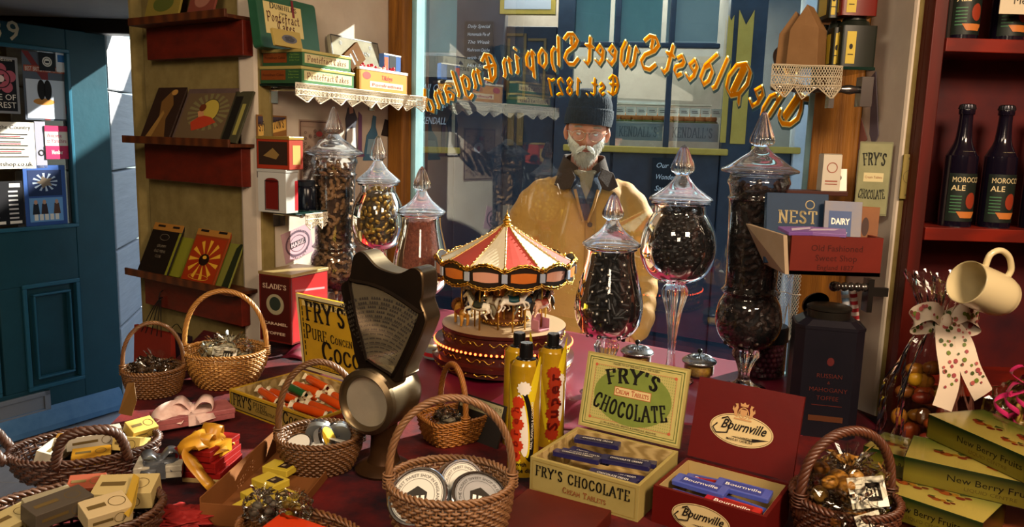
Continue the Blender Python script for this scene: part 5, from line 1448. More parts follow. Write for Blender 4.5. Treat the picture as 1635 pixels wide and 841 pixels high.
def choc_lid(b, W, H):
    yl = mat('b9ad6a', .5, h2='a3985a', sc=20, amt=.7); gr = mat('76843a', .5, h2='667430', sc=30)
    b.use(yl).rect(-W * .96, W * .96, -H * .95, H * .95); b.use(mat('4c5a28', .5)).frame(-W * .93, W * .93, -H * .9, H * .9, .0016, .0003); b.frame(-W * .88, W * .88, -H * .84, H * .84, .001, .0003)
    b.use(mat('b07a52', .5)).frame(-W * .80, W * .80, -H * .72, H * .72, .0012, .0004)
    b.use(mat('8c9450', .5))
    for i in range(38):
        for j in range(20):
            x, y = -W * .78 + i * W * 1.56 / 37, -H * .68 + j * H * 1.36 / 19
            if (x / (W * .74)) ** 2 + (y / (H * .72)) ** 2 > 1: b.rect(x - .0009, x + .0009, y - .0012, y + .0012, .0004)
    b.use(gr).disc(0, 0, W * .76, H * .74, .0005, 48); b.use(mat('b25a3c', .5))
    for s in (-1, 1):
        for t in (-1, 1): b.disc(s * W * .78, t * H * .7, .003, .003, .0006, 8)
    b.use(mat('c9b480', .5)).rect(-W * .36, W * .36, -.001, .0155, .0007)
    b.use(mat('a03c22', .5)).frame(-W * .36, W * .36, -.001, .0155, .001, .0008); pen_text(b, 'Cream Tablets', .0095, T(0, .003, .001), nib=(.11, .03, 0), width=W * .66, cap_small=True)
    b.use(mat('15140e', .5))
    pen_text(b, "FRY'S", .026, T(0, H * .36, .001), nib=(.13, .04, 0), width=W * 1.0, warp=arc_warp(.15), gap=.2)
    pen_text(b, 'CHOCOLATE', .028, T(0, -H * .56, .001), nib=(.13, .04, 0), width=W * 1.55, warp=arc_warp(.24, False), gap=.2)
    sans(b, 'MAKERS TO H.M. THE KING & H.M. THE QUEEN', .005, T(0, H * .77, .001), width=W * .9); sans(b, 'J.S. FRY & SONS LTD. BRISTOL & SOMERDALE, ENGLAND', .005, T(0, -H * .80, .001), width=W * 1.1)
def choc_front(b, W, H):
    b.use(mat('97803f', .6)).frame(-W * .95, W * .95, -H * .85, H * .85, .001)
    b.use(mat('17150f', .5)); pen_text(b, "FRY'S CHOCOLATE", .0175, T(0, H * .02, .0003), nib=(.11, .035, 0), width=W * 1.75, gap=.18); b.use(mat('8a4a2a', .5)); pen_text(b, 'Cream Tablets', .010, T(W * .05, -H * .55, .0003), nib=(.10, .03, 0), width=W * .8, cap_small=True)
r2, MB2, L2, D2 = open_box('chocolate_box', "cream wooden box with a green oval CHOCOLATE lid, open with blue bars", (845, 782), (1018, 834), TZ, .062, (1075, 718), (938, 563), mat('a8985c', .6, h2='8c7c44', sc=9, amt=.7), WOODY, draw=choc_front, draw_lid=choc_lid, lidth=.007)
def bourn(b, W, sc, z=.0008):
    b.use(mat('c9b482', .5)).disc(0, 0, .047 * sc, .0235 * sc, 0, 48); b.use(mat('3c1810', .5)).ring(0, 0, .0455 * sc, .0222 * sc, .0008, .0003)
    b.use(mat('17110d', .5))
    sans(b, 'Bournville', .0195 * sc, T(.003 * sc, -.001 * sc, z), width=.068 * sc, shear=.45, bold=.018)
    b.tube([(-.036 * sc, .004 * sc, z), (-.042 * sc, -.003 * sc, z), (-.036 * sc, -.010 * sc, z), (-.020 * sc, -.007 * sc, z), (-.016 * sc, .010 * sc, z), (-.022 * sc, .016 * sc, z), (-.030 * sc, .012 * sc, z)], .0011 * sc, 5)
    b.poly([(-.014 * sc, -.011 * sc), (.042 * sc, -.006 * sc), (.020 * sc, -.013 * sc)], z); b.use(mat('c9b482', .5)); sans(b, 'CHOCOLATE', .0038 * sc, T(.006 * sc, -.0112 * sc, z + .0003), bold=.02)
    b.use(mat('17110d', .5))
RED = mat('5c0d09', .45, h2='480a08', sc=7, amt=.8, bump=.1, bsc=60)
def bourn_lid(b, W, H):
    b.tf(b.M @ T(-.004, -H * .10, 0)); bourn(b, W, 1.15); sans(b, 'MADE BY CADBURY', .0055, T(0, -.019, .0012), width=.045, bold=.01)
    b.use(mat('b58a5a', .45))                              # crest above the oval: shield, crown and supporters
    c = .045
    b.poly([(-.006, c - .010), (.006, c - .010), (.006, c - .017), (0, c - .024), (-.006, c - .017)], .0006); b.ring(0, c - .016, .009, .010, .0016, .0007, 20)
    b.poly([(-.006, c - .005), (.006, c - .005), (.0075, c + .001), (.003, c - .001), (0, c + .003), (-.003, c - .001), (-.0075, c + .001)], .0006)
    for s in (-1, 1):
        b.poly([(s * .009, c - .024), (s * .015, c - .022), (s * .017, c - .012), (s * .0135, c - .006), (s * .016, c - .002), (s * .011, c - .001), (s * .0095, c - .008), (s * .011, c - .014)], .0006)
        b.poly([(s * .016, c - .016), (s * .0195, c - .012), (s * .018, c - .006), (s * .0165, c - .010)], .0006)
    b.rect(-.015, .015, c - .028, c - .0255, .0006)
def bourn_front(b, W, H):
    b.tf(b.M @ T(-W * .10, -H * .1, 0)); bourn(b, W, 1.0)
r3, MB3, L3, D3 = open_box('chocolate_box', 'deep red box with cream oval labels, open with blue and red bars', (1040, 832), (1218, 888), TZ, .062, (1258, 772), (1116, 604), RED, mat('a8905c', .6), draw=bourn_front, draw_lid=bourn_lid, lidth=.008)

# ---- what the boxes hold
def twist(h, label, M, L=.085, r=.0085, group=None, proto={}):
    if h not in proto:
        m = MB().use(mat(h, .25, h2=None, coat=.4)); m.tf(RY(PI / 2))
        m.lathe([(r * .9, -L * .40), (r, -L * .36), (r * 1.05, 0), (r, L * .36), (r * .9, L * .40)], 12)
        m.use(mat('d8c8a4', .35)); m.lathe([(r * 1.2, -L * .5), (r * .5, -L * .43), (r * .9, -L * .39)], 9, 4, .25); m.lathe([(r * .9, L * .39), (r * .5, L * .43), (r * 1.2, L * .5)], 9, 4, .25)
        m.tf(ID); o = m.build('wrapped_stick', smooth='auto'); proto[h] = o
    else:
        o = proto[h].copy(); C.objects.link(o)
    o.matrix_world = M; return tag(o, label, 'sweet', group)
rn = random.Random(2)
for k in range(11):
    g = k == 3; y = .018 + (D1 - .036) * (k % 6) / 5.0; x = L1 * (.27 if k < 6 else .72)
    twist('1f5a2c' if g else 'cc4a10', 'dark green wrapped stick among the orange ones in the cocoa box' if g else 'orange wrapped stick lying in the yellow cocoa box', MB1 @ T(x + rn.uniform(-.006, .006), y, .026 + .006 * (k % 2)) @ RZ(R(rn.uniform(-16, 4))), group=None if g else 'orange sticks in the cocoa box', r=.009, L=.112)
for k in range(8):
    y = .022 + (D1 - .044) * (k % 5) / 4; x = L1 * (.3 if k < 5 else .72)
    twist('cc4a10', 'orange wrapped stick lying in the yellow cocoa box', MB1 @ T(x, y, .0145) @ RZ(R(rn.uniform(-5, 5))), group='orange sticks in the cocoa box')
def bar(M, h1, h2, L, W_, H_, label, group, txt=None, name='chocolate_bar'):
    m = MB().use(mat(h1, .3, h2=None, coat=.4)); m.rbox(-L / 2, L / 2, -W_ / 2, W_ / 2, 0, H_, .003)
    m.use(mat(h2, .3)); m.rect(-L * .36, L * .36, -W_ * .34, W_ * .34, H_ + .0004)
    if txt: m.use(PAPER); sans(m, txt, W_ * .38, T(0, -W_ * .12, H_ + .0008), width=L * .66)
    m.use(mat('b8b4bc', .25, .7)); m.rect(-L * .5, -L * .43, -W_ * .5, W_ * .5, H_ * .8 + .0004); m.rect(L * .43, L * .5, -W_ * .5, W_ * .5, H_ * .8 + .0004)
    o = m.build(name, bevel=.001); o.matrix_world = M; return tag(o, label, 'chocolate bar', group)
for i in range(9):
    bar(MB2 @ T(L2 * (.30 + .4 * (i % 2)), .030 + (D2 - .05) * (i // 2) / 4.6, .036 + .0085 * (i % 3)) @ RZ(R(rn.uniform(-16, 18))) @ RX(R(rn.uniform(-6, 6))), '23204a', '181634', .085, .021, .008, 'dark blue wrapped chocolate cream bar inside the green lettered box', 'blue bars in the green box', 'CHOCOLATE CREAM')
for i in range(7):
    red_ = i in (1, 4)
    bar(MB3 @ T(L3 * (.32 + .34 * (i % 2)), .030 + (D3 - .05) * (i // 2) / 3.3, .036 + .008 * (i % 3)) @ RZ(R(rn.uniform(-24, 20))) @ RX(R(rn.uniform(-6, 6))), 'a01c1c' if red_ else '4450a0', '7c1414' if red_ else '323c86', .088, .032, .008, ('red' if red_ else 'blue') + ' wrapped chocolate bar inside the deep red box', ('red' if red_ else 'blue') + ' bars in the deep red box', 'Bournville')

# ------------------------------------------------------------------ sherbet bottles
YB = mat('b08c14', .16, h2='7c5a10', sc=10, amt=.5, coat=.6)
def bottle(px, py, label, kind, rz, h=.245, r=.0285, Y=None):
    p = PZ(px, py, TZ) if Y is None else toz(px, Y, TZ)
    root = thing('sherbet_bottle', label, 'bottle', T(p) @ RZ(rz), 'yellow sherbet bottles with black caps')
    b = MB().use(YB); b.lathe(smooth_prof([(.001, 0), (r * .93, .001), (r, .008), (r, h * .78), (r * .96, h * .82), (r * .72, h * .87), (r * .5, h * .885), (.001, h * .886)]), 44); b.build('bottle_body', root, smooth='auto')
    def wr(s, z, e=.0005): a = s / r; return (( r + e) * math.sin(a), -(r + e) * math.cos(a), z)
    d = MB()
    def patch(pts, m, e, flip=False):
        d.use(m); n = 24; P_ = pts
        cx = sum(p[0] for p in P_) / len(P_); cy = sum(p[1] for p in P_) / len(P_)
        ring_ = [wr(*p, e) for p in P_]; rings2 = [[wr(cx + (p[0] - cx) * k / 4, cy + (p[1] - cy) * k / 4, e) for p in P_] for k in (1, 2, 3)] + [ring_]
        c = wr(cx, cy, e); vs = [c] + [q for r__ in rings2 for q in r__]; m_ = len(P_); fs = [(0, 1 + i, 1 + (i + 1) % m_) for i in range(m_)]
        for k in range(3): fs += [(1 + k * m_ + i, 1 + k * m_ + (i + 1) % m_, 1 + (k + 1) * m_ + (i + 1) % m_, 1 + (k + 1) * m_ + i) for i in range(m_)]
        d.add(vs, fs)
    def ell(cx, cz, a, c, rot=0, n=28): return [(cx + a * math.cos(t) * math.cos(rot) - c * math.sin(t) * math.sin(rot), cz + a * math.cos(t) * math.sin(rot) + c * math.sin(t) * math.cos(rot)) for t in [2 * PI * i / n for i in range(n)]]
    def blob(cx, cz, a, n=22): return [(cx + a * (1 if i % 2 else .82) * math.cos(2 * PI * i / n), cz + a * (1 if i % 2 else .82) * math.sin(2 * PI * i / n)) for i in range(n)]
    yel = mat('c9b21c', .2, coat=.5); orr = mat('b4361a', .2, coat=.5); wh = mat('d8d0c4', .3); bk = mat('14100e', .3)
    patch(ell(.012, .15, .008, .075, -.25), yel, .0003); patch(ell(-.022, .10, .006, .09, .2), yel, .0003)
    if kind == 0:
        patch(ell(.004, h * .40, .0135, .068, .12), bk, .0006); patch(ell(.000, h * .40, .0085, .060, .12), yel, .0008); patch(ell(-.004, h * .40, .010, .058, .12), wh, .0009)
        patch(blob(-.002, h * .685, .0135), wh, .0010)
        for i in range(6): patch(blob(-.016 + .004 * (i % 2), .040 + i * .020, .0125), orr, .0011 + .0001 * i)
        for i, ch in enumerate('ebreh'): d.use(mat('7a1a10', .3)); sans(d, ch, .024, ID, warp=lambda x, y, i=i: wr(-.016 - y * .7 + .006, .042 + i * .021 + x * 1.0, .0020), bold=.02)
        d.use(wh); sans(d, 'REAL FLAVOURS & COLOURS', .0058, ID, width=.088, warp=lambda x, y: wr(.0125 - y + .004 * math.cos(x * 22), h * .40 + x, .0013))
        d.use(bk); sans(d, 'with', .011, ID, warp=lambda x, y: wr(x - .004, .022 + y, .0008), bold=.02); sans(d, 'rice dip', .011, ID, warp=lambda x, y: wr(x, .010 + y, .0008), bold=.02)
    else:
        patch(blob(.014, h * .62, .012), wh, .0008); patch(ell(.016, h * .45, .006, .05), wh, .0007)
        for i in range(7): patch(blob(-.000 + .003 * (i % 2), .030 + i * .0205, .0145), mat('8c2a16', .2, coat=.5), .0010 + .0001 * i)
        for i, ch in enumerate('Super'): d.use(mat('4a0e0a', .3)); sans(d, ch, .036, ID, warp=lambda x, y, i=i: wr(.010 - y * .75, .045 + i * .025 + x, .0021), bold=.03)
    d.build('wrap_label', root, smooth=True)
    c = MB().use(mat('0c0b0c', .25)); c.lathe([(r * .70, h * .868), (r * .62, h * .885), (r * .45, h * .893), (r * .43, h * .90), (r * .43, h * .985), (r * .38, h), (.001, h)], 32); c.build('cap', root, smooth='auto')
bottle(834, 752, 'front yellow sherbet bottle with a black oval reading FLAVOURS & COLOURS', 0, 0, .243)
bottle(877, 716, 'right yellow sherbet bottle with large red letters running up it', 1, R(5), .226, Y=1.50)
bottle(824, 700, 'yellow sherbet bottle standing behind, between the front one and the carousel', 0, R(70), .226, Y=1.50)

# ------------------------------------------------------------------ tins in the baskets
def tin(M, r, h, label, group, m_top=None, art=1):
    root = thing('round_tin', label, 'tin', M, group)
    b = MB().use(STEEL); b.lathe([(.001, 0), (r * .97, 0), (r, .002), (r, h * .62), (r * .985, h * .64)], 40); b.build('tin_body', root, smooth='auto')
    l = MB().use(CHROME); l.lathe([(r * 1.0, h * .60), (r * 1.02, h * .62), (r * 1.02, h * .95), (r * .99, h), (r * .93, h), (r * .91, h * .96), (.001, h * .96)], 40)
    l.use(m_top or mat('cfccc2', .35)); l.disc(0, 0, r * .88, r * .88, h * .96 + .0005, 40)
    if art:
        l.use(mat('2a2620', .5)); l.ring(0, 0, r * .86, r * .86, .0006, h * .96 + .0009); l.ring(0, 0, r * .60, r * .60, .0005, h * .96 + .0009)
        sans(l, 'THE OLDEST SWEET SHOP IN ENGLAND', r * .15, T(0, r * .66, h * .96 + .001), width=r * 2.6, warp=lambda x, y: ((r * .66 + y) * math.sin(x / (r * .66)), (r * .66 + y) * math.cos(x / (r * .66)) - r * .66))
        l.poly([(-r * .34, -r * .28), (r * .32, -r * .30), (r * .34, r * .10), (0, r * .34), (-r * .36, r * .12)], h * .96 + .001)
        l.use(PAPER)
        for i in range(3): l.rect(-r * .26 + i * r * .2, -r * .14 + i * r * .2, -r * .18, 0, h * .96 + .0014)
    l.build('tin_lid', root, smooth='auto'); return root
G1 = 'silver tins in the front basket'
tin(BD @ T(-.038, -.018, .074) @ RX(R(40)) @ RY(R(-14)), .044, .030, 'silver tin with a printed shop front on its lid, left in the front basket', G1)
tin(BD @ T(.036, -.010, .068) @ RX(R(30)) @ RY(R(16)), .042, .030, 'bright silver tin lying at the right in the front basket', G1, mat('d4d6d8', .15, .6))
tin(BD @ T(.004, .040, .078) @ RX(R(62)) @ RY(R(24)), .036, .030, 'silver tin standing on edge behind the other two in the front basket', G1)
G2 = 'small tins in the middle basket'
for i, (x, y, z, a, b_, r, lb) in enumerate(((-.030, -.018, .036, 30, -12, .026, 'small tin leaning at the left in the middle basket'), (.004, -.004, .048, 58, 22, .025, 'small tin on edge with a yellow seal in the middle basket'),
        (.036, -.012, .036, 20, 10, .026, 'small tin lying flat at the right in the middle basket'), (-.012, .034, .046, 70, 8, .024, 'small tin standing up at the back of the middle basket'), (.028, .032, .046, 76, -30, .022, 'small pale tin at the back right of the middle basket'), (.0, -.038, .034, 14, 4, .023, 'small tin lying at the front of the middle basket'))):
    tin(BC @ T(x, y, z) @ RZ(i) @ RX(R(a)) @ RY(R(b_)), r, .018, lb, G2, mat('d0a828', .3) if i == 1 else None, 0)

# ------------------------------------------------------------------ parcels, cartons and bags
def crumple(mb, sx, sy, sz, amp=.18, fr=18, seed=0, n=26):
    o_ = V((seed * 7.3, seed * 3.1, 0))
    def f(u, v):
        a = 2 * PI * u; b = PI * (v - .5); c = V((math.cos(a) * math.cos(b), math.sin(a) * math.cos(b), math.sin(b)))
        c = V([math.copysign(abs(q) ** .7, q) for q in c]); d = 1 + amp * (abs(noise.noise(c * 2.2 + o_)) * 2 - .6) + amp * .5 * noise.noise(c * 6 + o_)
        return (sx * c.x * d, sy * c.y * d, sz * c.z * d)
    mb.grid(f, n * 2, n, cu=True); return mb
def cello_bag(M, s, label, hs=('b07c3a',), lab=True, group=None, n=12, seed=1, pr=.011, top=True):
    """a cellophane bag of sweets with a paper label and a gathered top"""
    root = thing('sweet_bag', label, 'bag', M, group); rn = random.Random(seed); sx, sy, sz = s
    b = MB()
    for i in range(n):
        b.use(mat(hs[i % len(hs)], .4, h2=None, bump=.4, bsc=90)); a = rn.uniform(0, 6.28); r = rn.random() ** .5 * .72
        b.ball((sx * r * math.cos(a), sy * r * math.sin(a), sz * rn.uniform(-.6, .5)), (pr * rn.uniform(.8, 1.2), pr * rn.uniform(.7, 1), pr * rn.uniform(.6, .9)), 10, 7)
    b.build('sweets', root, smooth=True)
    c = MB().use(CELLO); crumple(c, sx, sy, sz, .22, seed=seed)
    if top:
        c.grid(lambda u, v: ((.18 + .45 * v) * sx * math.cos(2 * PI * u) * (1 + .25 * math.cos(14 * PI * u)), (.18 + .3 * v) * sy * math.sin(2 * PI * u) * (1 + .25 * math.cos(14 * PI * u)), sz * (.85 + .6 * v)), 56, 6, cu=True)
    c.build('wrapping', root, smooth=False)
    if lab:
        l = MB().use(PAPER).tf(T(0, -sy * .86, sz * .15) @ RX(R(62)) @ RZ(R(rn.uniform(-12, 12)))); w_, h_ = sx * .55, sx * .36
        l.box(-w_, w_, -h_, h_, -.0005, 0); l.use(INK).rect(-w_ * .1, w_ * .7, -h_ * .6, h_ * .6, .0004)
        for i in range(4): l.rect(-w_ * .9, -w_ * .25, h_ * (.5 - .3 * i), h_ * (.5 - .3 * i) + .0008, .0004)
        l.use(PAPER)
        for i in range(3): l.rect(w_ * (.0 + i * .2), w_ * (.1 + i * .2), -h_ * .3, h_ * .25, .0008)
        l.build('paper_label', root)
    return root
def carton(M, L, W_, H_, h, label, group=None, art=1, name='soap_carton'):
    m = MB().use(mat(h, .5, h2=None)); m.box(-L / 2, L / 2, -W_ / 2, W_ / 2, 0, H_)
    if art:
        m.use(mat('5c4a26', .6)); m.ring(L * .25, 0, W_ * .26, W_ * .26, .0012, H_ + .0004); m.rect(-L * .4, L * .0, -W_ * .1, W_ * .1, H_ + .0004)
        m.tf(T(0, -W_ / 2 - .0004, H_ / 2) @ UPM); m.ring(L * .2, 0, H_ * .33, H_ * .33, .001); m.rect(-L * .4, L * .05, -H_ * .08, H_ * .12); m.tf(ID)
    o = m.build(name, bevel=.0008); o.matrix_world = M; return tag(o, label, 'carton', group)
cello_bag(T(PZ(362, 612, TZ)) @ T(.012, -.005, .078), (.052, .045, .034), 'clear bag of pale soaps with a black printed label on top of the willow basket', ('c9c0a0', 'd8d2c0'), seed=3, pr=.016)
cello_bag(T(PZ(362, 612, TZ)) @ T(-.035, .030, .068), (.034, .030, .028), 'clear bag half hidden at the back of the willow basket', ('a89c84',), lab=False, seed=8, pr=.014)
cello_bag(T(toz(247, 1.73, TZ)) @ T(0, 0, .045) @ RY(R(20)), (.05, .045, .034), 'dull clear bag of brown sweets in the dark basket below the gift bag', ('4a3424', '5c4430'), lab=False, seed=5, pr=.012)
cello_bag(BE @ T(-.018, -.008, .040), (.026, .030, .026), 'clear shiny bag in the small square basket', ('2a2420', '8c8478'), lab=False, seed=6, pr=.010, top=False)
cello_bag(BF @ T(-.005, -.005, .092), (.062, .050, .040), 'clear bag of golden fudge with a printed label, topmost in the deep basket', ('a8742c', '8c5a20', 'b4843c'), seed=7, pr=.015, n=18)
cello_bag(BF @ T(-.025, -.045, .060), (.042, .036, .030), 'smaller bag of fudge at the front of the deep basket', ('9a6a2a', '7c4c1c'), seed=9, pr=.013)
cello_bag(BF @ T(.038, .030, .070), (.040, .038, .032), 'bag of dark fudge tucked at the back of the deep basket', ('7c4c1c', '5c3414'), lab=False, seed=10, pr=.013)
for i in range(5):
    carton(BE @ T(.006 + .010 * (i % 2), .020 - .011 * i, .024 + .003 * i) @ RZ(R(20 + 14 * i)) @ RX(R(14)), .036, .018, .008, ['3c2c24', 'a89c88', '5c4a3c', 'b4a890', '2a2420'][i], ['dark', 'pale', 'brown', 'cream', 'black'][i] + ' little packet lying in the small square basket', 'little packets in the square basket', 0, 'packet')
# cartons in the two big dark baskets
GG = 'soap cartons in the oval basket'
for i, (x, y, z, rz, rx_, L_, W_, H_, h, lb) in enumerate(((.010, .030, .034, 10, 0, .090, .040, .024, 'a8a090', 'long white carton lying across the back of the oval basket'), (-.055, .010, .024, 70, 18, .060, .034, .022, 'b0a894', 'white carton leaning at the left end of the oval basket'),
        (.010, -.030, .024, 0, 10, .060, .034, .020, 'a8781c', 'amber carton at the front of the oval basket'), (.070, -.010, .028, -30, -20, .052, .036, .024, 'b09a58', 'cream carton with a round mark at the right of the oval basket'),
        (.085, .035, .044, 30, 24, .048, .034, .020, 'a88c44', 'tan carton tipped up against the rim of the oval basket'), (-.028, .045, .030, -10, 10, .050, .030, .018, '8c6428', 'brown carton behind the long white one in the oval basket'))):
    carton(BG @ T(x, y, z) @ RZ(R(rz)) @ RX(R(rx_)), L_, W_, H_, h, lb, GG)
GH = 'wrapped parcels in the large basket'
for i, (x, y, z, rz, rx_, L_, W_, H_, h, lb) in enumerate(((.075, .040, .050, -14, 12, .085, .048, .028, 'b09c68', 'cream parcel at the back of the large corner basket'), (-.02, .035, .046, 30, 16, .075, .042, .026, '8c846c', 'grey parcel in the middle of the large corner basket'),
        (-.010, -.005, .060, 36, 8, .080, .040, .024, '4a4238', 'dark printed parcel topmost in the large corner basket'), (.050, -.015, .050, 24, 12, .060, .045, .024, 'b4a078', 'pale tan parcel in front in the large corner basket'), (-.07, .0, .046, 50, 10, .07, .04, .02, 'a89868', 'buff parcel at the left of the large corner basket'), (.02, .070, .050, -6, 20, .05, .03, .03, '7c3c28', 'rust coloured packet against the back rim of the corner basket'))):
    carton(BH @ T(x, y, z) @ RZ(R(rz)) @ RX(R(rx_)), L_, W_, H_, h, lb, GH)
def tagpaper(pts, h, label, ring_=True):
    m = MB().use(mat(h, .6)); w_ = [V(p) for p in pts]
    m.add([p for p in w_] , [tuple(range(len(w_)))]); o = m.build('paper_tag'); s = o.modifiers.new('t', 'SOLIDIFY'); s.thickness = .001
    return tag(o, label, 'tag')
bt_ = [PZ(214, 756, 1.09), PZ(223, 762, 1.088), PZ(216, 808, 1.075), PZ(206, 826, 1.06), PZ(193, 816, 1.06), PZ(206, 780, 1.078)]
tagpaper(bt_, 'a8862c', 'yellow paper tag hanging over the parcels in the corner basket')
bt_ = [PZ(203, 612, 1.09), PZ(214, 610, 1.09), PZ(218, 640, 1.06), PZ(210, 664, 1.03), PZ(189, 660, 1.03)]
tagpaper(bt_, '6a4a22', 'brown printed tag hanging beside the thin hoop basket')

# ------------------------------------------------------------------ gifts with ribbons
def strip(mb, pts, w_, k=8, side=None, crinkle=0):
    """a ribbon along a path; its width lies along 'side'"""
    path = catmull([V(p) for p in pts], k); n = len(path); vs = []; fs = []
    for i, p in enumerate(path):
        t = (path[min(i + 1, n - 1)] - path[max(i - 1, 0)]).normalized(); s = V(side) if side else t.cross(V((0, 0, 1)))
        s = (s - t * s.dot(t)); s = s.normalized() if s.length > 1e-4 else t.orthogonal().normalized()
        o_ = t.cross(s) * crinkle * math.sin(i * 1.9)
        vs += [tuple(p - s * w_ / 2 + o_), tuple(p + t.cross(s) * .0015), tuple(p + s * w_ / 2 - o_)]
    for i in range(n - 1): fs += [(3 * i, 3 * i + 1, 3 * i + 4, 3 * i + 3), (3 * i + 1, 3 * i + 2, 3 * i + 5, 3 * i + 4)]
    mb.add(vs, fs); return mb
def bow(mb, c, s, w_, rz=0, tails=True):
    M0 = mb.M; mb.M = M0 @ T(c) @ RZ(rz)
    for q in (-1, 1):
        strip(mb, [(0, 0, 0), (q * s * .5, -.1 * s, s * .62), (q * s * 1.0, 0, s * .5), (q * s * 1.05, .05 * s, s * .05), (q * s * .5, .1 * s, -.05 * s), (0, 0, .0)], w_, side=(0, 1, .15))
        if tails: strip(mb, [(0, 0, 0), (q * s * .5, -s * .5, .04 * s), (q * s * .9, -s * 1.1, -.35 * s)], w_, side=(1, q * .4, 0), crinkle=.001)
    mb.ball((0, 0, s * .08), (s * .16, w_ * .5, s * .16), 12, 8); mb.M = M0
def gift(M, L, W_, H_, mbox, mrib, label, s=.03, w_=.02, rz=0, extra=None, name='gift_box', nb=1):
    root = thing(name, label, 'gift box', M)
    b = MB().use(mbox); b.box(-L / 2, L / 2, -W_ / 2, W_ / 2, 0, H_ * .55); b.box(-L / 2 - .001, L / 2 + .001, -W_ / 2 - .001, W_ / 2 + .001, H_ * .5, H_); b.build('box_body', root, bevel=.0015)
    r = MB().use(mrib); e = .0012
    r.box(-w_ / 2, w_ / 2, -W_ / 2 - .001 - e, W_ / 2 + .001 + e, -.0 + .0002, H_ + e)
    r.build('ribbon_band', root)
    q = MB().use(mrib); bow(q, V((0, 0, H_ + e)), s, w_, rz)
    if extra: extra(q)
    o = q.build('ribbon_bow', root, smooth=True); o.modifiers.new('t', 'SOLIDIFY').thickness = .0008
    return root
PKR = mat('e0c4ba', .35, h2='cca89e', sc=50, amt=.3); PKB = mat('a05c5c', .4, h2='8a4a4c', sc=60, amt=.3)
M, L = place((252, 690), (352, 672), TZ + .012)
gift(M @ T(.075, .035, .0), .15, .065, .022, PKB, PKR, 'pink box tied with a wide pale pink satin bow, beside the dark hoop basket', .036, .034, R(-20), extra=lambda q: strip(q, [(0, 0, .02), (-.04, -.01, .035), (-.075, -.02, .02), (-.085, -.04, -.03)], .036, side=(.3, .6, .5)))
M, L = place((216, 768), (292, 762), TZ + .02)
gift(M @ T(.035, .028, 0), .074, .054, .022, mat('b4ac98', .5, h2='8c8474', sc=50), mat('80848a', .3, .6, h2='4c5056', sc=30), 'small white box under a crumpled silver and black bow', .026, .024, R(15), name='gift_box')
gm = MB().use(mat('3a2014', .6)); # the tray they rest on
M, L = place((337, 778), (420, 700), TZ)
GR = mat('7c1410', .4, h2='6a0e0c', sc=14); GOR = mat('b07c20', .35, h2='946414', sc=30)
for i in range(3):
    Mi = M @ T(.058 - .002 * i, .024 + .003 * i, .0205 * i) @ RZ(R(-4 * i))
    if i < 2:
        b = MB().use(GR if i else mat('a88c58', .5)); b.box(-.045, .045, -.034, .034, 0, .0085); b.use(GR); b.box(-.0455, .0455, -.0345, .0345, .0085, .0195)
        o = b.build('gift_box', bevel=.001); o.matrix_world = Mi; tag(o, ['lowest of the three stacked gift boxes, tan and red', 'middle of the three stacked red gift boxes'][i], 'gift box', 'stacked red gift boxes')
    else:
        o = gift(Mi, .09, .068, .020, GR, GOR, 'topmost red gift box tied with a broad gold ribbon bow', .032, .034, R(12), extra=lambda q: strip(q, [(0, 0, .022), (-.03, -.01, .034), (-.065, -.005, .028), (-.075, -.035, -.005), (-.06, -.06, -.045)], .036, side=(.6, .5, .4)))
        o['group'] = 'stacked red gift boxes'
# open cardboard box of yellow packs
M, L = place((322, 838), (442, 722), TZ)
ang = M
root = thing('cardboard_box', 'open brown cardboard box with small yellow packs, below the gold bow', 'box', M)
c = MB().use(mat('7a4a22', .7, h2='643a18', sc=10)); W_ = .13; H_ = .045
c.box(0, L, 0, -.002, 0, H_); c.tf(ID)
c = MB().use(mat('7a4a22', .7, h2='643a18', sc=10))
c.box(0, L, 0, .002, 0, H_); c.box(0, .002, -W_, 0, 0, H_ * .8); c.box(L - .002, L, -W_, 0, 0, H_); c.box(0, L, -W_, 0, 0, .002); c.box(0, L, -W_ - .002, -W_, 0, H_ * .35)
c.build('box_body', root)
for i, (px, py, zz, rz) in enumerate(((432, 764, .030, -32), (448, 742, .012, -20), (414, 786, .016, -35), (400, 806, .014, -25), (446, 786, .016, -30))):
    p = PZ(px, py, TZ + zz + .012); Mi = T(p + V((0, 0, -.012))) @ RZ(R(rz)); m = MB().use(mat('b09a30', .45)); m.rbox(-.026, .026, -.018, .018, 0, .012, .002)
    m.use(mat('2a1c14', .4)).rect(.0, .020, -.009, .011, .0124); m.use(mat('8c7c5c', .5)); m.rect(.004, .010, -.004, .004, .0127)
    o = m.build('yellow_pack', bevel=.001); o.matrix_world = Mi; tag(o, ['topmost small yellow pack in the cardboard box', 'small yellow pack nearest the middle basket', 'small yellow pack under the topmost one', 'lowest small yellow pack at the box edge', 'small yellow pack at the right, half covered by the top one'][i], 'packet', 'yellow packs in the cardboard box')
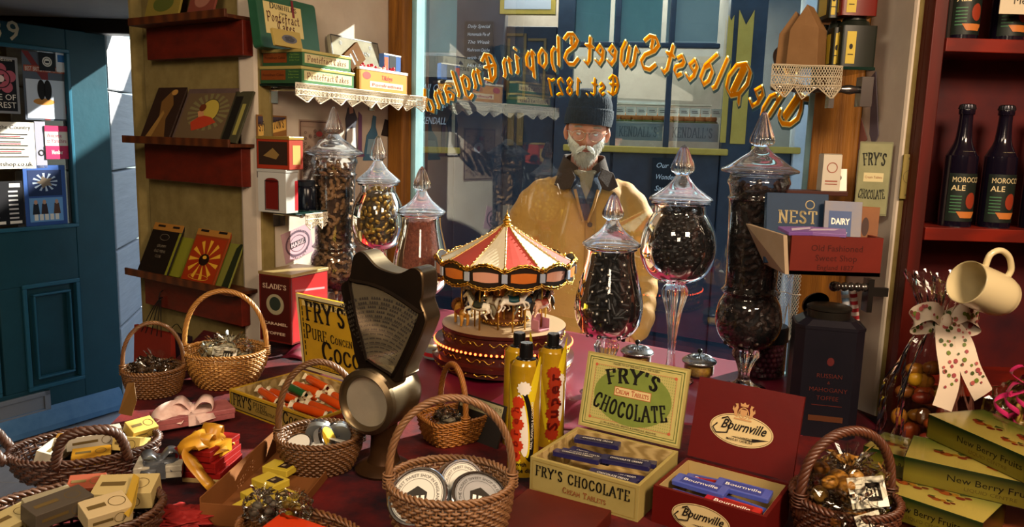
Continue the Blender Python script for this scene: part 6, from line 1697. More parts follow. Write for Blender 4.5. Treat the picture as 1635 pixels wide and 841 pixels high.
# red packet and twists in the bottom basket
m = MB().use(mat('b0300e', .3, coat=.4)); m.rbox(-.07, .07, -.022, .022, 0, .016, .006); o = m.build('toffee_packet', bevel=.003); o.matrix_world = BI @ T(.015, 0, .042) @ RX(R(8)); tag(o, 'long shiny red packet lying in the bottom basket', 'packet')
cello_bag(BI @ T(-.085, .010, .066), (.026, .024, .020), 'crumpled clear wrapper at the left end of the bottom basket', ('5c544c',), lab=False, seed=14, pr=.008, n=5)
cello_bag(BI @ T(-.040, .030, .064), (.024, .022, .020), 'crumpled golden clear wrapper beside the red packet', ('a88c2c', '6c5420'), lab=False, seed=15, pr=.008, n=6)
m = MB().use(mat('7c1410', .7, bump=1, bsc=30)); crumple(m, .045, .035, .010, .4, seed=4); o = m.build('red_tissue', smooth=True); o.matrix_world = T(PZ(290, 826, TZ + .012)); tag(o, 'crumpled red tissue on the dark cloth left of the cardboard box', 'tissue paper')
# sign card behind the bottles and dark tray edge at the bottom
fr2 = Fr(PZ(722, 690, TZ), PZ(806, 722, TZ) - PZ(722, 690, TZ), V((-.1, .45, .9)))
m = MB().use(mat('25211e', .5)).tf(fr2.M); m.box(0, .125, 0, .085, -.004, 0); m.use(mat('a8a078', .6)).tf(fr2.M @ T(0, 0, .0006)); m.rect(.004, .120, .058, .082)
m.use(INK); sans(m, 'Mini Sherbet Sweet Dips £1.75', .010, T(.062, .070, .0004), width=.11); sans(m, 'each £1.99', .008, T(.062, .061, .0004))
o = m.build('price_card'); tag(o, 'dark card with a cream printed strip leaning before the carousel base', 'price card')
M, L = place((838, 838), (966, 880), TZ)
m = MB().use(mat('4c140c', .5, h2='3a0e08', sc=10)); m.box(0, .15, 0, -.10, 0, .018); m.tf(ID)
M2_ = Matrix(M); o = MB().use(mat('5a1a0e', .5, h2='44120a', sc=10)); o.box(0, .15, -.14, 0, 0, .024); o = o.build('box_lid', bevel=.002); o.matrix_world = T(PZ(842, 800, TZ)) @ RZ(R(-28)); tag(o, "flat dark red box lying before the green lettered chocolate box", 'box')
# stack of green boxes
def berries(b, x, y, s, z):
    for dx, dy, c_, r in ((-.012, .004, '8c2a14', .006), (-.004, .0, 'a8501c', .007), (.004, .003, 'b0781c', .005), (.012, -.002, '7c1c14', .005), (.018, .004, '6c1a14', .004)):
        b.use(mat(c_, .5)); b.disc(x + dx * s, y + dy * s, r * s, r * s * .8, z, 12)
    b.use(mat('3c4a1c', .5)); b.poly([(x - .02 * s, y + .008 * s), (x - .008 * s, y + .012 * s), (x - .010 * s, y + .004 * s)], z + .0002); b.poly([(x + .006 * s, y + .012 * s), (x + .018 * s, y + .012 * s), (x + .010 * s, y + .005 * s)], z + .0002)
def gmat(a, b, axis=2, lo=0, hi=1):
    """printed fade from one colour to another across the board"""
    m = bpy.data.materials.new('printed_board'); m.use_nodes = True; n = m.node_tree.nodes; l = m.node_tree.links; bs = n['Principled BSDF']; bs.inputs['Roughness'].default_value = .3
    tc = n.new('ShaderNodeTexCoord'); sp_ = n.new('ShaderNodeSeparateXYZ'); mr = n.new('ShaderNodeMapRange'); cr = n.new('ShaderNodeValToRGB')
    l.new(tc.outputs['Object'], sp_.inputs[0]); l.new(sp_.outputs[axis], mr.inputs[0]); mr.inputs[1].default_value = lo; mr.inputs[2].default_value = hi
    l.new(mr.outputs[0], cr.inputs[0]); l.new(cr.outputs[0], bs.inputs['Base Color'])
    cr.color_ramp.elements[0].color = lin(a); cr.color_ramp.elements[1].color = lin(b); cr.color_ramp.elements[1].position = .9; cr.color_ramp.elements[0].position = .35
    return m
BH_ = .040; BDp = .115
NF = gmat('a89a30', '26401a', 2, 0, BH_); NT = gmat('c8b65c', '66782c', 1, 0, BDp)
def newberry(M, L, label, D=BDp):
    b = MB().use(NF); b.box(0, L, 0, D, 0, BH_ - .0005); b.use(NT); b.add([(0, 0, BH_), (L, 0, BH_), (L, D, BH_), (0, D, BH_)], [(0, 1, 2, 3)])
    b.tf(T(L * .56, -.0005, 0) @ UPM); b.use(mat('1c1a10', .5)); sans(b, 'New Berry Fruits', .0145, T(0, .0165, 0), width=L * .56, bold=.004); b.use(mat('7a6a2c', .5)); sans(b, 'LIQUID CENTRE', .008, T(0, .006, 0), width=L * .33)
    berries(b, L * .42, .018, .8, .0003); b.tf(ID)
    berries(b, L * .28, D * .45, 1.4, BH_ + .0004); berries(b, L * .62, D * .55, 1.4, BH_ + .0004); berries(b, L * .60, D * .25, 1.0, BH_ + .0004)
    b.use(mat('5c4a20', .5)); sans(b, 'New Berry Fruits', .008, T(L * .3, D * .82, BH_ + .0004)); 
    o = b.build('sweet_carton'); o.matrix_world = M
    w_ = MB().use(FILM); w_.box(-.0008, L + .0008, -.0012, D + .0008, -.0002, BH_ + .0012); w_.build('clear_film', o)
    return tag(o, label, 'box', 'green fruit sweet boxes')
Z1 = TZ + .035
m = MB().use(mat('6a3418', .6, h2='562810', sc=10)); m.box(0, .27, 0, .18, 0, .034); o = m.build('brown_box', bevel=.002)
Mq, _ = place((1470, 868), (1600, 905), TZ); o.matrix_world = T(PZ(1368, 838, TZ)) @ RZ(R(-25)); tag(o, 'plain brown box lowest under the stack of green boxes', 'box')
Ma, La = place((1374, 808), (1582, 882), Z1); newberry(Ma, .172, 'lowest front green fruit sweet box, resting on the brown box')
Mb_, _ = place((1441, 766), (1637, 812), Z1 + BH_ + .001); newberry(Mb_, .215, 'middle green fruit sweet box lying across the lowest one')
Mc, _ = place((1480, 697), (1634, 770), Z1 + 2 * BH_ + .002); newberry(Mc, .215, 'topmost green fruit sweet box, turned askew on the stack')
Md, _ = place((1366, 752), (1450, 778), Z1 + .0); newberry(Md @ T(0, .03, 0), .13, 'green fruit sweet box at the back, half under the middle one', .10)
# ------------------------------------------------------------------ card ledges on the narrow wall
WR = mat('64190a', .5, h2='3a0e06', sc=14, amt=.6, stretch=(1, 2, 2), bump=.2, bsc=40); LED = mat('3c1c0c', .5, h2='54290f', sc=6, kind='wave', stretch=(1, 1, 8), amt=.8)
def sheared(F, pxl, pxr, yb, yt, c, M2=ID):
    a0 = F.hit(pxl, yb, c).x; a1 = F.hit(pxr, yb, c).x; zb = F.hit((pxl + pxr) / 2, yb, c).y; zt = F.hit((pxl + pxr) / 2, yt, c).y
    return a0, a1, zb, zt
ledz = []
for i, (b0, b1, yt, yb, l0, l1, ly, lb) in enumerate(((235, 388, 38, 92, 205, 388, 30, 'topmost reddish wooden card ledge on the narrow wall'), (233, 386, 232, 292, 196, 386, 226, 'middle reddish wooden card ledge on the narrow wall'), (233, 386, 452, 503, 200, 386, 430, 'lowest reddish wooden card ledge on the narrow wall'))):
    root = thing('card_ledge', lb, 'shelf', FS.M, 'wooden card ledges on the narrow wall')
    a0, a1, zb, zt = sheared(FS, b0, b1, yb, yt, .035)
    m = MB().use(WR); m.box(a0, a1, zb, zt, 0.0005, .035); m.build('back_board', root, bevel=.002)
    z = zt; A0, A1 = FS.hit(l0, ly, .085).x, min(FS.hit(l1, ly, .085).x, LS - .012)
    m = MB().use(LED); m.box(A0, A1, z, z + .010, .0, .080); m.box(A0, A1, z + .0, z + .022, .080, .088); m.build('ledge', root, bevel=.0015)
    ledz.append((z + .010, A0, A1))
def card(i, px0, px1, hgt, lean, m, label, draw=None, th=.006, c=.070, cat='card', name='greeting_card', group=None, rnd=0, py=None, back=0):
    z = ledz[i][0] + .0005; py = py or (20, 215, 425)[i]
    a0, a1 = FS.hit(px0, py, c).x, FS.hit(px1, py, c).x
    M = FS.M @ T((a0 + a1) / 2, z, c - th - back) @ RX(R(-lean)); W = (a1 - a0) / 2
    mb = MB().use(m)
    if rnd: mb.tf(T(0, hgt / 2, 0)); mb.rbox(-W, W, -hgt / 2, hgt / 2, 0, th, rnd); mb.tf(ID)
    else: mb.box(-W, W, 0, hgt, 0, th)
    if draw: mb.tf(T(0, hgt / 2, th + .0004)); draw(mb, W, hgt / 2); mb.tf(ID)
    o = mb.build(name, bevel=.0006); o.matrix_world = M; return tag(o, label, cat, group)
card(0, 228, 282, .10, 16, mat('7c6c2c', .5), 'yellow green card on the topmost ledge', lambda b, W, H: b.use(mat('4c5420', .5)).disc(0, 0, W * .6, H * .5), group=None)
card(0, 296, 338, .10, 18, mat('6c3428', .5), 'dusky pink card on the topmost ledge', lambda b, W, H: b.use(mat('8c5c4c', .5)).disc(0, 0, W * .6, H * .5))
def fig(b, W, H):
    b.use(mat('6a4a22', .5)).poly([(-W * .6, -H), (-W * .2, -H * .2), (-W * .4, H * .3), (W * .1, H * .7), (W * .5, H * .2), (W * .3, -H * .3), (W * .7, -H)]); b.use(mat('a87c3c', .5)).disc(W * .3, H * .62, W * .2, H * .1, .0003); b.use(mat('8c6a34', .5)).poly([(-W * .7, -H), (-W * .3, -H), (W * .1, -H * .1), (-W * .05, 0)], .0004)
card(1, 222, 268, .190, 24, mat('2a1a12', .4), 'tall dark picture card leaning at the left of the middle ledge', fig)
def fig2(b, W, H):
    b.use(mat('5c4a34', .5)).rect(-W * .92, W * .92, -H * .9, H * .82); b.use(mat('6c6440', .5))
    for i in range(20):
        a = i * 2 * PI / 20; b.poly([(W * .1, H * .1), (W * .1 + W * .8 * math.cos(a), H * .1 + H * .7 * math.sin(a)), (W * .1 + W * .8 * math.cos(a + .16), H * .1 + H * .7 * math.sin(a + .16))], .0002)
    b.use(mat('a8943c', .5)).disc(W * .15, H * .15, W * .34, H * .42, .0004); b.use(mat('1c1410', .5)).ring(W * .15, H * .15, W * .36, H * .44, .002, .0006)
    b.use(mat('a0341c', .5)).poly([(-W * .45, -H * .3), (-W * .1, -H * .02), (W * .3, -H * .1), (W * .55, -H * .28), (W * .1, -H * .5), (-W * .3, -H * .62)], .0008); b.use(mat('b07a50', .5)).poly([(-W * .3, H * .1), (-W * .1, H * .2), (0, -H * .05), (-W * .2, -H * .1)], .0009); b.use(mat('5c2a14', .5)).disc(-W * .15, H * .26, W * .13, H * .14, .001)
card(1, 272, 352, .165, 24, mat('4a3a38', .5, h2='5c4a44', sc=30), 'framed vintage picture of a figure in a red dress before a yellow sun', fig2, name='vintage_print', cat='picture')
card(1, 347, 376, .155, 24, mat('3c3a28', .5), 'narrow dark folder standing at the right end of the middle ledge', lambda b, W, H: (b.use(mat('14120e', .5)).rect(-W * .7, W * .1, -H * .9, H * .8), b.use(mat('8c8444', .5)).rect(W * .3, W * .7, -H * .7, H * .5)))
card(2, 226, 278, .205, 25, mat('7a7a24', .4), 'yellow green rounded card standing behind the black pack', None, .008, rnd=.008, back=.016)
def grumpy(b, W, H):
    b.use(mat('9a6a2c', .5)).rect(-W, W, H * .62, H); b.use(INK); b.rect(-W * .7, -W * .2, H * .74, H * .82, .0003); b.rect(W * .3, W * .75, H * .74, H * .82, .0003)
    b.use(mat('7a7060', .5)); b.ring(0, H * .38, W * .3, H * .12, .001, .0003)
    for i, s in enumerate(('GRUMPY', 'OLD MENS', 'CLUB')): sans(b, s, .012, T(0, H * (.0 - .19 * i), .0004))
    b.use(mat('7a7a24', .5)).rect(W * .86, W, -H, H * .6, .0003)
card(2, 218, 264, .175, 25, mat('17120e', .4), 'black pack with small lettering under an orange header', grumpy, .006, name='sweet_pack', cat='packet')
def gold(b, W, H):
    b.use(mat('9a6a2c', .5)).rect(-W, W, H * .62, H); b.use(INK); b.rect(-W * .8, -W * .3, H * .74, H * .82, .0003); b.rect(W * .3, W * .8, H * .74, H * .82, .0003)
    b.use(mat('8c2c10', .3)).rect(-W * .92, W * .92, -H * .95, H * .55, .0002); b.use(mat('c9982c', .3))
    for i in range(11):
        a = i * 2 * PI / 11 + .2; b.poly([(W * .25 * math.cos(a), -H * .2 + H * .16 * math.sin(a)), (W * .9 * math.cos(a), -H * .2 + H * .68 * math.sin(a)), (W * .9 * math.cos(a + .22), -H * .2 + H * .68 * math.sin(a + .22))], .0005)
    b.use(mat('1c0e08', .4)); b.disc(0, -H * .2, W * .3, H * .2, .0008); b.use(mat('c9982c', .3)); b.disc(0, -H * .12, W * .12, H * .06, .001); b.ring(0, -H * .8, W * .6, H * .1, .0015, .0008)
card(2, 304, 356, .195, 25, mat('6c6c2c', .4), 'green and black card behind the gold and red pack on the lowest ledge', lambda b, W, H: b.use(mat('1c2414', .4)).poly([(W * .6, -H), (W, -H), (W, H * .5), (W * .7, H * .2)]), back=.014)
card(2, 286, 338, .180, 25, mat('7c3414', .35), 'gold and red patterned pack at the right of the lowest ledge', gold, .006, name='sweet_pack', cat='packet')
# red gift bag hanging from a hook under the lowest ledge
hk = FS.hit(256, 474, .045); bt_ = FS.hit(240, 612, .045).y; tp_ = FS.hit(240, 526, .045).y; x0, x1 = FS.hit(214, 560, .045).x, FS.hit(272, 560, .045).x
root = thing('gift_bag', 'flat red paper bag hanging by black cords from a hook below the lowest ledge', 'bag', FS.M)
m = MB().use(mat('7c1e10', .6, h2='6a180c', sc=8)); m.add([(x0, bt_, .025), (x1, bt_, .025), (x1, tp_, .028), (x0, tp_, .028), (x0 + .002, bt_, .052), (x1 - .002, bt_, .052), (x1, tp_, .04), (x0, tp_, .04)], [(0, 1, 2, 3), (4, 5, 6, 7), (0, 4, 7, 3), (1, 5, 6, 2), (0, 1, 5, 4)])
m.build('paper_body', root)
m = MB().use(BLACK)
for s in (-.9, -.5, .0, .5, .9):
    c_ = (x0 + x1) / 2 + s * (x1 - x0) * .30; m.tube(catmull([(c_, tp_ - .015, .045), ((c_ + hk.x) / 2 + s * .003, (tp_ + hk.y) / 2 - .004, .046), (hk.x, hk.y, .045)], 4), .0013, 6)
m.build('cord', root, smooth=True)
m = MB().use(BLACK); m.tube(catmull([(hk.x, hk.y + .02, .001), (hk.x, hk.y + .018, .04), (hk.x, hk.y - .004, .05), (hk.x, hk.y - .002, .038)], 5), .0016, 6); m.build('hook', root, smooth=True)
x0, x1 = FS.hit(268, 560, .02).x, FS.hit(300, 560, .02).x
root = thing('gift_bag', 'dark purple paper bag tucked behind the flat red one', 'bag', FS.M)
m = MB().use(mat('1c0d18', .6)); m.box(x0, x1, bt_, tp_ - .004, .003, .022); m.build('paper_body', root); m = MB().use(BLACK); m.tube(catmull([(x0 + .01, tp_ - .005, .02), ((x0 + x1) / 2, tp_ + .03, .02), (x1 - .01, tp_ - .005, .02)], 6), .0012, 5); m.build('cord', root)

# ------------------------------------------------------------------ left side of the bay
MEND = lambda a0, zm, cm: FB.M @ T(a0 - .0006, zm, cm) @ RY(-PI / 2)
TG = mat('66a088', .1, spec=.8)
def gshelf(F, a0, a1, z, c1, label):
    root = thing('glass_shelf', label, 'shelf', F.M); m = MB().use(mat('1c3c34', .08, trans=.6)); m.box(a0, a1, z - .006, z, .001, c1); m.build('glass_board', root, bevel=.001)
    m = MB().use(CHROME)
    for a in (a0 + .05, a1 - .06):
        m.tube([(a, z - .012, 0), (a, z - .012, c1 * .8)], .005, 10); m.box(a - .016, a + .016, z - .05, z - .006, .0005, .006)
        m.ball((a, z - .012, c1 * .8), .008, 10, 8)
    m.build('bracket', root, smooth='auto'); return root
zs = FB.hit(520, 137, .16).y; A_ = FB.hit(424, 137, .02).x
gshelf(FB, .01, LB - .05, zs, .165, 'upper glass shelf on the left side of the bay, loaded with old sweet tins')
def btin(pn, pf, yb, yt, c0, c1, m, label, front=None, end=None, name='sweet_tin', rim=None, z0=None, lidc=None, bev=.002):
    a0 = FB.hit(pn, yb, c1).x; a1 = FB.hit(pf, yb, c1).x; zb = FB.hit(pn, yb, c1).y if z0 is None else z0; zt = zb + (FB.hit(pn, yt, c1).y - FB.hit(pn, yb, c1).y)
    root = thing(name, label, 'tin', FB.M); b = MB().use(m); b.box(a0, a1, zb, zt, c0, c1)
    zm = (zb + zt) / 2
    if front: b.tf(T((a0 + a1) / 2, zm, c1 + .0005)); front(b, (a1 - a0) / 2, (zt - zb) / 2)
    if end: b.tf(T(a0 - .0005, zm, (c0 + c1) / 2) @ RY(-PI / 2)); end(b, (c1 - c0) / 2, (zt - zb) / 2)
    b.tf(ID); b.build('tin_body', root, bevel=.0006)
    l = MB().use(lidc or mat('b0a05c', .35, .4)); e = .0018; l.box(a0 - e, a1 + e, zt - .007, zt + .0015, c0 - e, c1 + e); l.build('tin_lid', root, bevel=.0012)
    return a0, a1, zb, zt
GRN = mat('2a4a2c', .4, h2='22402a', sc=20)
def pf_front(b, W, H):
    b.use(mat('3c6a3c', .4)).rect(-W * .98, W * .98, -H * .95, H * .8); b.use(mat('c9bd8c', .5)).rect(-W * .9, W * .9, -H * .6, H * .55, .0003); b.use(mat('8c7c4c', .5)); sans(b, 'DUNHILLS', .009, T(0, H * .2, .0006), width=W * .7); b.use(mat('5c1c14', .5)); pen_text(b, 'Pontefract Cakes', .017, T(0, -H * .42, .0006), 'black', width=W * 1.6)
def pf_end(b, W, H):
    b.use(mat('6a3412', .5)).rect(-W * .95, W * .25, -H * .6, H * .6); b.use(mat('2a0e08', .5)); sans(b, 'Pontefract Cakes', .010, T(-W * .35, -H * .15, .0004), width=W * 1.05); b.use(mat('6c8c3c', .5))
    for i, s in enumerate(('The Oldest', 'House', 'in the Trade')): sans(b, s, .006, T(W * .64, H * (.3 - .35 * i), .0004), width=W * .5)
a0, a1, zb, zt1 = btin(481, 565, 135, 108, .012, .155, GRN, 'lower green and cream sweet tin on the upper left shelf', pf_front, pf_end, z0=zs + .0005)
a0, a1, zb, zt2 = btin(482, 560, 103, 77, .014, .152, GRN, 'upper green and cream sweet tin, stacked on the other one', pf_front, pf_end, z0=zt1 + .0025)
def tl_front(b, W, H):
    b.use(mat('c08438', .4)).rect(-W * .95, W * .95, -H * .9, H * .8); b.use(mat('a83c30', .5)); b.disc(-W * .72, H * .35, W * .16, H * .32, .0004); sans(b, 'Tillabys', .020, T(W * .1, H * .12, .0006), shear=.3, bold=.01)
    b.use(mat('d8c4a0', .5)).rect(-W * .6, W * .8, -H * .62, -H * .08, .0004); b.use(mat('a83c40', .5)); sans(b, 'Pomfretines', .013, T(W * .1, -H * .5, .0008), width=W * 1.25, bold=.02)
TA0, TA1, zb, ztT = btin(574, 650, 135, 97, .02, .135, mat('9c6a24', .4), 'orange tin with flowing script and red sweets heaped on top, beside the window post', tl_front, lambda b, W, H: b.use(mat('4a3410', .5)).rect(-W * .8, W * .8, -H * .8, H * .7), z0=zs + .0005, lidc=mat('d0c8b4', .4))
m = MB(); rn = random.Random(6)
for i in range(70): m.use(mat(['b8283c', 'd8c8c0', 'a01c30'][i % 3], .3)).ball((rn.uniform(TA0 + .012, TA1 - .03), ztT + .005 + rn.uniform(0, .008), rn.uniform(.03, .125)), .005, 7, 5)
o = m.build('red_sweets', smooth=True); o.matrix_world = FB.M; tag(o, 'little red and white sweets heaped on the orange tin lid', 'sweets', None, 'stuff')
# standing things on the tins
def slab(px0, px1, yb, yt, c, m, th=.006, rnd=.006, lean=0, rot=0, z=None):
    a0, a1 = FB.hit(px0, yb, c).x, FB.hit(px1, yb, c).x; zb = FB.hit((px0 + px1) / 2, yb, c).y if z is None else z; H = FB.hit((px0 + px1) / 2, yt, c).y - FB.hit((px0 + px1) / 2, yb, c).y
    M = FB.M @ T((a0 + a1) / 2, zb, c) @ RX(R(-lean)) @ RZ(R(rot)); b = MB().use(m).tf(T(0, H / 2, 0)); b.rbox(-(a1 - a0) / 2, (a1 - a0) / 2, -H / 2, H / 2, -th, 0, rnd); b.tf(T(0, H / 2, .0005))
    return b, M, (a1 - a0) / 2, H / 2
b, M, W, H = slab(418, 512, 74, -12, .06, mat('2a5a40', .35, h2='1c4430', sc=8), .03, .01, 8, z=zt2 + .003)
b.use(mat('c9b87c', .5)).rect(-W * .8, W * .45, -H * .45, H * .72); b.use(mat('2c2a1c', .5)); pen_text(b, 'Dunhills', .016, T(-W * .15, H * .5, .0006), nib=(.1, .03, 0), cap_small=True, width=W * .9); sans(b, 'Original', .009, T(-W * .2, H * .34, .0006), shear=.3)
b.use(mat('4a1410', .5)); pen_text(b, 'Pontefract', .026, T(-W * .18, H * .02, .0006), 'black', width=W * 1.1); pen_text(b, 'Cakes', .026, T(-W * .12, -H * .30, .0006), 'black', width=W * .6)
b.use(mat('6a1c24', .4)).rect(W * .12, W * .2, H * .3, H * .95, .001)
b.tf(ID); o = b.build('display_tin', bevel=.0015); o.matrix_world = M; tag(o, 'large green tin lid with a cream blackletter label, standing on the tins', 'tin lid')
b, M, W, H = slab(440, 484, 74, 46, .13, mat('a8924c', .5), .008, .002, 14, 0, z=zt2 + .003)
b.use(mat('5c5c64', .5)).disc(W * .1, -H * .05, W * .55, H * .5); b.use(mat('3a3a40', .5))
for i in range(5): b.disc(W * (.1 + .2 * math.cos(i * 1.3)), H * (-.05 + .2 * math.sin(i * 1.3)), W * .18, H * .16, .0006 + .0001 * i)
b.tf(ID); o = b.build('picture_card', bevel=.001); o.matrix_world = M; tag(o, 'small cream card picturing dark lozenges, leaning on the green lid', 'card')
b, M, W, H = slab(534, 612, 95, 33, .045, mat('6c685a', .85, 0, h2='98927e', sc=22, amt=.7, spec=.08), .012, .014, 10, z=zs + .053)
b.use(mat('2a2018', .5)); b.frame(-W * .97, W * .97, -H * .97, H * .97, .0035, .0002)
for s in (-1, 1): b.ring(s * W * .6, H * .62, .006, .006, .002, .0005); b.disc(s * W * .6, H * .62, .002, .002, .0005)
pen_text(b, 'HENRY', .010, T(W * .15, H * .15, .0006), nib=(.09, .03, 0), width=W * .9); pen_text(b, 'SWEETS', .012, T(W * .2, -H * .6, .0006), nib=(.09, .03, 0), width=W * 1.0)
b.poly([(-W * .1, H * .5), (0, H * .75), (W * .1, H * .5)], .0006)
b.tf(ID); o = b.build('tin_tray', bevel=.002); o.matrix_world = M; tag(o, 'rusted silvery tin tray with rounded corners, standing behind the wooden block', 'tray')
b, M, W, H = slab(560, 588, 92, 60, .125, mat('6a4418', .85, h2='3c240c', sc=12, spec=.08), .012, .001, 10, 32, z=ztT + .004)
b.use(mat('20140c', .5)); b.rect(-W * .5, -W * .3, -H * .6, H * .6); b.rect(0, W * .1, -H * .5, H * .7); b.tf(ID); o = b.build('wooden_block', bevel=.001); o.matrix_world = M; tag(o, 'tilted brown wooden block leaning on the orange tin', 'block')
b, M, W, H = slab(613, 640, 95, 66, .09, mat('3c5c94', .3, h2=None), .02, .006, 0, z=ztT + .003)
b.use(mat('b84c1c', .4)).rect(-W * .95, -W * .5, -H * .9, H * .6); b.use(BLACK).rect(-W * .4, W * .4, -H * .9, H * .8, .0003); b.use(PAPER).rect(-W, W, H * .85, H, .0003); b.tf(ID); o = b.build('small_tin', bevel=.001); o.matrix_world = M; tag(o, 'small blue and black tin on the orange tin, next to the window post', 'tin')
# lace edging along the shelves
def lace(F, a0, a1, z, c, drop, n, label, h='d8d0be', amp=.006, name='lace_edging', dd=.016):
    """openwork: rows of net with a pointed lower edge, hung in shallow folds"""
    m = MB().use(mat(h, .8)); k = 0
    def p(a, t):
        u = (a - a0) / (a1 - a0); return V((a, z - t, c + amp * math.sin(u * n * PI * 1.0) * (.3 + t / drop)))
    step = .0055; na = int((a1 - a0) / step)
    def depth(a): q = ((a - a0) / (a1 - a0) * n) % 1; return drop * (.62 + .38 * (1 - abs(2 * q - 1)))
    for i in range(na + 1):
        a = a0 + i * step; D_ = depth(a); r = int(D_ / step)
        for s in (-1, 1):
            pts = []
            for j in range(r + 1):
                aa = a + s * (step * .5) * (j % 2); pts.append(p(min(max(aa, a0), a1), j * step))
            if len(pts) > 1: strip(m, pts, .0018, 1, side=(1, 0, 0)) if False else m.tube(pts, .0009, 3, cap=False)
    for t in (0, .33, .6):
        m.tube([p(a0 + (a1 - a0) * i / 60, drop * t) for i in range(61)], .0016, 4)
    m.tube([p(a0 + i * step, depth(a0 + i * step)) for i in range(na + 1)], .0018, 4)
    for i in range(int((a1 - a0) / dd)):
        a = a0 + (i + .5) * dd; q = p(a, drop * .46)
        for e in range(6): b_ = e * PI / 3; m.ball(q + V((.0042 * math.cos(b_), .0042 * math.sin(b_), .0005)), .0019, 5, 4)
    o = m.build(name, smooth=False); o.matrix_world = F.M; return tag(o, label, 'lace')
lace(FB, FB.hit(472, 140, .168).x, LB - .03, zs - .001, .168, .050, 9, 'cream pointed lace hanging from the upper left glass shelf')
# posters and things lower down the bay side
def poster(F, px0, px1, y0, y1, m, label, draw=None, rot=0, name='poster', c=.002, cat='poster'):
    p0, p1 = F.hit(px0, (y0 + y1) / 2, c), F.hit(px1, (y0 + y1) / 2, c); zb = F.hit((px0 + px1) / 2, y1, c).y; zt = F.hit((px0 + px1) / 2, y0, c).y; W, H = (p1.x - p0.x) / 2, (zt - zb) / 2
    b = MB().use(m).tf(ID); b.box(-W, W, -H, H, -.0015, 0); b.tf(T(0, 0, .0004))
    if draw: draw(b, W, H)
    b.tf(ID); o = b.build(name); o.matrix_world = F.M @ T((p0.x + p1.x) / 2, (zb + zt) / 2, c) @ RZ(R(rot)); return tag(o, label, cat)
def sym(b, W, H):
    b.use(mat('7c5424', .5)).rect(-W, W, H * .25, H); b.use(mat('3a3040', .5)).rect(-W * .9, W * .9, H * .7, H * .95, .0002); b.use(mat('c9a050', .5)).poly([(-W * .9, H * .3), (W * .95, H * .55), (W * .95, H * .9), (-W * .9, H * .62)], .0004)
    b.use(mat('33231a', .5)); pen_text(b, "SYMINGTON'S", .024, T(-W * .0, H * .55, .0008) @ RZ(.13), nib=(.09, .05, 0), width=W * 1.7)
    b.use(mat('2a100c', .5)).rect(-W * .9, W * .6, -H * .95, H * .2, .0002)
poster(FB, 410, 458, 184, 282, mat('3c1810', .5), "dark tin sign with an ochre lettered ribbon, behind the red pictorial tin", sym)
def orn(b, W, H):
    b.use(mat('4a2c24', .5)).frame(-W * .96, W * .96, -H * .96, H * .96, .004)
    rn = random.Random(2)
    for i in range(150): x, y = rn.uniform(-W * .85, W * .85), rn.uniform(-H * .85, H * .7); b.ring(x, y, .006, .004, .0012, .0003 + .00001 * i, 8)
    b.use(mat('8c7464', .5)).rect(-W * .9, W * .9, H * .8, H * .93, .002); b.use(mat('b8bcc8', .4)).disc(W * .1, H * .25, W * .3, H * .2, .0022); b.use(mat('9c2420', .4)).disc(-W * .05, H * .6, W * .16, H * .08, .0024); b.disc(W * .1, H * .22, W * .1, H * .1, .0026)
poster(FB, 478, 541, 192, 300, mat('9c8474', .6, h2='84705e', sc=30), 'pinkish brown ornate printed poster behind the tall left jar', orn)
# cut-out figures: a lady in a dark bodice, blue bottle, dark bottle
def cutout(F, pts, m, label, extra=None, name='cut_out_figure', cat='cut-out', c=.003):
    q = [F.hit(*p, c) for p in pts]; b = MB().use(m).tf(F.M @ T(0, 0, c)); b.prism([(a.x, a.y) for a in q], -.0015, 0)
    if extra:
        for i, (ps, mm) in enumerate(extra): b.use(mm); b.poly([tuple(F.hit(*p, c)) for p in ps], .0005 + .0002 * i)
    return tag(b.build(name), label, cat)
cutout(FB, [(556, 172), (562, 168), (566, 176), (571, 190), (568, 200), (572, 250), (548, 250), (553, 205), (552, 190)], mat('2a2430', .5), 'cut-out lady in a dark bodice and pale apron on the bay side', [([(554, 206), (567, 204), (569, 248), (552, 248)], mat('b8b0a8', .5)), ([(557, 170), (563, 170), (564, 180), (558, 182)], mat('a0705c', .5))])
cutout(FB, [(573, 178), (578, 184), (578, 240), (584, 250), (572, 250)], mat('6a4468', .5), 'narrow purple cut-out beside the lady on the bay side')
cutout(FB, [(596, 184), (601, 186), (600, 202), (603, 214), (598, 256), (580, 256), (586, 216), (593, 204)], mat('3c6480', .4), 'blue bottle cut-out on the bay side above the golden jar', [([(588, 222), (599, 222), (597, 246), (585, 246)], mat('7a98a8', .5))], 'bottle_cut_out')
cutout(FB, [(615, 190), (620, 192), (620, 218), (609, 216), (612, 204)], mat('2a2424', .4), 'dark bottle cut-out next to the window post', None, 'bottle_cut_out')
zs2 = FB.hit(470, 340, .12).y
gshelf(FB, .01, .142, zs2, .125, 'lower glass shelf on the left side of the bay behind the tall jar')
a0, a1, zb, ztw = btin(457, 476, 337, 268, .02, .12, mat('a8a8a4', .4), 'white tin with an arched red panel, on the lower glass shelf', lambda b, W, H: (b.use(mat('b02028', .4)).rect(W * .5, W, -H * .9, H * .5)), lambda b, W, H: (b.use(mat('5c1410', .4)).rect(-W * .45, W * .45, -H * .85, H * .5), b.disc(0, H * .5, W * .45, H * .12), b.use(BLACK).frame(-W * .5, W * .5, -H * .9, H * .5, .002, .0003)), z0=zs2 + .0005, lidc=mat('9c9c98', .4))
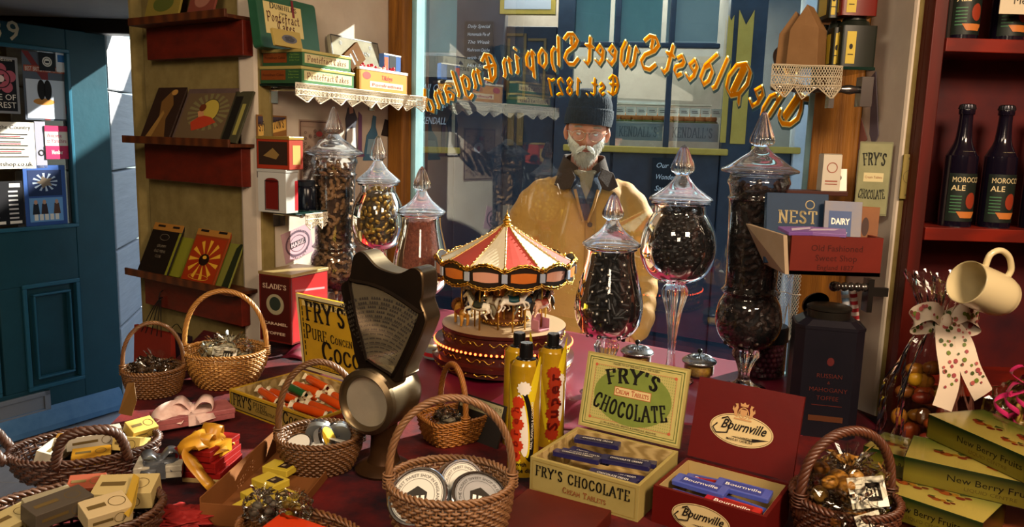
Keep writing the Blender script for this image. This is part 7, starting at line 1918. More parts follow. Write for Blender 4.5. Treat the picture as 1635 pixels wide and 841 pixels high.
btin(462, 484, 262, 210, .01, .125, mat('8c2c18', .4), 'red and gold pictorial tin stacked on the white one', lambda b, W, H: b.use(mat('a88c4c', .4)).rect(-W * .5, W * .6, -H * .7, H * .5), lambda b, W, H: (b.use(mat('2a1c14', .5)).rect(-W * .9, W * .9, -H * .75, H * .7), b.use(mat('7a6034', .5)).poly([(-W * .6, -H * .2), (0, H * .3), (W * .4, -H * .1), (W * .2, -H * .4)], .0003)), z0=ztw + .002, lidc=mat('a08440', .35, .5))
a = FB.hit(489, 335, .075)
root = thing('black_jar', 'small black jar with a screw lid beside the white tin', 'jar', FB.M @ T(a.x, zs2 + .001, .075) @ RX(-PI / 2))
MB().use(mat('10131c', .2)).lathe([(.001, 0), (.029, 0), (.031, .004), (.031, .060), (.026, .068)], 32).build('jar_body', root, smooth='auto'); MB().use(mat('181c24', .3)).lathe([(.001, .084), (.024, .084), (.027, .080), (.027, .068), (.02, .066)], 32).build('jar_lid', root, smooth='auto')
lace(FB, .045, .142, zs2 - .006, .128, .045, 4, 'cream lace hanging from the lower glass shelf')
def marie(b, W, H):
    b.use(mat('5c4450', .5)).ring(0, 0, W * .86, H * .86, .007); b.ring(0, 0, W * .55, H * .55, .002); b.use(mat('2c2028', .5)).rect(-W * .55, W * .55, -.009, .009, .0003); b.use(mat('c8a8ac', .5)); pen_text(b, 'MARIE', .012, T(0, -.006, .0006), nib=(.12, .04, 0), width=W * .95)
    sans(b, 'HUNTLEY', .009, ID, warp=lambda x, y: ((W * .62 + y) * math.sin(x / (W * .62)), (W * .62 + y) * math.cos(x / (W * .62))), width=W * 1.4); b.use(mat('2c2028', .5)); sans(b, 'BISCUITS', .009, ID, warp=lambda x, y: ((W * .76 - y) * math.sin(x / (W * .7)), -(W * .76 - y) * math.cos(x / (W * .7))), width=W * 1.4)
poster(FB, 452, 498, 364, 412, mat('b08c94', .5), 'tilted pink tin sign picturing a round biscuit', marie, 12, 'tin_sign')
def sl_front(b, W, H):
    b.use(mat('a01c1c', .4)).rect(-W * .95, W * .95, -H * .95, H * .9); b.use(mat('b89c4c', .4)); b.rect(-W * .3, W * .4, -H * .75, -H * .25, .0003); b.poly([(-W * .3, -H * .2), (-W * .2, H * .05), (W * .05, -H * .1), (W * .3, H * .05), (W * .4, -H * .2)], .0004); b.use(mat('c8888c', .4)); b.poly([(-W * .8, H * .5), (W * .8, H * .4), (W * .8, H * .46), (-W * .8, H * .56)], .0004)
def sl_end(b, W, H):
    b.use(mat('3c100c', .4)).rect(-W * .9, W * .9, -H * .95, H * .9); b.use(mat('c0a890', .5)); pen_text(b, "SLADE'S", .013, T(0, H * .55, .0004), nib=(.1, .04, 0), width=W * 1.5); sans(b, 'CARAMEL', .011, T(0, -H * .5, .0004), width=W * 1.5, bold=.02); sans(b, 'TOFFEE', .011, T(0, -H * .78, .0004), width=W * 1.2, bold=.02)
    b.use(mat('8c8468', .5)).disc(0, H * .1, W * .55, H * .3, .0004); b.use(mat('232c24', .5)).disc(0, H * .12, W * .35, H * .2, .0006)
btin(466, 524, 536, 424, .04, .155, mat('5c1814', .4), "tall red and brown CARAMEL TOFFEE tin standing on the burgundy cloth", sl_front, sl_end, lidc=mat('9c8454', .4, .4), z0=TZ + .024)

# ------------------------------------------------------------------ right side of the window
zr_ = FR.hit(1398, 105, .02).y
# shelf board fits the corner beside the post
root = thing('glass_shelf', 'glass shelf on the right side of the bay, edged with lace', 'shelf', ID)
yA = 1.775; xa, xb = P(1232, 105, yA).x, P(1398, 105, yA).x; ZS = P(1320, 105, yA).z
m = MB().use(mat('1c3c34', .08, trans=.6)); m.add([(xa, yA, ZS - .007), (xb, yA, ZS - .007), (xb, 1.93, ZS - .007), (xa + .06, 1.93, ZS - .007), (xa, yA, ZS), (xb, yA, ZS), (xb, 1.93, ZS), (xa + .06, 1.93, ZS)], [(0, 1, 2, 3), (4, 5, 6, 7), (0, 1, 5, 4), (1, 2, 6, 5), (2, 3, 7, 6), (3, 0, 4, 7)]); m.build('glass_board', root, bevel=.001)
def turned(mb, x0, x1, y, z):
    n = 20; pts = [(x0 + (x1 - x0) * i / n, y, z) for i in range(n + 1)]; mb.tube(pts, [.006 + .005 * abs(math.sin(i * .8)) for i in range(n + 1)], 12)
m = MB().use(mat('6a6866', .25, .9)); turned(m, xa + .01, xb - .02, 1.80, ZS - .048); m.box(xb - .022, xb + .004, 1.785, 1.815, ZS - .085, ZS - .02); m.cyl(((xa + xb) / 2 + .03, 1.80, ZS - .048), ((xa + xb) / 2 + .03, 1.80, ZS - .008), .006); m.box((xa + xb) / 2 + .024, (xa + xb) / 2 + .036, 1.79, 1.81, ZS - .09, ZS - .04); m.build('bracket', root, smooth='auto')
FL = Fr((xa, 1.774, 0), (1, 0, 0))
lace(FL, .0, .155, ZS - .001, .004, .072, 3, 'brownish lace hanging in folds from the right glass shelf', 'a89c84', .014)
yb_ = 1.815
def tea(px, label, m1, m2, w_, h, py=None, Y=yb_, zz=None, d=.075):
    p = toz(px, Y, ZS + .0005 if zz is None else zz); root = thing('tea_tin', label, 'tin', T(p), 'dark tins with yellow labels on the right shelf')
    b = MB().use(m1); b.rbox(-w_ / 2, w_ / 2, -d / 2, d / 2, 0, h * .82, .006, 3); b.use(m2); b.box(-w_ * .5 - .0008, -w_ * .5, -d * .3, d * .3, h * .08, h * .7); b.box(-w_ * .36, -w_ * .10, -d / 2 - .0008, -d / 2, h * .06, h * .70); b.use(INK); b.tf(T(-w_ * .23, -d / 2 - .0012, h * .4) @ UPM).disc(0, 0, .004, .006); b.rect(-.006, .006, -.018, -.016); b.tf(ID)
    b.build('tin_body', root, smooth='auto'); l = MB().use(m1); l.lathe([(w_ * .46, h * .82), (w_ * .40, h * .92), (w_ * .32, h * .95), (w_ * .32, h), (.001, h)], 24); l.build('tin_lid', root, smooth='auto')
YL = mat('b09a34', .5); BK = mat('11140f', .35, h2='1a1f18', sc=8)
tea(1311, 'leftmost dark tin with a yellow label on the right glass shelf', BK, YL, .034, .10, Y=1.875)
tea(1328, 'second dark tin with a yellow label on the right glass shelf', BK, YL, .034, .105, Y=1.84)
tea(1357, 'broad dark tin with a yellow label, nearest the wall on the right shelf', BK, YL, .078, .108, Y=1.82)
RB = mat('5c140c', .35)
tea(1324, 'dark tin with a yellow label stacked in the upper row on the right shelf', BK, YL, .034, .10, Y=1.84, zz=ZS + .107)
tea(1360, 'deep red tin stacked on the broad dark one, at the top of the photo', RB, YL, .080, .10, Y=1.82, zz=ZS + .110)
def pbag(px, Y, w_, h, rz, label):
    p = toz(px, Y, ZS + .0005); b = MB().use(mat('7a5a38', .75, h2='684a2a', sc=14, bump=.3, bsc=40)); d = .035
    b.add([(-w_ / 2, -d, 0), (w_ / 2, -d, 0), (w_ / 2, d, 0), (-w_ / 2, d, 0), (-w_ * .38, 0, h), (w_ * .38, 0, h), (-w_ / 2, -d * .9, h * .6), (w_ / 2, -d * .9, h * .6), (w_ / 2, d * .9, h * .6), (-w_ / 2, d * .9, h * .6), (-w_ / 2, 0, h * .66), (w_ / 2, 0, h * .66)],
          [(0, 1, 2, 3), (0, 1, 7, 6), (3, 2, 8, 9), (6, 7, 5, 4), (9, 8, 5, 4), (0, 6, 10), (0, 10, 9, 3), (6, 4, 10), (4, 9, 10), (1, 7, 11), (1, 11, 8, 2), (7, 5, 11), (5, 8, 11)])
    o = b.build('paper_bag', bevel=.001); o.matrix_world = T(p) @ RZ(rz); tag(o, label, 'bag', 'brown paper bags on the right shelf')
pbag(1266, 1.86, .05, .125, R(60), 'brown paper bag nearest the gilt lettering on the right shelf'); pbag(1286, 1.83, .062, .135, R(52), 'taller brown paper bag next to the dark tins')
p = toz(1252, 1.89, ZS + .0005); m = MB().use(mat('3c2414', .4, h2='2a180c', sc=9)); m.tf(T(p) @ T(0, 0, .028) @ RZ(R(20)) @ RY(R(72))); m.lathe([(.001, -.014), (.026, -.014), (.028, -.01), (.028, .014), (.022, .018), (.001, .018)], 32); o = m.build('round_wooden_box', smooth='auto'); tag(o, 'round dark wooden box on its side at the left end of the right shelf', 'box')
# fish cut-outs and sign on the right reveal
Frr = Fr((.0, 1.80, 0), (1, 0, 0))
FRV = FR
def cut2(pts, m, label, extra=None, name='fish_cut_out', c=.003): return cutout(FRV, pts, m, label, extra, name, 'cut-out', c)
FP = Fr(FR.at(.0, 0, .004), FR.x)
cut2([(1352, 118), (1368, 110), (1376, 150), (1372, 180), (1384, 222), (1366, 244), (1352, 212), (1362, 190), (1356, 150)], mat('8c5c54', .5), 'pinkish fish shaped cut-out on the right reveal below the shelf', [([(1362, 150), (1370, 150), (1372, 190), (1365, 200)], mat('a87c3c', .5))])
cut2([(1386, 128), (1398, 114), (1400, 160), (1402, 215), (1394, 236), (1388, 214), (1390, 170)], mat('5c5460', .5), 'dark grey fish shaped cut-out near the edge of the right reveal')
def frysign(b, W, H):
    b.use(mat('8c8c68', .5, h2='747452', sc=14)).rect(-W * .94, W * .94, -H * .95, H * .95); b.use(mat('23241a', .5)); pen_text(b, "FRY'S", .026, T(0, H * .38, .0006), nib=(.12, .04, 0), width=W * 1.3, warp=arc_warp(.14)); b.use(mat('c0b488', .5)).rect(-W * .6, W * .6, -H * .08, H * .16, .0003); b.use(mat('7c3c24', .5)); sans(b, 'Cream Tablets', .008, T(0, H * .01, .0006), width=W * 1.05); b.use(mat('23241a', .5)); pen_text(b, 'CHOCOLATE', .020, T(0, -H * .55, .0006), nib=(.12, .04, 0), width=W * 1.7, warp=arc_warp(.16, False))
FQ = Fr((FR.at(.192, 0, .0).x - .078, 1.785, 0), (.9, -.40, 0))
p0 = P(1368, 285, 1.775); Fsg = Fr((p0.x, 1.79, 0), (.93, -.36, 0))
poster(Fsg, 1368, 1421, 226, 344, mat('6c6c50', .5), "greenish tin sign reading CHOCOLATE hanging before the plastered pier", frysign, 0, 'tin_sign')
# the red wooden tray
Yt = 1.57; x0, x1 = P(1262, 410, Yt).x, P(1408, 410, Yt).x; zt_, zb_ = P(1335, 378, Yt).z, P(1335, 440, Yt).z; D_ = .135
root = thing('wooden_tray', 'dark red wooden tray of gift boxes on a bracket at the right of the window', 'tray', T(x0, Yt, zb_)); W_ = x1 - x0; H_ = zt_ - zb_
m = MB().use(mat('4c120a', .5, h2='6a1c0e', sc=5, amt=.7)); m.box(0, W_, 0, .009, 0, H_); m.box(W_ - .009, W_, .009, D_, 0, H_); m.box(0, W_, D_ - .008, D_, 0, H_); m.box(0, W_, 0, D_, 0, .008)
m.use(mat('380c06', .5)).tf(T(W_ * .5, -.0006, H_ * .5) @ UPM); sans(m, 'Old Fashioned', .018, T(0, .010, 0)); sans(m, 'Sweet Shop', .018, T(0, -.010, 0)); sans(m, 'England 1827', .014, T(0, -.028, 0)); m.tf(ID)
m.build('tray_body', root, bevel=.002)
m = MB().use(mat('a8947c', .6, h2='8c785c', sc=8)); m.add([(0, 0, 0), (-.008, 0, 0), (-.008, D_, 0), (0, D_, 0), (-.010, .0, H_), (-.018, .0, H_), (-.055, D_, H_ + .008), (-.045, D_, H_ + .008)], [(0, 1, 2, 3), (4, 5, 6, 7), (0, 1, 5, 4), (1, 2, 6, 5), (2, 3, 7, 6), (3, 0, 4, 7)]); o = m.build('side_board', root); o['label'] = 'pale weathered side board, flared outwards'
def traybox(x, y, w_, h, th, rz, lean, m, label, draw=None, name='sweet_carton'):
    b = MB().use(m).tf(RX(R(90 - lean))); b.box(-w_ / 2, w_ / 2, 0, h, -th, 0)
    if draw: b.tf(RX(R(90 - lean)) @ T(0, h / 2, .0005)); draw(b, w_ / 2, h / 2)
    b.tf(ID); o = b.build(name, bevel=.001); o.matrix_world = T(x0 + x, Yt + y, zb_ + .009) @ RZ(R(rz)); tag(o, label, 'box')
traybox(.045, .088, .130, .152, .02, -4, 12, mat('12304e', .6, h2='0e263e', sc=10), 'blue box with gold capital letters, standing at the left in the red tray', lambda b, W, H: (b.use(mat('8c7c4c', .4)), pen_text(b, 'NEST', .026, T(W * .05, H * .15, .0004), nib=(.09, .04, 0), width=W * 1.3), b.ring(W * .4, H * .68, .010, .010, .002, .0004)))
traybox(.124, .052, .074, .140, .014, -14, 12, mat('6c748c', .6, h2='8a8078', sc=12), 'pale box with white letters on blue, in the middle of the red tray', lambda b, W, H: (b.use(mat('2a4474', .4)).rect(-W * .75, W * .45, -H * .35, H * .7), b.use(PAPER), sans(b, 'DAIRY', .018, T(-W * .12, H * .3, .0004), width=W * 1.0, bold=.03), sans(b, 'BOX', .018, T(-W * .12, -H * .12, .0004), width=W * .8, bold=.03)))
traybox(.163, .040, .050, .132, .016, -24, 14, mat('7c4c20', .5, h2='64381a', sc=12), 'tan carton with dark shoe shapes at the right of the red tray', lambda b, W, H: (b.use(mat('33180c', .5)).disc(0, H * .35, W * .28, H * .3), b.disc(W * .15, -H * .35, W * .4, H * .2)))
for i, (x, y, rz, h_) in enumerate(((.030, .035, 14, '6c4c8c'), (.075, .030, -20, '7c5c94'))):
    b = MB().use(mat(h_, .3, h2=None)); b.rbox(-.042, .042, -.022, .022, 0, .007, .003); b.use(mat('b8a8c0', .35)); b.poly([(-.03, -.012), (.02, .0), (.03, .014), (-.02, .006)], .0076)
    o = b.build('sweet_packet', bevel=.001); o.matrix_world = T(x0 + x, Yt + y, zb_ + H_ + .003 - .012 * 0) @ RZ(R(rz)) @ RX(R(10)); tag(o, ['purple and white packet lying at the left front of the red tray', 'purple packet lying at the middle front of the red tray'][i], 'packet')
    fl_ = MB().use(mat('8a7458', .6)); 
b = MB().use(mat('8a7458', .6)); b.box(.006, W_ - .075, .012, .060, .010, H_ - .004); o = b.build('packing_carton', bevel=.001); o.matrix_world = T(x0, Yt, zb_); tag(o, 'plain carton under the purple packets in the red tray', 'box')
# turned bracket knob, paddle and candy sticks below the tray
root = thing('turned_bracket', 'turned dark metal bracket sticking out below the red tray', 'bracket', ID)
m = MB().use(mat('6a6866', .25, .9)); pq = P(1332, 457, 1.74); pr = P(1386, 466, 1.74); turned(m, pq.x, pr.x, 1.74, pq.z); m.ball((pq.x, 1.74, pq.z), .012, 14, 10); m.build('arm', root, smooth=True)
m = MB().use(mat('3a3836', .3, .8)); m.box(pr.x - .004, pr.x + .008, 1.73, 1.76, pr.z - .045, pr.z + .03); m.box(pr.x + .008, FR.at(.19, 0).x, 1.74, 1.75, pr.z - .01, pr.z + .01); m.build('wall_plate', root)
for i, (px, y0_, y1_, h1, h2) in enumerate(((1352, 458, 524, '7a98b8', 'c8ccd4'), (1366, 462, 532, 'a82c34', 'd8c8c0'))):
    a, b_ = P(px - 4, y0_, 1.80), P(px + 2, y1_, 1.80); m = MB(); n = 12; d = (b_ - a)
    for k in range(n): m.use(mat(h1 if k % 2 else h2, .3)); m.tube([a + d * (k / n), a + d * ((k + 1) / n)], .0085, 12)
    m.use(PAPER); m.ball(a, .009, 10, 6); m.ball(b_, .009, 10, 6)
    m.tube([a, a + V((.02, 0, .01)), V((a.x + .03, 1.80, pr.z))], .001, 4)
    tag(m.build('candy_stick', smooth='auto'), ['blue and white striped candy stick hanging under the bracket', 'red and white striped candy stick hanging under the bracket'][i], 'sweet', 'striped candy sticks below the tray')
# tea caddy with its round lid, and the wooden paddle behind
pc_ = PZ(1306, 684, TZ); root = thing('tea_caddy', 'large black caddy with a round lid, standing before the pier', 'caddy', T(pc_) @ RZ(R(-14)))
b = MB().use(mat('15141c', .34, .3, h2='1d1a22', sc=7)); w2, d2, hh = .068, .055, .235; ch = .018
pg = [(-w2 + ch, -d2), (w2 - ch, -d2), (w2, -d2 + ch), (w2, d2 - ch), (w2 - ch, d2), (-w2 + ch, d2), (-w2, d2 - ch), (-w2, -d2 + ch)]
b.prism(pg, 0, hh); b.prism([(x * 1.02, y * 1.02) for x, y in pg], hh - .004, hh + .002)
n0 = len(b.v); v = [(x, y, hh) for x, y in pg] + [(x * .72, y * .78, hh + .014) for x, y in pg]; b.add(v, [(i, (i + 1) % 8, 8 + (i + 1) % 8, 8 + i) for i in range(8)] + [tuple(range(8, 16))])
b.use(mat('4a1a14', .5)).tf(T(.004, -d2 - .0006, 0) @ UPM); sans(b, 'RUSSIAN', .013, T(0, .130, 0)); sans(b, '&', .009, T(0, .117, 0)); sans(b, 'MAHOGANY', .013, T(0, .100, 0)); sans(b, 'TOFFEE', .013, T(0, .082, 0)); b.rect(-.03, .03, .070, .0715); b.use(mat('4c2814', .5)).rect(-.034, .034, .036, .048); b.use(mat('4c1616', .5)).disc(0, .165, .007, .009); b.tf(ID)
b.build('caddy_body', root, bevel=.0015)
l = MB().use(mat('23201c', .32, .5)); l.lathe([(.043, hh + .012), (.043, hh + .030), (.045, hh + .032), (.045, hh + .036), (.040, hh + .039), (.001, hh + .039)], 40); l.build('round_lid', root, smooth='auto')
p = PZ(1306, 684, TZ) + V((-.012, .085, 0)); m = MB().use(mat('4a3018', .5, h2='33200f', sc=10, kind='wave')); m.tf(T(P(1302, 484, 1.70)) @ RY(R(-28)) @ RX(PI / 2)); m.disc(0, 0, .030, .022, .004, 28); m.prism([(.030 * math.cos(a), .022 * math.sin(a)) for a in [i * PI / 16 for i in range(32)]], -.004, .004); m.tf(ID); hp = P(1302, 484, 1.70); m.tube([hp + V((-.018, 0, -.012)), V((hp.x - .035, 1.70, TZ + .002))], .006, 8); tag(m.build('wooden_paddle', smooth='auto'), 'small wooden paddle standing behind the black caddy', 'paddle')
# white carton and card on the sill by the post
pz = P(1322, 312, 1.79); m = MB().use(mat('b8b0a0', .5)); m.box(-.021, .021, -.015, .015, 0, .082); m.use(mat('8c4c3c', .5)).tf(T(0, -.0156, .041) @ UPM); m.ring(0, .012, .012, .012, .002); m.rect(-.014, .014, -.02, -.017); m.rect(-.014, .014, -.026, -.024); m.tf(ID); m.use(mat('8c8474', .5)); m.box(-.02, .02, -.014, .014, .082, .084)
# small ledge that carries them
o = m.build('white_carton', bevel=.001); o.matrix_world = T(pz.x, 1.795, zt_ + .080); tag(o, 'small white carton with a round emblem above the red tray', 'carton')
m = MB().use(PAPER); m.box(-.02, .02, -.001, .001, 0, .05); m.use(mat('5c5448', .5)).tf(T(0, -.0014, .03) @ UPM); m.disc(0, 0, .008, .008); m.tf(ID); o = m.build('small_card'); o.matrix_world = T(P(1344, 312, 1.76).x, 1.785, zt_ + .081) @ RX(R(-10)); tag(o, 'small white card with a dark round picture beside the white carton', 'card')
m = MB().use(mat('3a1810', .5)); m.box(x0 + .03, x1 + .005, 1.77, 1.83, zt_ + .070, zt_ + .080); m.box(x0 + .05, x1 - .02, 1.815, 1.83, zb_ - .02, zt_ + .070); o = m.build('small_shelf', bevel=.001); tag(o, 'narrow dark shelf behind the red tray carrying the white carton', 'shelf')
# hanging lace by the window post
a0, a1 = FW.hit(1226, 450, .03).x, FW.hit(1282, 450, .03).x; zt2_, zb2_ = FW.hit(1250, 345, .03).y, FW.hit(1250, 545, .03).y
lace(FW, a0, a1, zt2_, .04, zt2_ - zb2_, 3, 'long white crochet lace hanging behind the tall right jar', 'dcdcd4', .012, 'crochet_lace', .022)
# switch plate on the pier
m = MB().use(mat('7c6c34', .5)); pA, pB = FK.hit(1438, 282, 0), FK.hit(1458, 282, 0); zA, zB = FK.hit(1450, 318, 0).y, FK.hit(1450, 246, 0).y; m.tf(FK.M).box(pA.x, pB.x, zA, zB, .0, .008)
m.use(mat('4c4220', .5)); m.tf(FK.M @ T((pA.x + pB.x) / 2, (zA + zB) / 2, .0085)); [m.disc(0, s * .04, .003, .003, 0, 10) for s in (-1, 1)]; m.ring(0, 0, .010, .014, .001); tag(m.build('blanking_plate', bevel=.002), 'painted-over wall plate on the khaki plastered pier', 'wall plate')

# ------------------------------------------------------------------ shelving of ale on the right
RS = mat('4c0e06', .45, h2='360a05', sc=4, amt=.8, kind='wave', stretch=(1, 1, .4), bump=.15, bsc=30); RSH = mat('6c180a', .42, h2='54120a', sc=4, amt=.7, kind='wave', stretch=(.5, 4, 4))
YS = 1.70; sx0 = P(1462, 300, YS).x; s0, s1, s2 = P(1560, 375, YS).z, P(1560, 73, YS).z, 2.3
root = thing('shelf_unit', 'red stained shelf unit of dark ale bottles filling the right side', 'shelf unit', T(sx0, YS, 0))
W_ = 1.73 - sx0
m = MB().use(RS); m.box(0, .028, 0, .03, 0, 2.55); m.build('side_post', root, bevel=.002); m = MB().use(RS); m.box(0, .02, .03, .16, 0, 2.55); m.build('side_panel', root); m = MB().use(RS); m.box(W_ - .03, W_, 0, .16, 0, 2.55); m.build('side_panel', root)
m = MB().use(mat('540e08', .6, h2='280812', sc=7)); m.box(0.02, W_ - .03, .15, .16, 0, 2.55); m.build('back_panel', root)
for z in (s0 - .35, s0, s1, s2):
    m = MB().use(RSH); m.box(.028, W_ - .03, -.006, .15, z - .014, z + .014); m.build('shelf_board', root, bevel=.0015)
ROOTSH = root
LABM = mat('16201a', .5, h2='0f1612', sc=20)
def ale(x, y, z, label, proto=[]):
    if proto: r = dup(proto[0], T(x, y, z), label); return r
    root = thing('ale_bottle', label, 'bottle', T(x, y, z), 'dark ale bottles on the red shelves')
    r = .0335; b = MB().use(mat('0e0a16', .12, coat=.5)); b.lathe(smooth_prof([(.001, 0), (r * .9, .001), (r, .006), (r, .140), (r * .9, .158), (r * .55, .184), (.0150, .208), (.0135, .242), (.0160, .245), (.0160, .256), (.0135, .258)]), 36); b.build('glass_body', root, smooth='auto')
    c = MB().use(mat('3a3a40', .3, .8)); c.lathe([(.0165, .255, 0), (.017, .257, .05), (.0155, .265, 0), (.012, .267, 0), (.001, .2675, 0)], 42, 21, 0); c.build('crown_cap', root, smooth='auto')
    d = MB().use(LABM)
    wr = lambda s, zz, e=.0006: ((r + e) * math.sin(s / r), -(r + e) * math.cos(s / r), zz)
    d.grid(lambda u, v: wr((u - .5) * .074, .012 + .105 * v), 24, 2)
    d.use(mat('c8b88c', .5)); sans(d, 'MOROCCO', .0165, ID, 'l', warp=lambda x, y: wr(x - .030, .098 + y, .0012), width=.064); sans(d, 'ALE', .0165, ID, 'l', warp=lambda x, y: wr(x - .030, .080 + y, .0012), bold=.01)
    d.use(mat('7c2c18', .5)); d.grid(lambda u, v: wr(.012 + .012 * math.cos(2 * PI * u) * v, .058 + .018 * math.sin(2 * PI * u) * v, .0014), 16, 3, cu=True); d.use(mat('a8642c', .5)); d.grid(lambda u, v: wr(.006 + (u - .5) * .045 * (.6 + .4 * v), .020 + .014 * v, .0016), 10, 2); d.use(mat('3c6a48', .5))
    for i in range(6): d.grid(lambda u, v, i=i: wr(-.030 + .022 * u, .066 - i * .007 + .0022 * v, .0012), 4, 1)
    d.build('label', root)
    t = MB().use(mat('b8ac84', .5)); t.grid(lambda u, v: ((.0262 + .0008) * math.sin((u - .5) * 1.1 + .1), -(.0262 + .001) * math.cos((u - .5) * 1.1 + .1), .152 + .013 * v), 8, 1); t.use(INK); sans(t, '£2.50', .009, ID, warp=lambda x, y: (.0275 * math.sin(x / .027 + .1), -.0285 * math.cos(x / .027 + .1), .154 + y)); t.build('price_sticker', root)
    proto.append(root); return root
zz = s0 + .0145
for px, lb in ((1527, 'ale bottle nearest the pier on the middle red shelf'), (1589, 'second ale bottle from the pier on the middle red shelf'), (1653, 'ale bottle at the picture edge on the middle red shelf, partly cut off')):
    ale(P(px + (2 if px > 1640 else -2), 340, YS + .05).x, YS + .05, zz, lb)
for px, lb in ((1533, 'ale bottle standing on the upper red shelf, left one'), (1606, 'ale bottle standing on the upper red shelf behind the white card')):
    ale(P(px, 60, YS + .06).x, YS + .06, s1 + .0145, lb)
p = P(1594, 22, YS - .01); q = P(1640, 0, YS - .01); m = MB().use(mat('b8ac94', .6)); m.box(p.x, p.x + .10, YS - .012, YS - .010, p.z, p.z + .10); m.use(INK).tf(T(p.x + .05, YS - .0126, p.z + .02) @ UPM); sans(m, 'Mead', .022, ID); m.tf(ID); tag(m.build('price_card'), 'white card lettered Mead hanging on the upper red shelf', 'price card')
# mug on a hook, tilted
mp = P(1574, 463, 1.40); MM = T(mp) @ RZ(R(-8)) @ RY(R(-62))
MM = T(mp) @ Matrix(((.86, 0, .50, 0), (0, 1, 0, 0), (-.50, 0, .86, 0), (0, 0, 0, 1)))
# axis of the mug points left and up; handle above
ax = V((-.90, -.30, .32)).normalized(); hn_ = V((.28, -.10, .95)); hn_ = (hn_ - ax * hn_.dot(ax)).normalized(); yy = ax.cross(hn_)
MM = Matrix(((hn_.x, yy.x, ax.x, mp.x), (hn_.y, yy.y, ax.y, mp.y), (hn_.z, yy.z, ax.z, mp.z), (0, 0, 0, 1)))
root = thing('china_mug', 'cream china mug hanging tilted from a hook below the ale bottles', 'mug', MM)
r = .040; b = MB().use(mat('c2b48c', .25, coat=.5)); b.lathe(smooth_prof([(.001, -.048), (r * .78, -.048), (r * .92, -.040), (r, -.020), (r, .046), (r * .985, .049), (r * .95, .046), (r * .94, -.020), (r * .85, -.038), (.001, -.042)]), 48); b.build('cup', root, smooth=True)
h = MB().use(mat('c2b48c', .25, coat=.5)); h.tube(catmull([(r - .002, 0, .030), (r + .020, 0, .034), (r + .034, 0, .018), (r + .030, 0, -.008), (r + .012, 0, -.028), (r - .002, 0, -.030)], 6), .0055, 10); h.build('handle', root, smooth=True)
hq = MM @ V((r + .034, 0, .012)); m = MB().use(mat('2a2a2c', .3, .8)); zt3 = s0 - .015
m.tube(catmull([(hq.x, hq.y + .26, zt3), (hq.x, hq.y + .255, hq.z + .03), (hq.x, hq.y + .02, hq.z + .026), (hq.x, hq.y, hq.z + .0), (hq.x - .004, hq.y - .010, hq.z + .012)], 6), .0018, 6); m.build('hook', root, smooth=True)
# cellophane bag with the dotted bow
bp = PZ(1474, 716, TZ); root = thing('gift_bag', 'tall cellophane bag of toffees tied with a dotted white bow', 'bag', T(bp) @ SC(1.22, 1.1, 1.40))
b = MB(); rn = random.Random(9)
for i in range(26):
    z = rn.uniform(.016, .125); rr = .048 * (1 - .3 * z / .14) * rn.random() ** .5; a = rn.uniform(0, 6.28); b.use(mat(['7c3414', '8c5a1c', '5c1c10', 'a87c1c', '6a3c18'][i % 5], .35)); b.ball((rr * math.cos(a) * 1.15, rr * math.sin(a), z), (rn.uniform(.012, .020), .012, rn.uniform(.009, .014)), 10, 7)
b.build('toffees', root, smooth=True)
c = MB().use(CELLO)
def cf_(u, v):
    a = 2 * PI * u; t = v
    if t < .62: k = t / .62; r = (.064 - .012 * k) * (1 - .55 * k ** 3); z = .175 * k
    elif t < .72: k = (t - .62) / .1; r = .0235 - .012 * k; z = .175 + .02 * k
    else: k = (t - .72) / .28; r = .0115 + .030 * k ** .8; z = .195 + .062 * k
    n_ = noise.noise(V((math.cos(a) * 2.2, math.sin(a) * 2.2, z * 16))); q = 1 + .22 * n_ + .16 * abs(math.sin(9 * a + z * 20)) * (0.4 if t < .6 else 1.6)
    return (r * 1.15 * q * math.cos(a), r * q * math.sin(a), max(0.001, z * (1 + .05 * n_)))
c.grid(cf_, 96, 46, cu=True); c.build('cellophane', root, smooth=False)
rb = MB(); RW = mat('c8b8a4', .5)
dots = []
bm0 = .195
def ribbon_dots(pts, w_, side, seed):
    path = catmull([V(p) for p in pts], 8); rb.use(RW); strip(rb, pts, w_, 8, side); rn = random.Random(seed)
    for k in range(int(len(path) * 1.1)):
        i = rn.randrange(1, len(path) - 2); p = path[i]; t = (path[i + 1] - path[i - 1]).normalized(); s = V(side); s = (s - t * s.dot(t)).normalized(); n = t.cross(s)
        if n.y > 0: n = -n
        c_ = p + s * rn.uniform(-.36, .36) * w_ + n * .0030; rr = rn.uniform(.0016, .0036); rb.use(mat(['5c6c24', '9c4c48', '3c4a1c', '8c3c40'][k % 4], .5)); rb.add([c_ + (s * math.cos(a) + t * math.sin(a)) * rr for a in [j * PI / 5 for j in range(10)]], [tuple(range(10))])
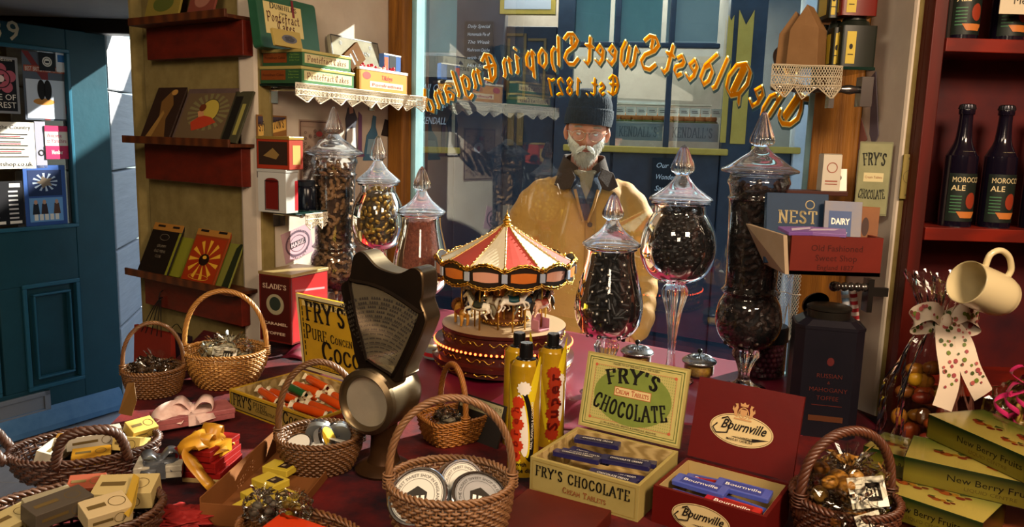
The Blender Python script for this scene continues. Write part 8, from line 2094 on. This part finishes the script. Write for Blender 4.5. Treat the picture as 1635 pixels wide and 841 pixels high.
for q in (-1, 1):
    ribbon_dots([(0, -.02, bm0), (q * .026, -.034, bm0 + .016), (q * .048, -.026, bm0 + .008), (q * .046, -.018, bm0 - .008), (0, -.018, bm0 - .002)], .026, (0, .12, 1), 3 + q)
ribbon_dots([(0, -.024, bm0), (-.006, -.046, bm0 - .03), (-.002, -.062, bm0 - .075), (-.012, -.068, bm0 - .115)], .032, (1, 0, .1), 8)
ribbon_dots([(0, -.024, bm0), (.018, -.046, bm0 - .025), (.030, -.060, bm0 - .060), (.052, -.066, bm0 - .095)], .032, (1, 0, .45), 9)
rb.use(RW).ball((0, -.026, bm0), (.009, .008, .012), 10, 8)
rb.build('dotted_bow', root, smooth=True)
# gift at the right edge: yellow bag, pink curled ribbons
gp_ = toz(1628, 1.36, TZ + .0); root = thing('gift_bag', 'clear bag of pale fudge with curled pink ribbons at the right edge', 'bag', T(gp_))
b = MB().use(mat('9c8438', .5, h2='7c5c24', sc=20)); crumple(b, .055, .04, .085, .2, seed=3); b.tf(T(0, 0, .09)); b.v = [(x, y, z + .09) for x, y, z in b.v]
b.use(mat('7c2c18', .5)); b.tf(ID); b.ball((.0, -.04, .13), (.014, .008, .010), 10, 6); b.build('fudge', root, smooth=True)
c = MB().use(CELLO); crumple(c, .066, .048, .10, .25, seed=5); c.v = [(x, y, max(.001, z + .1)) for x, y, z in c.v]; c.build('cellophane', root)
r_ = MB().use(mat('a82458', .35)); 
for k in range(4):
    xx = -.075 + .018 * k; pts = [(xx + .012 * math.cos(t * 1.25 + k), -.035 + .012 * math.sin(t * 1.25 + k), .185 - .0085 * t) for t in range(18)]
    strip(r_, pts, .008, 3, side=(0, 0, 1))
for q in range(6): a = q * 1.05; strip(r_, [(-.02, -.03, .195), (-.02 + .035 * math.cos(a), -.035 + .012 * math.sin(q), .205 + .032 * math.sin(a)), (-.02 + .050 * math.cos(a + .5), -.03, .20 + .040 * math.sin(a + .5)), (-.02, -.028, .195)], .014, 6, side=(.3, 1, 0))
r_.build('curled_ribbon', root, smooth=True)
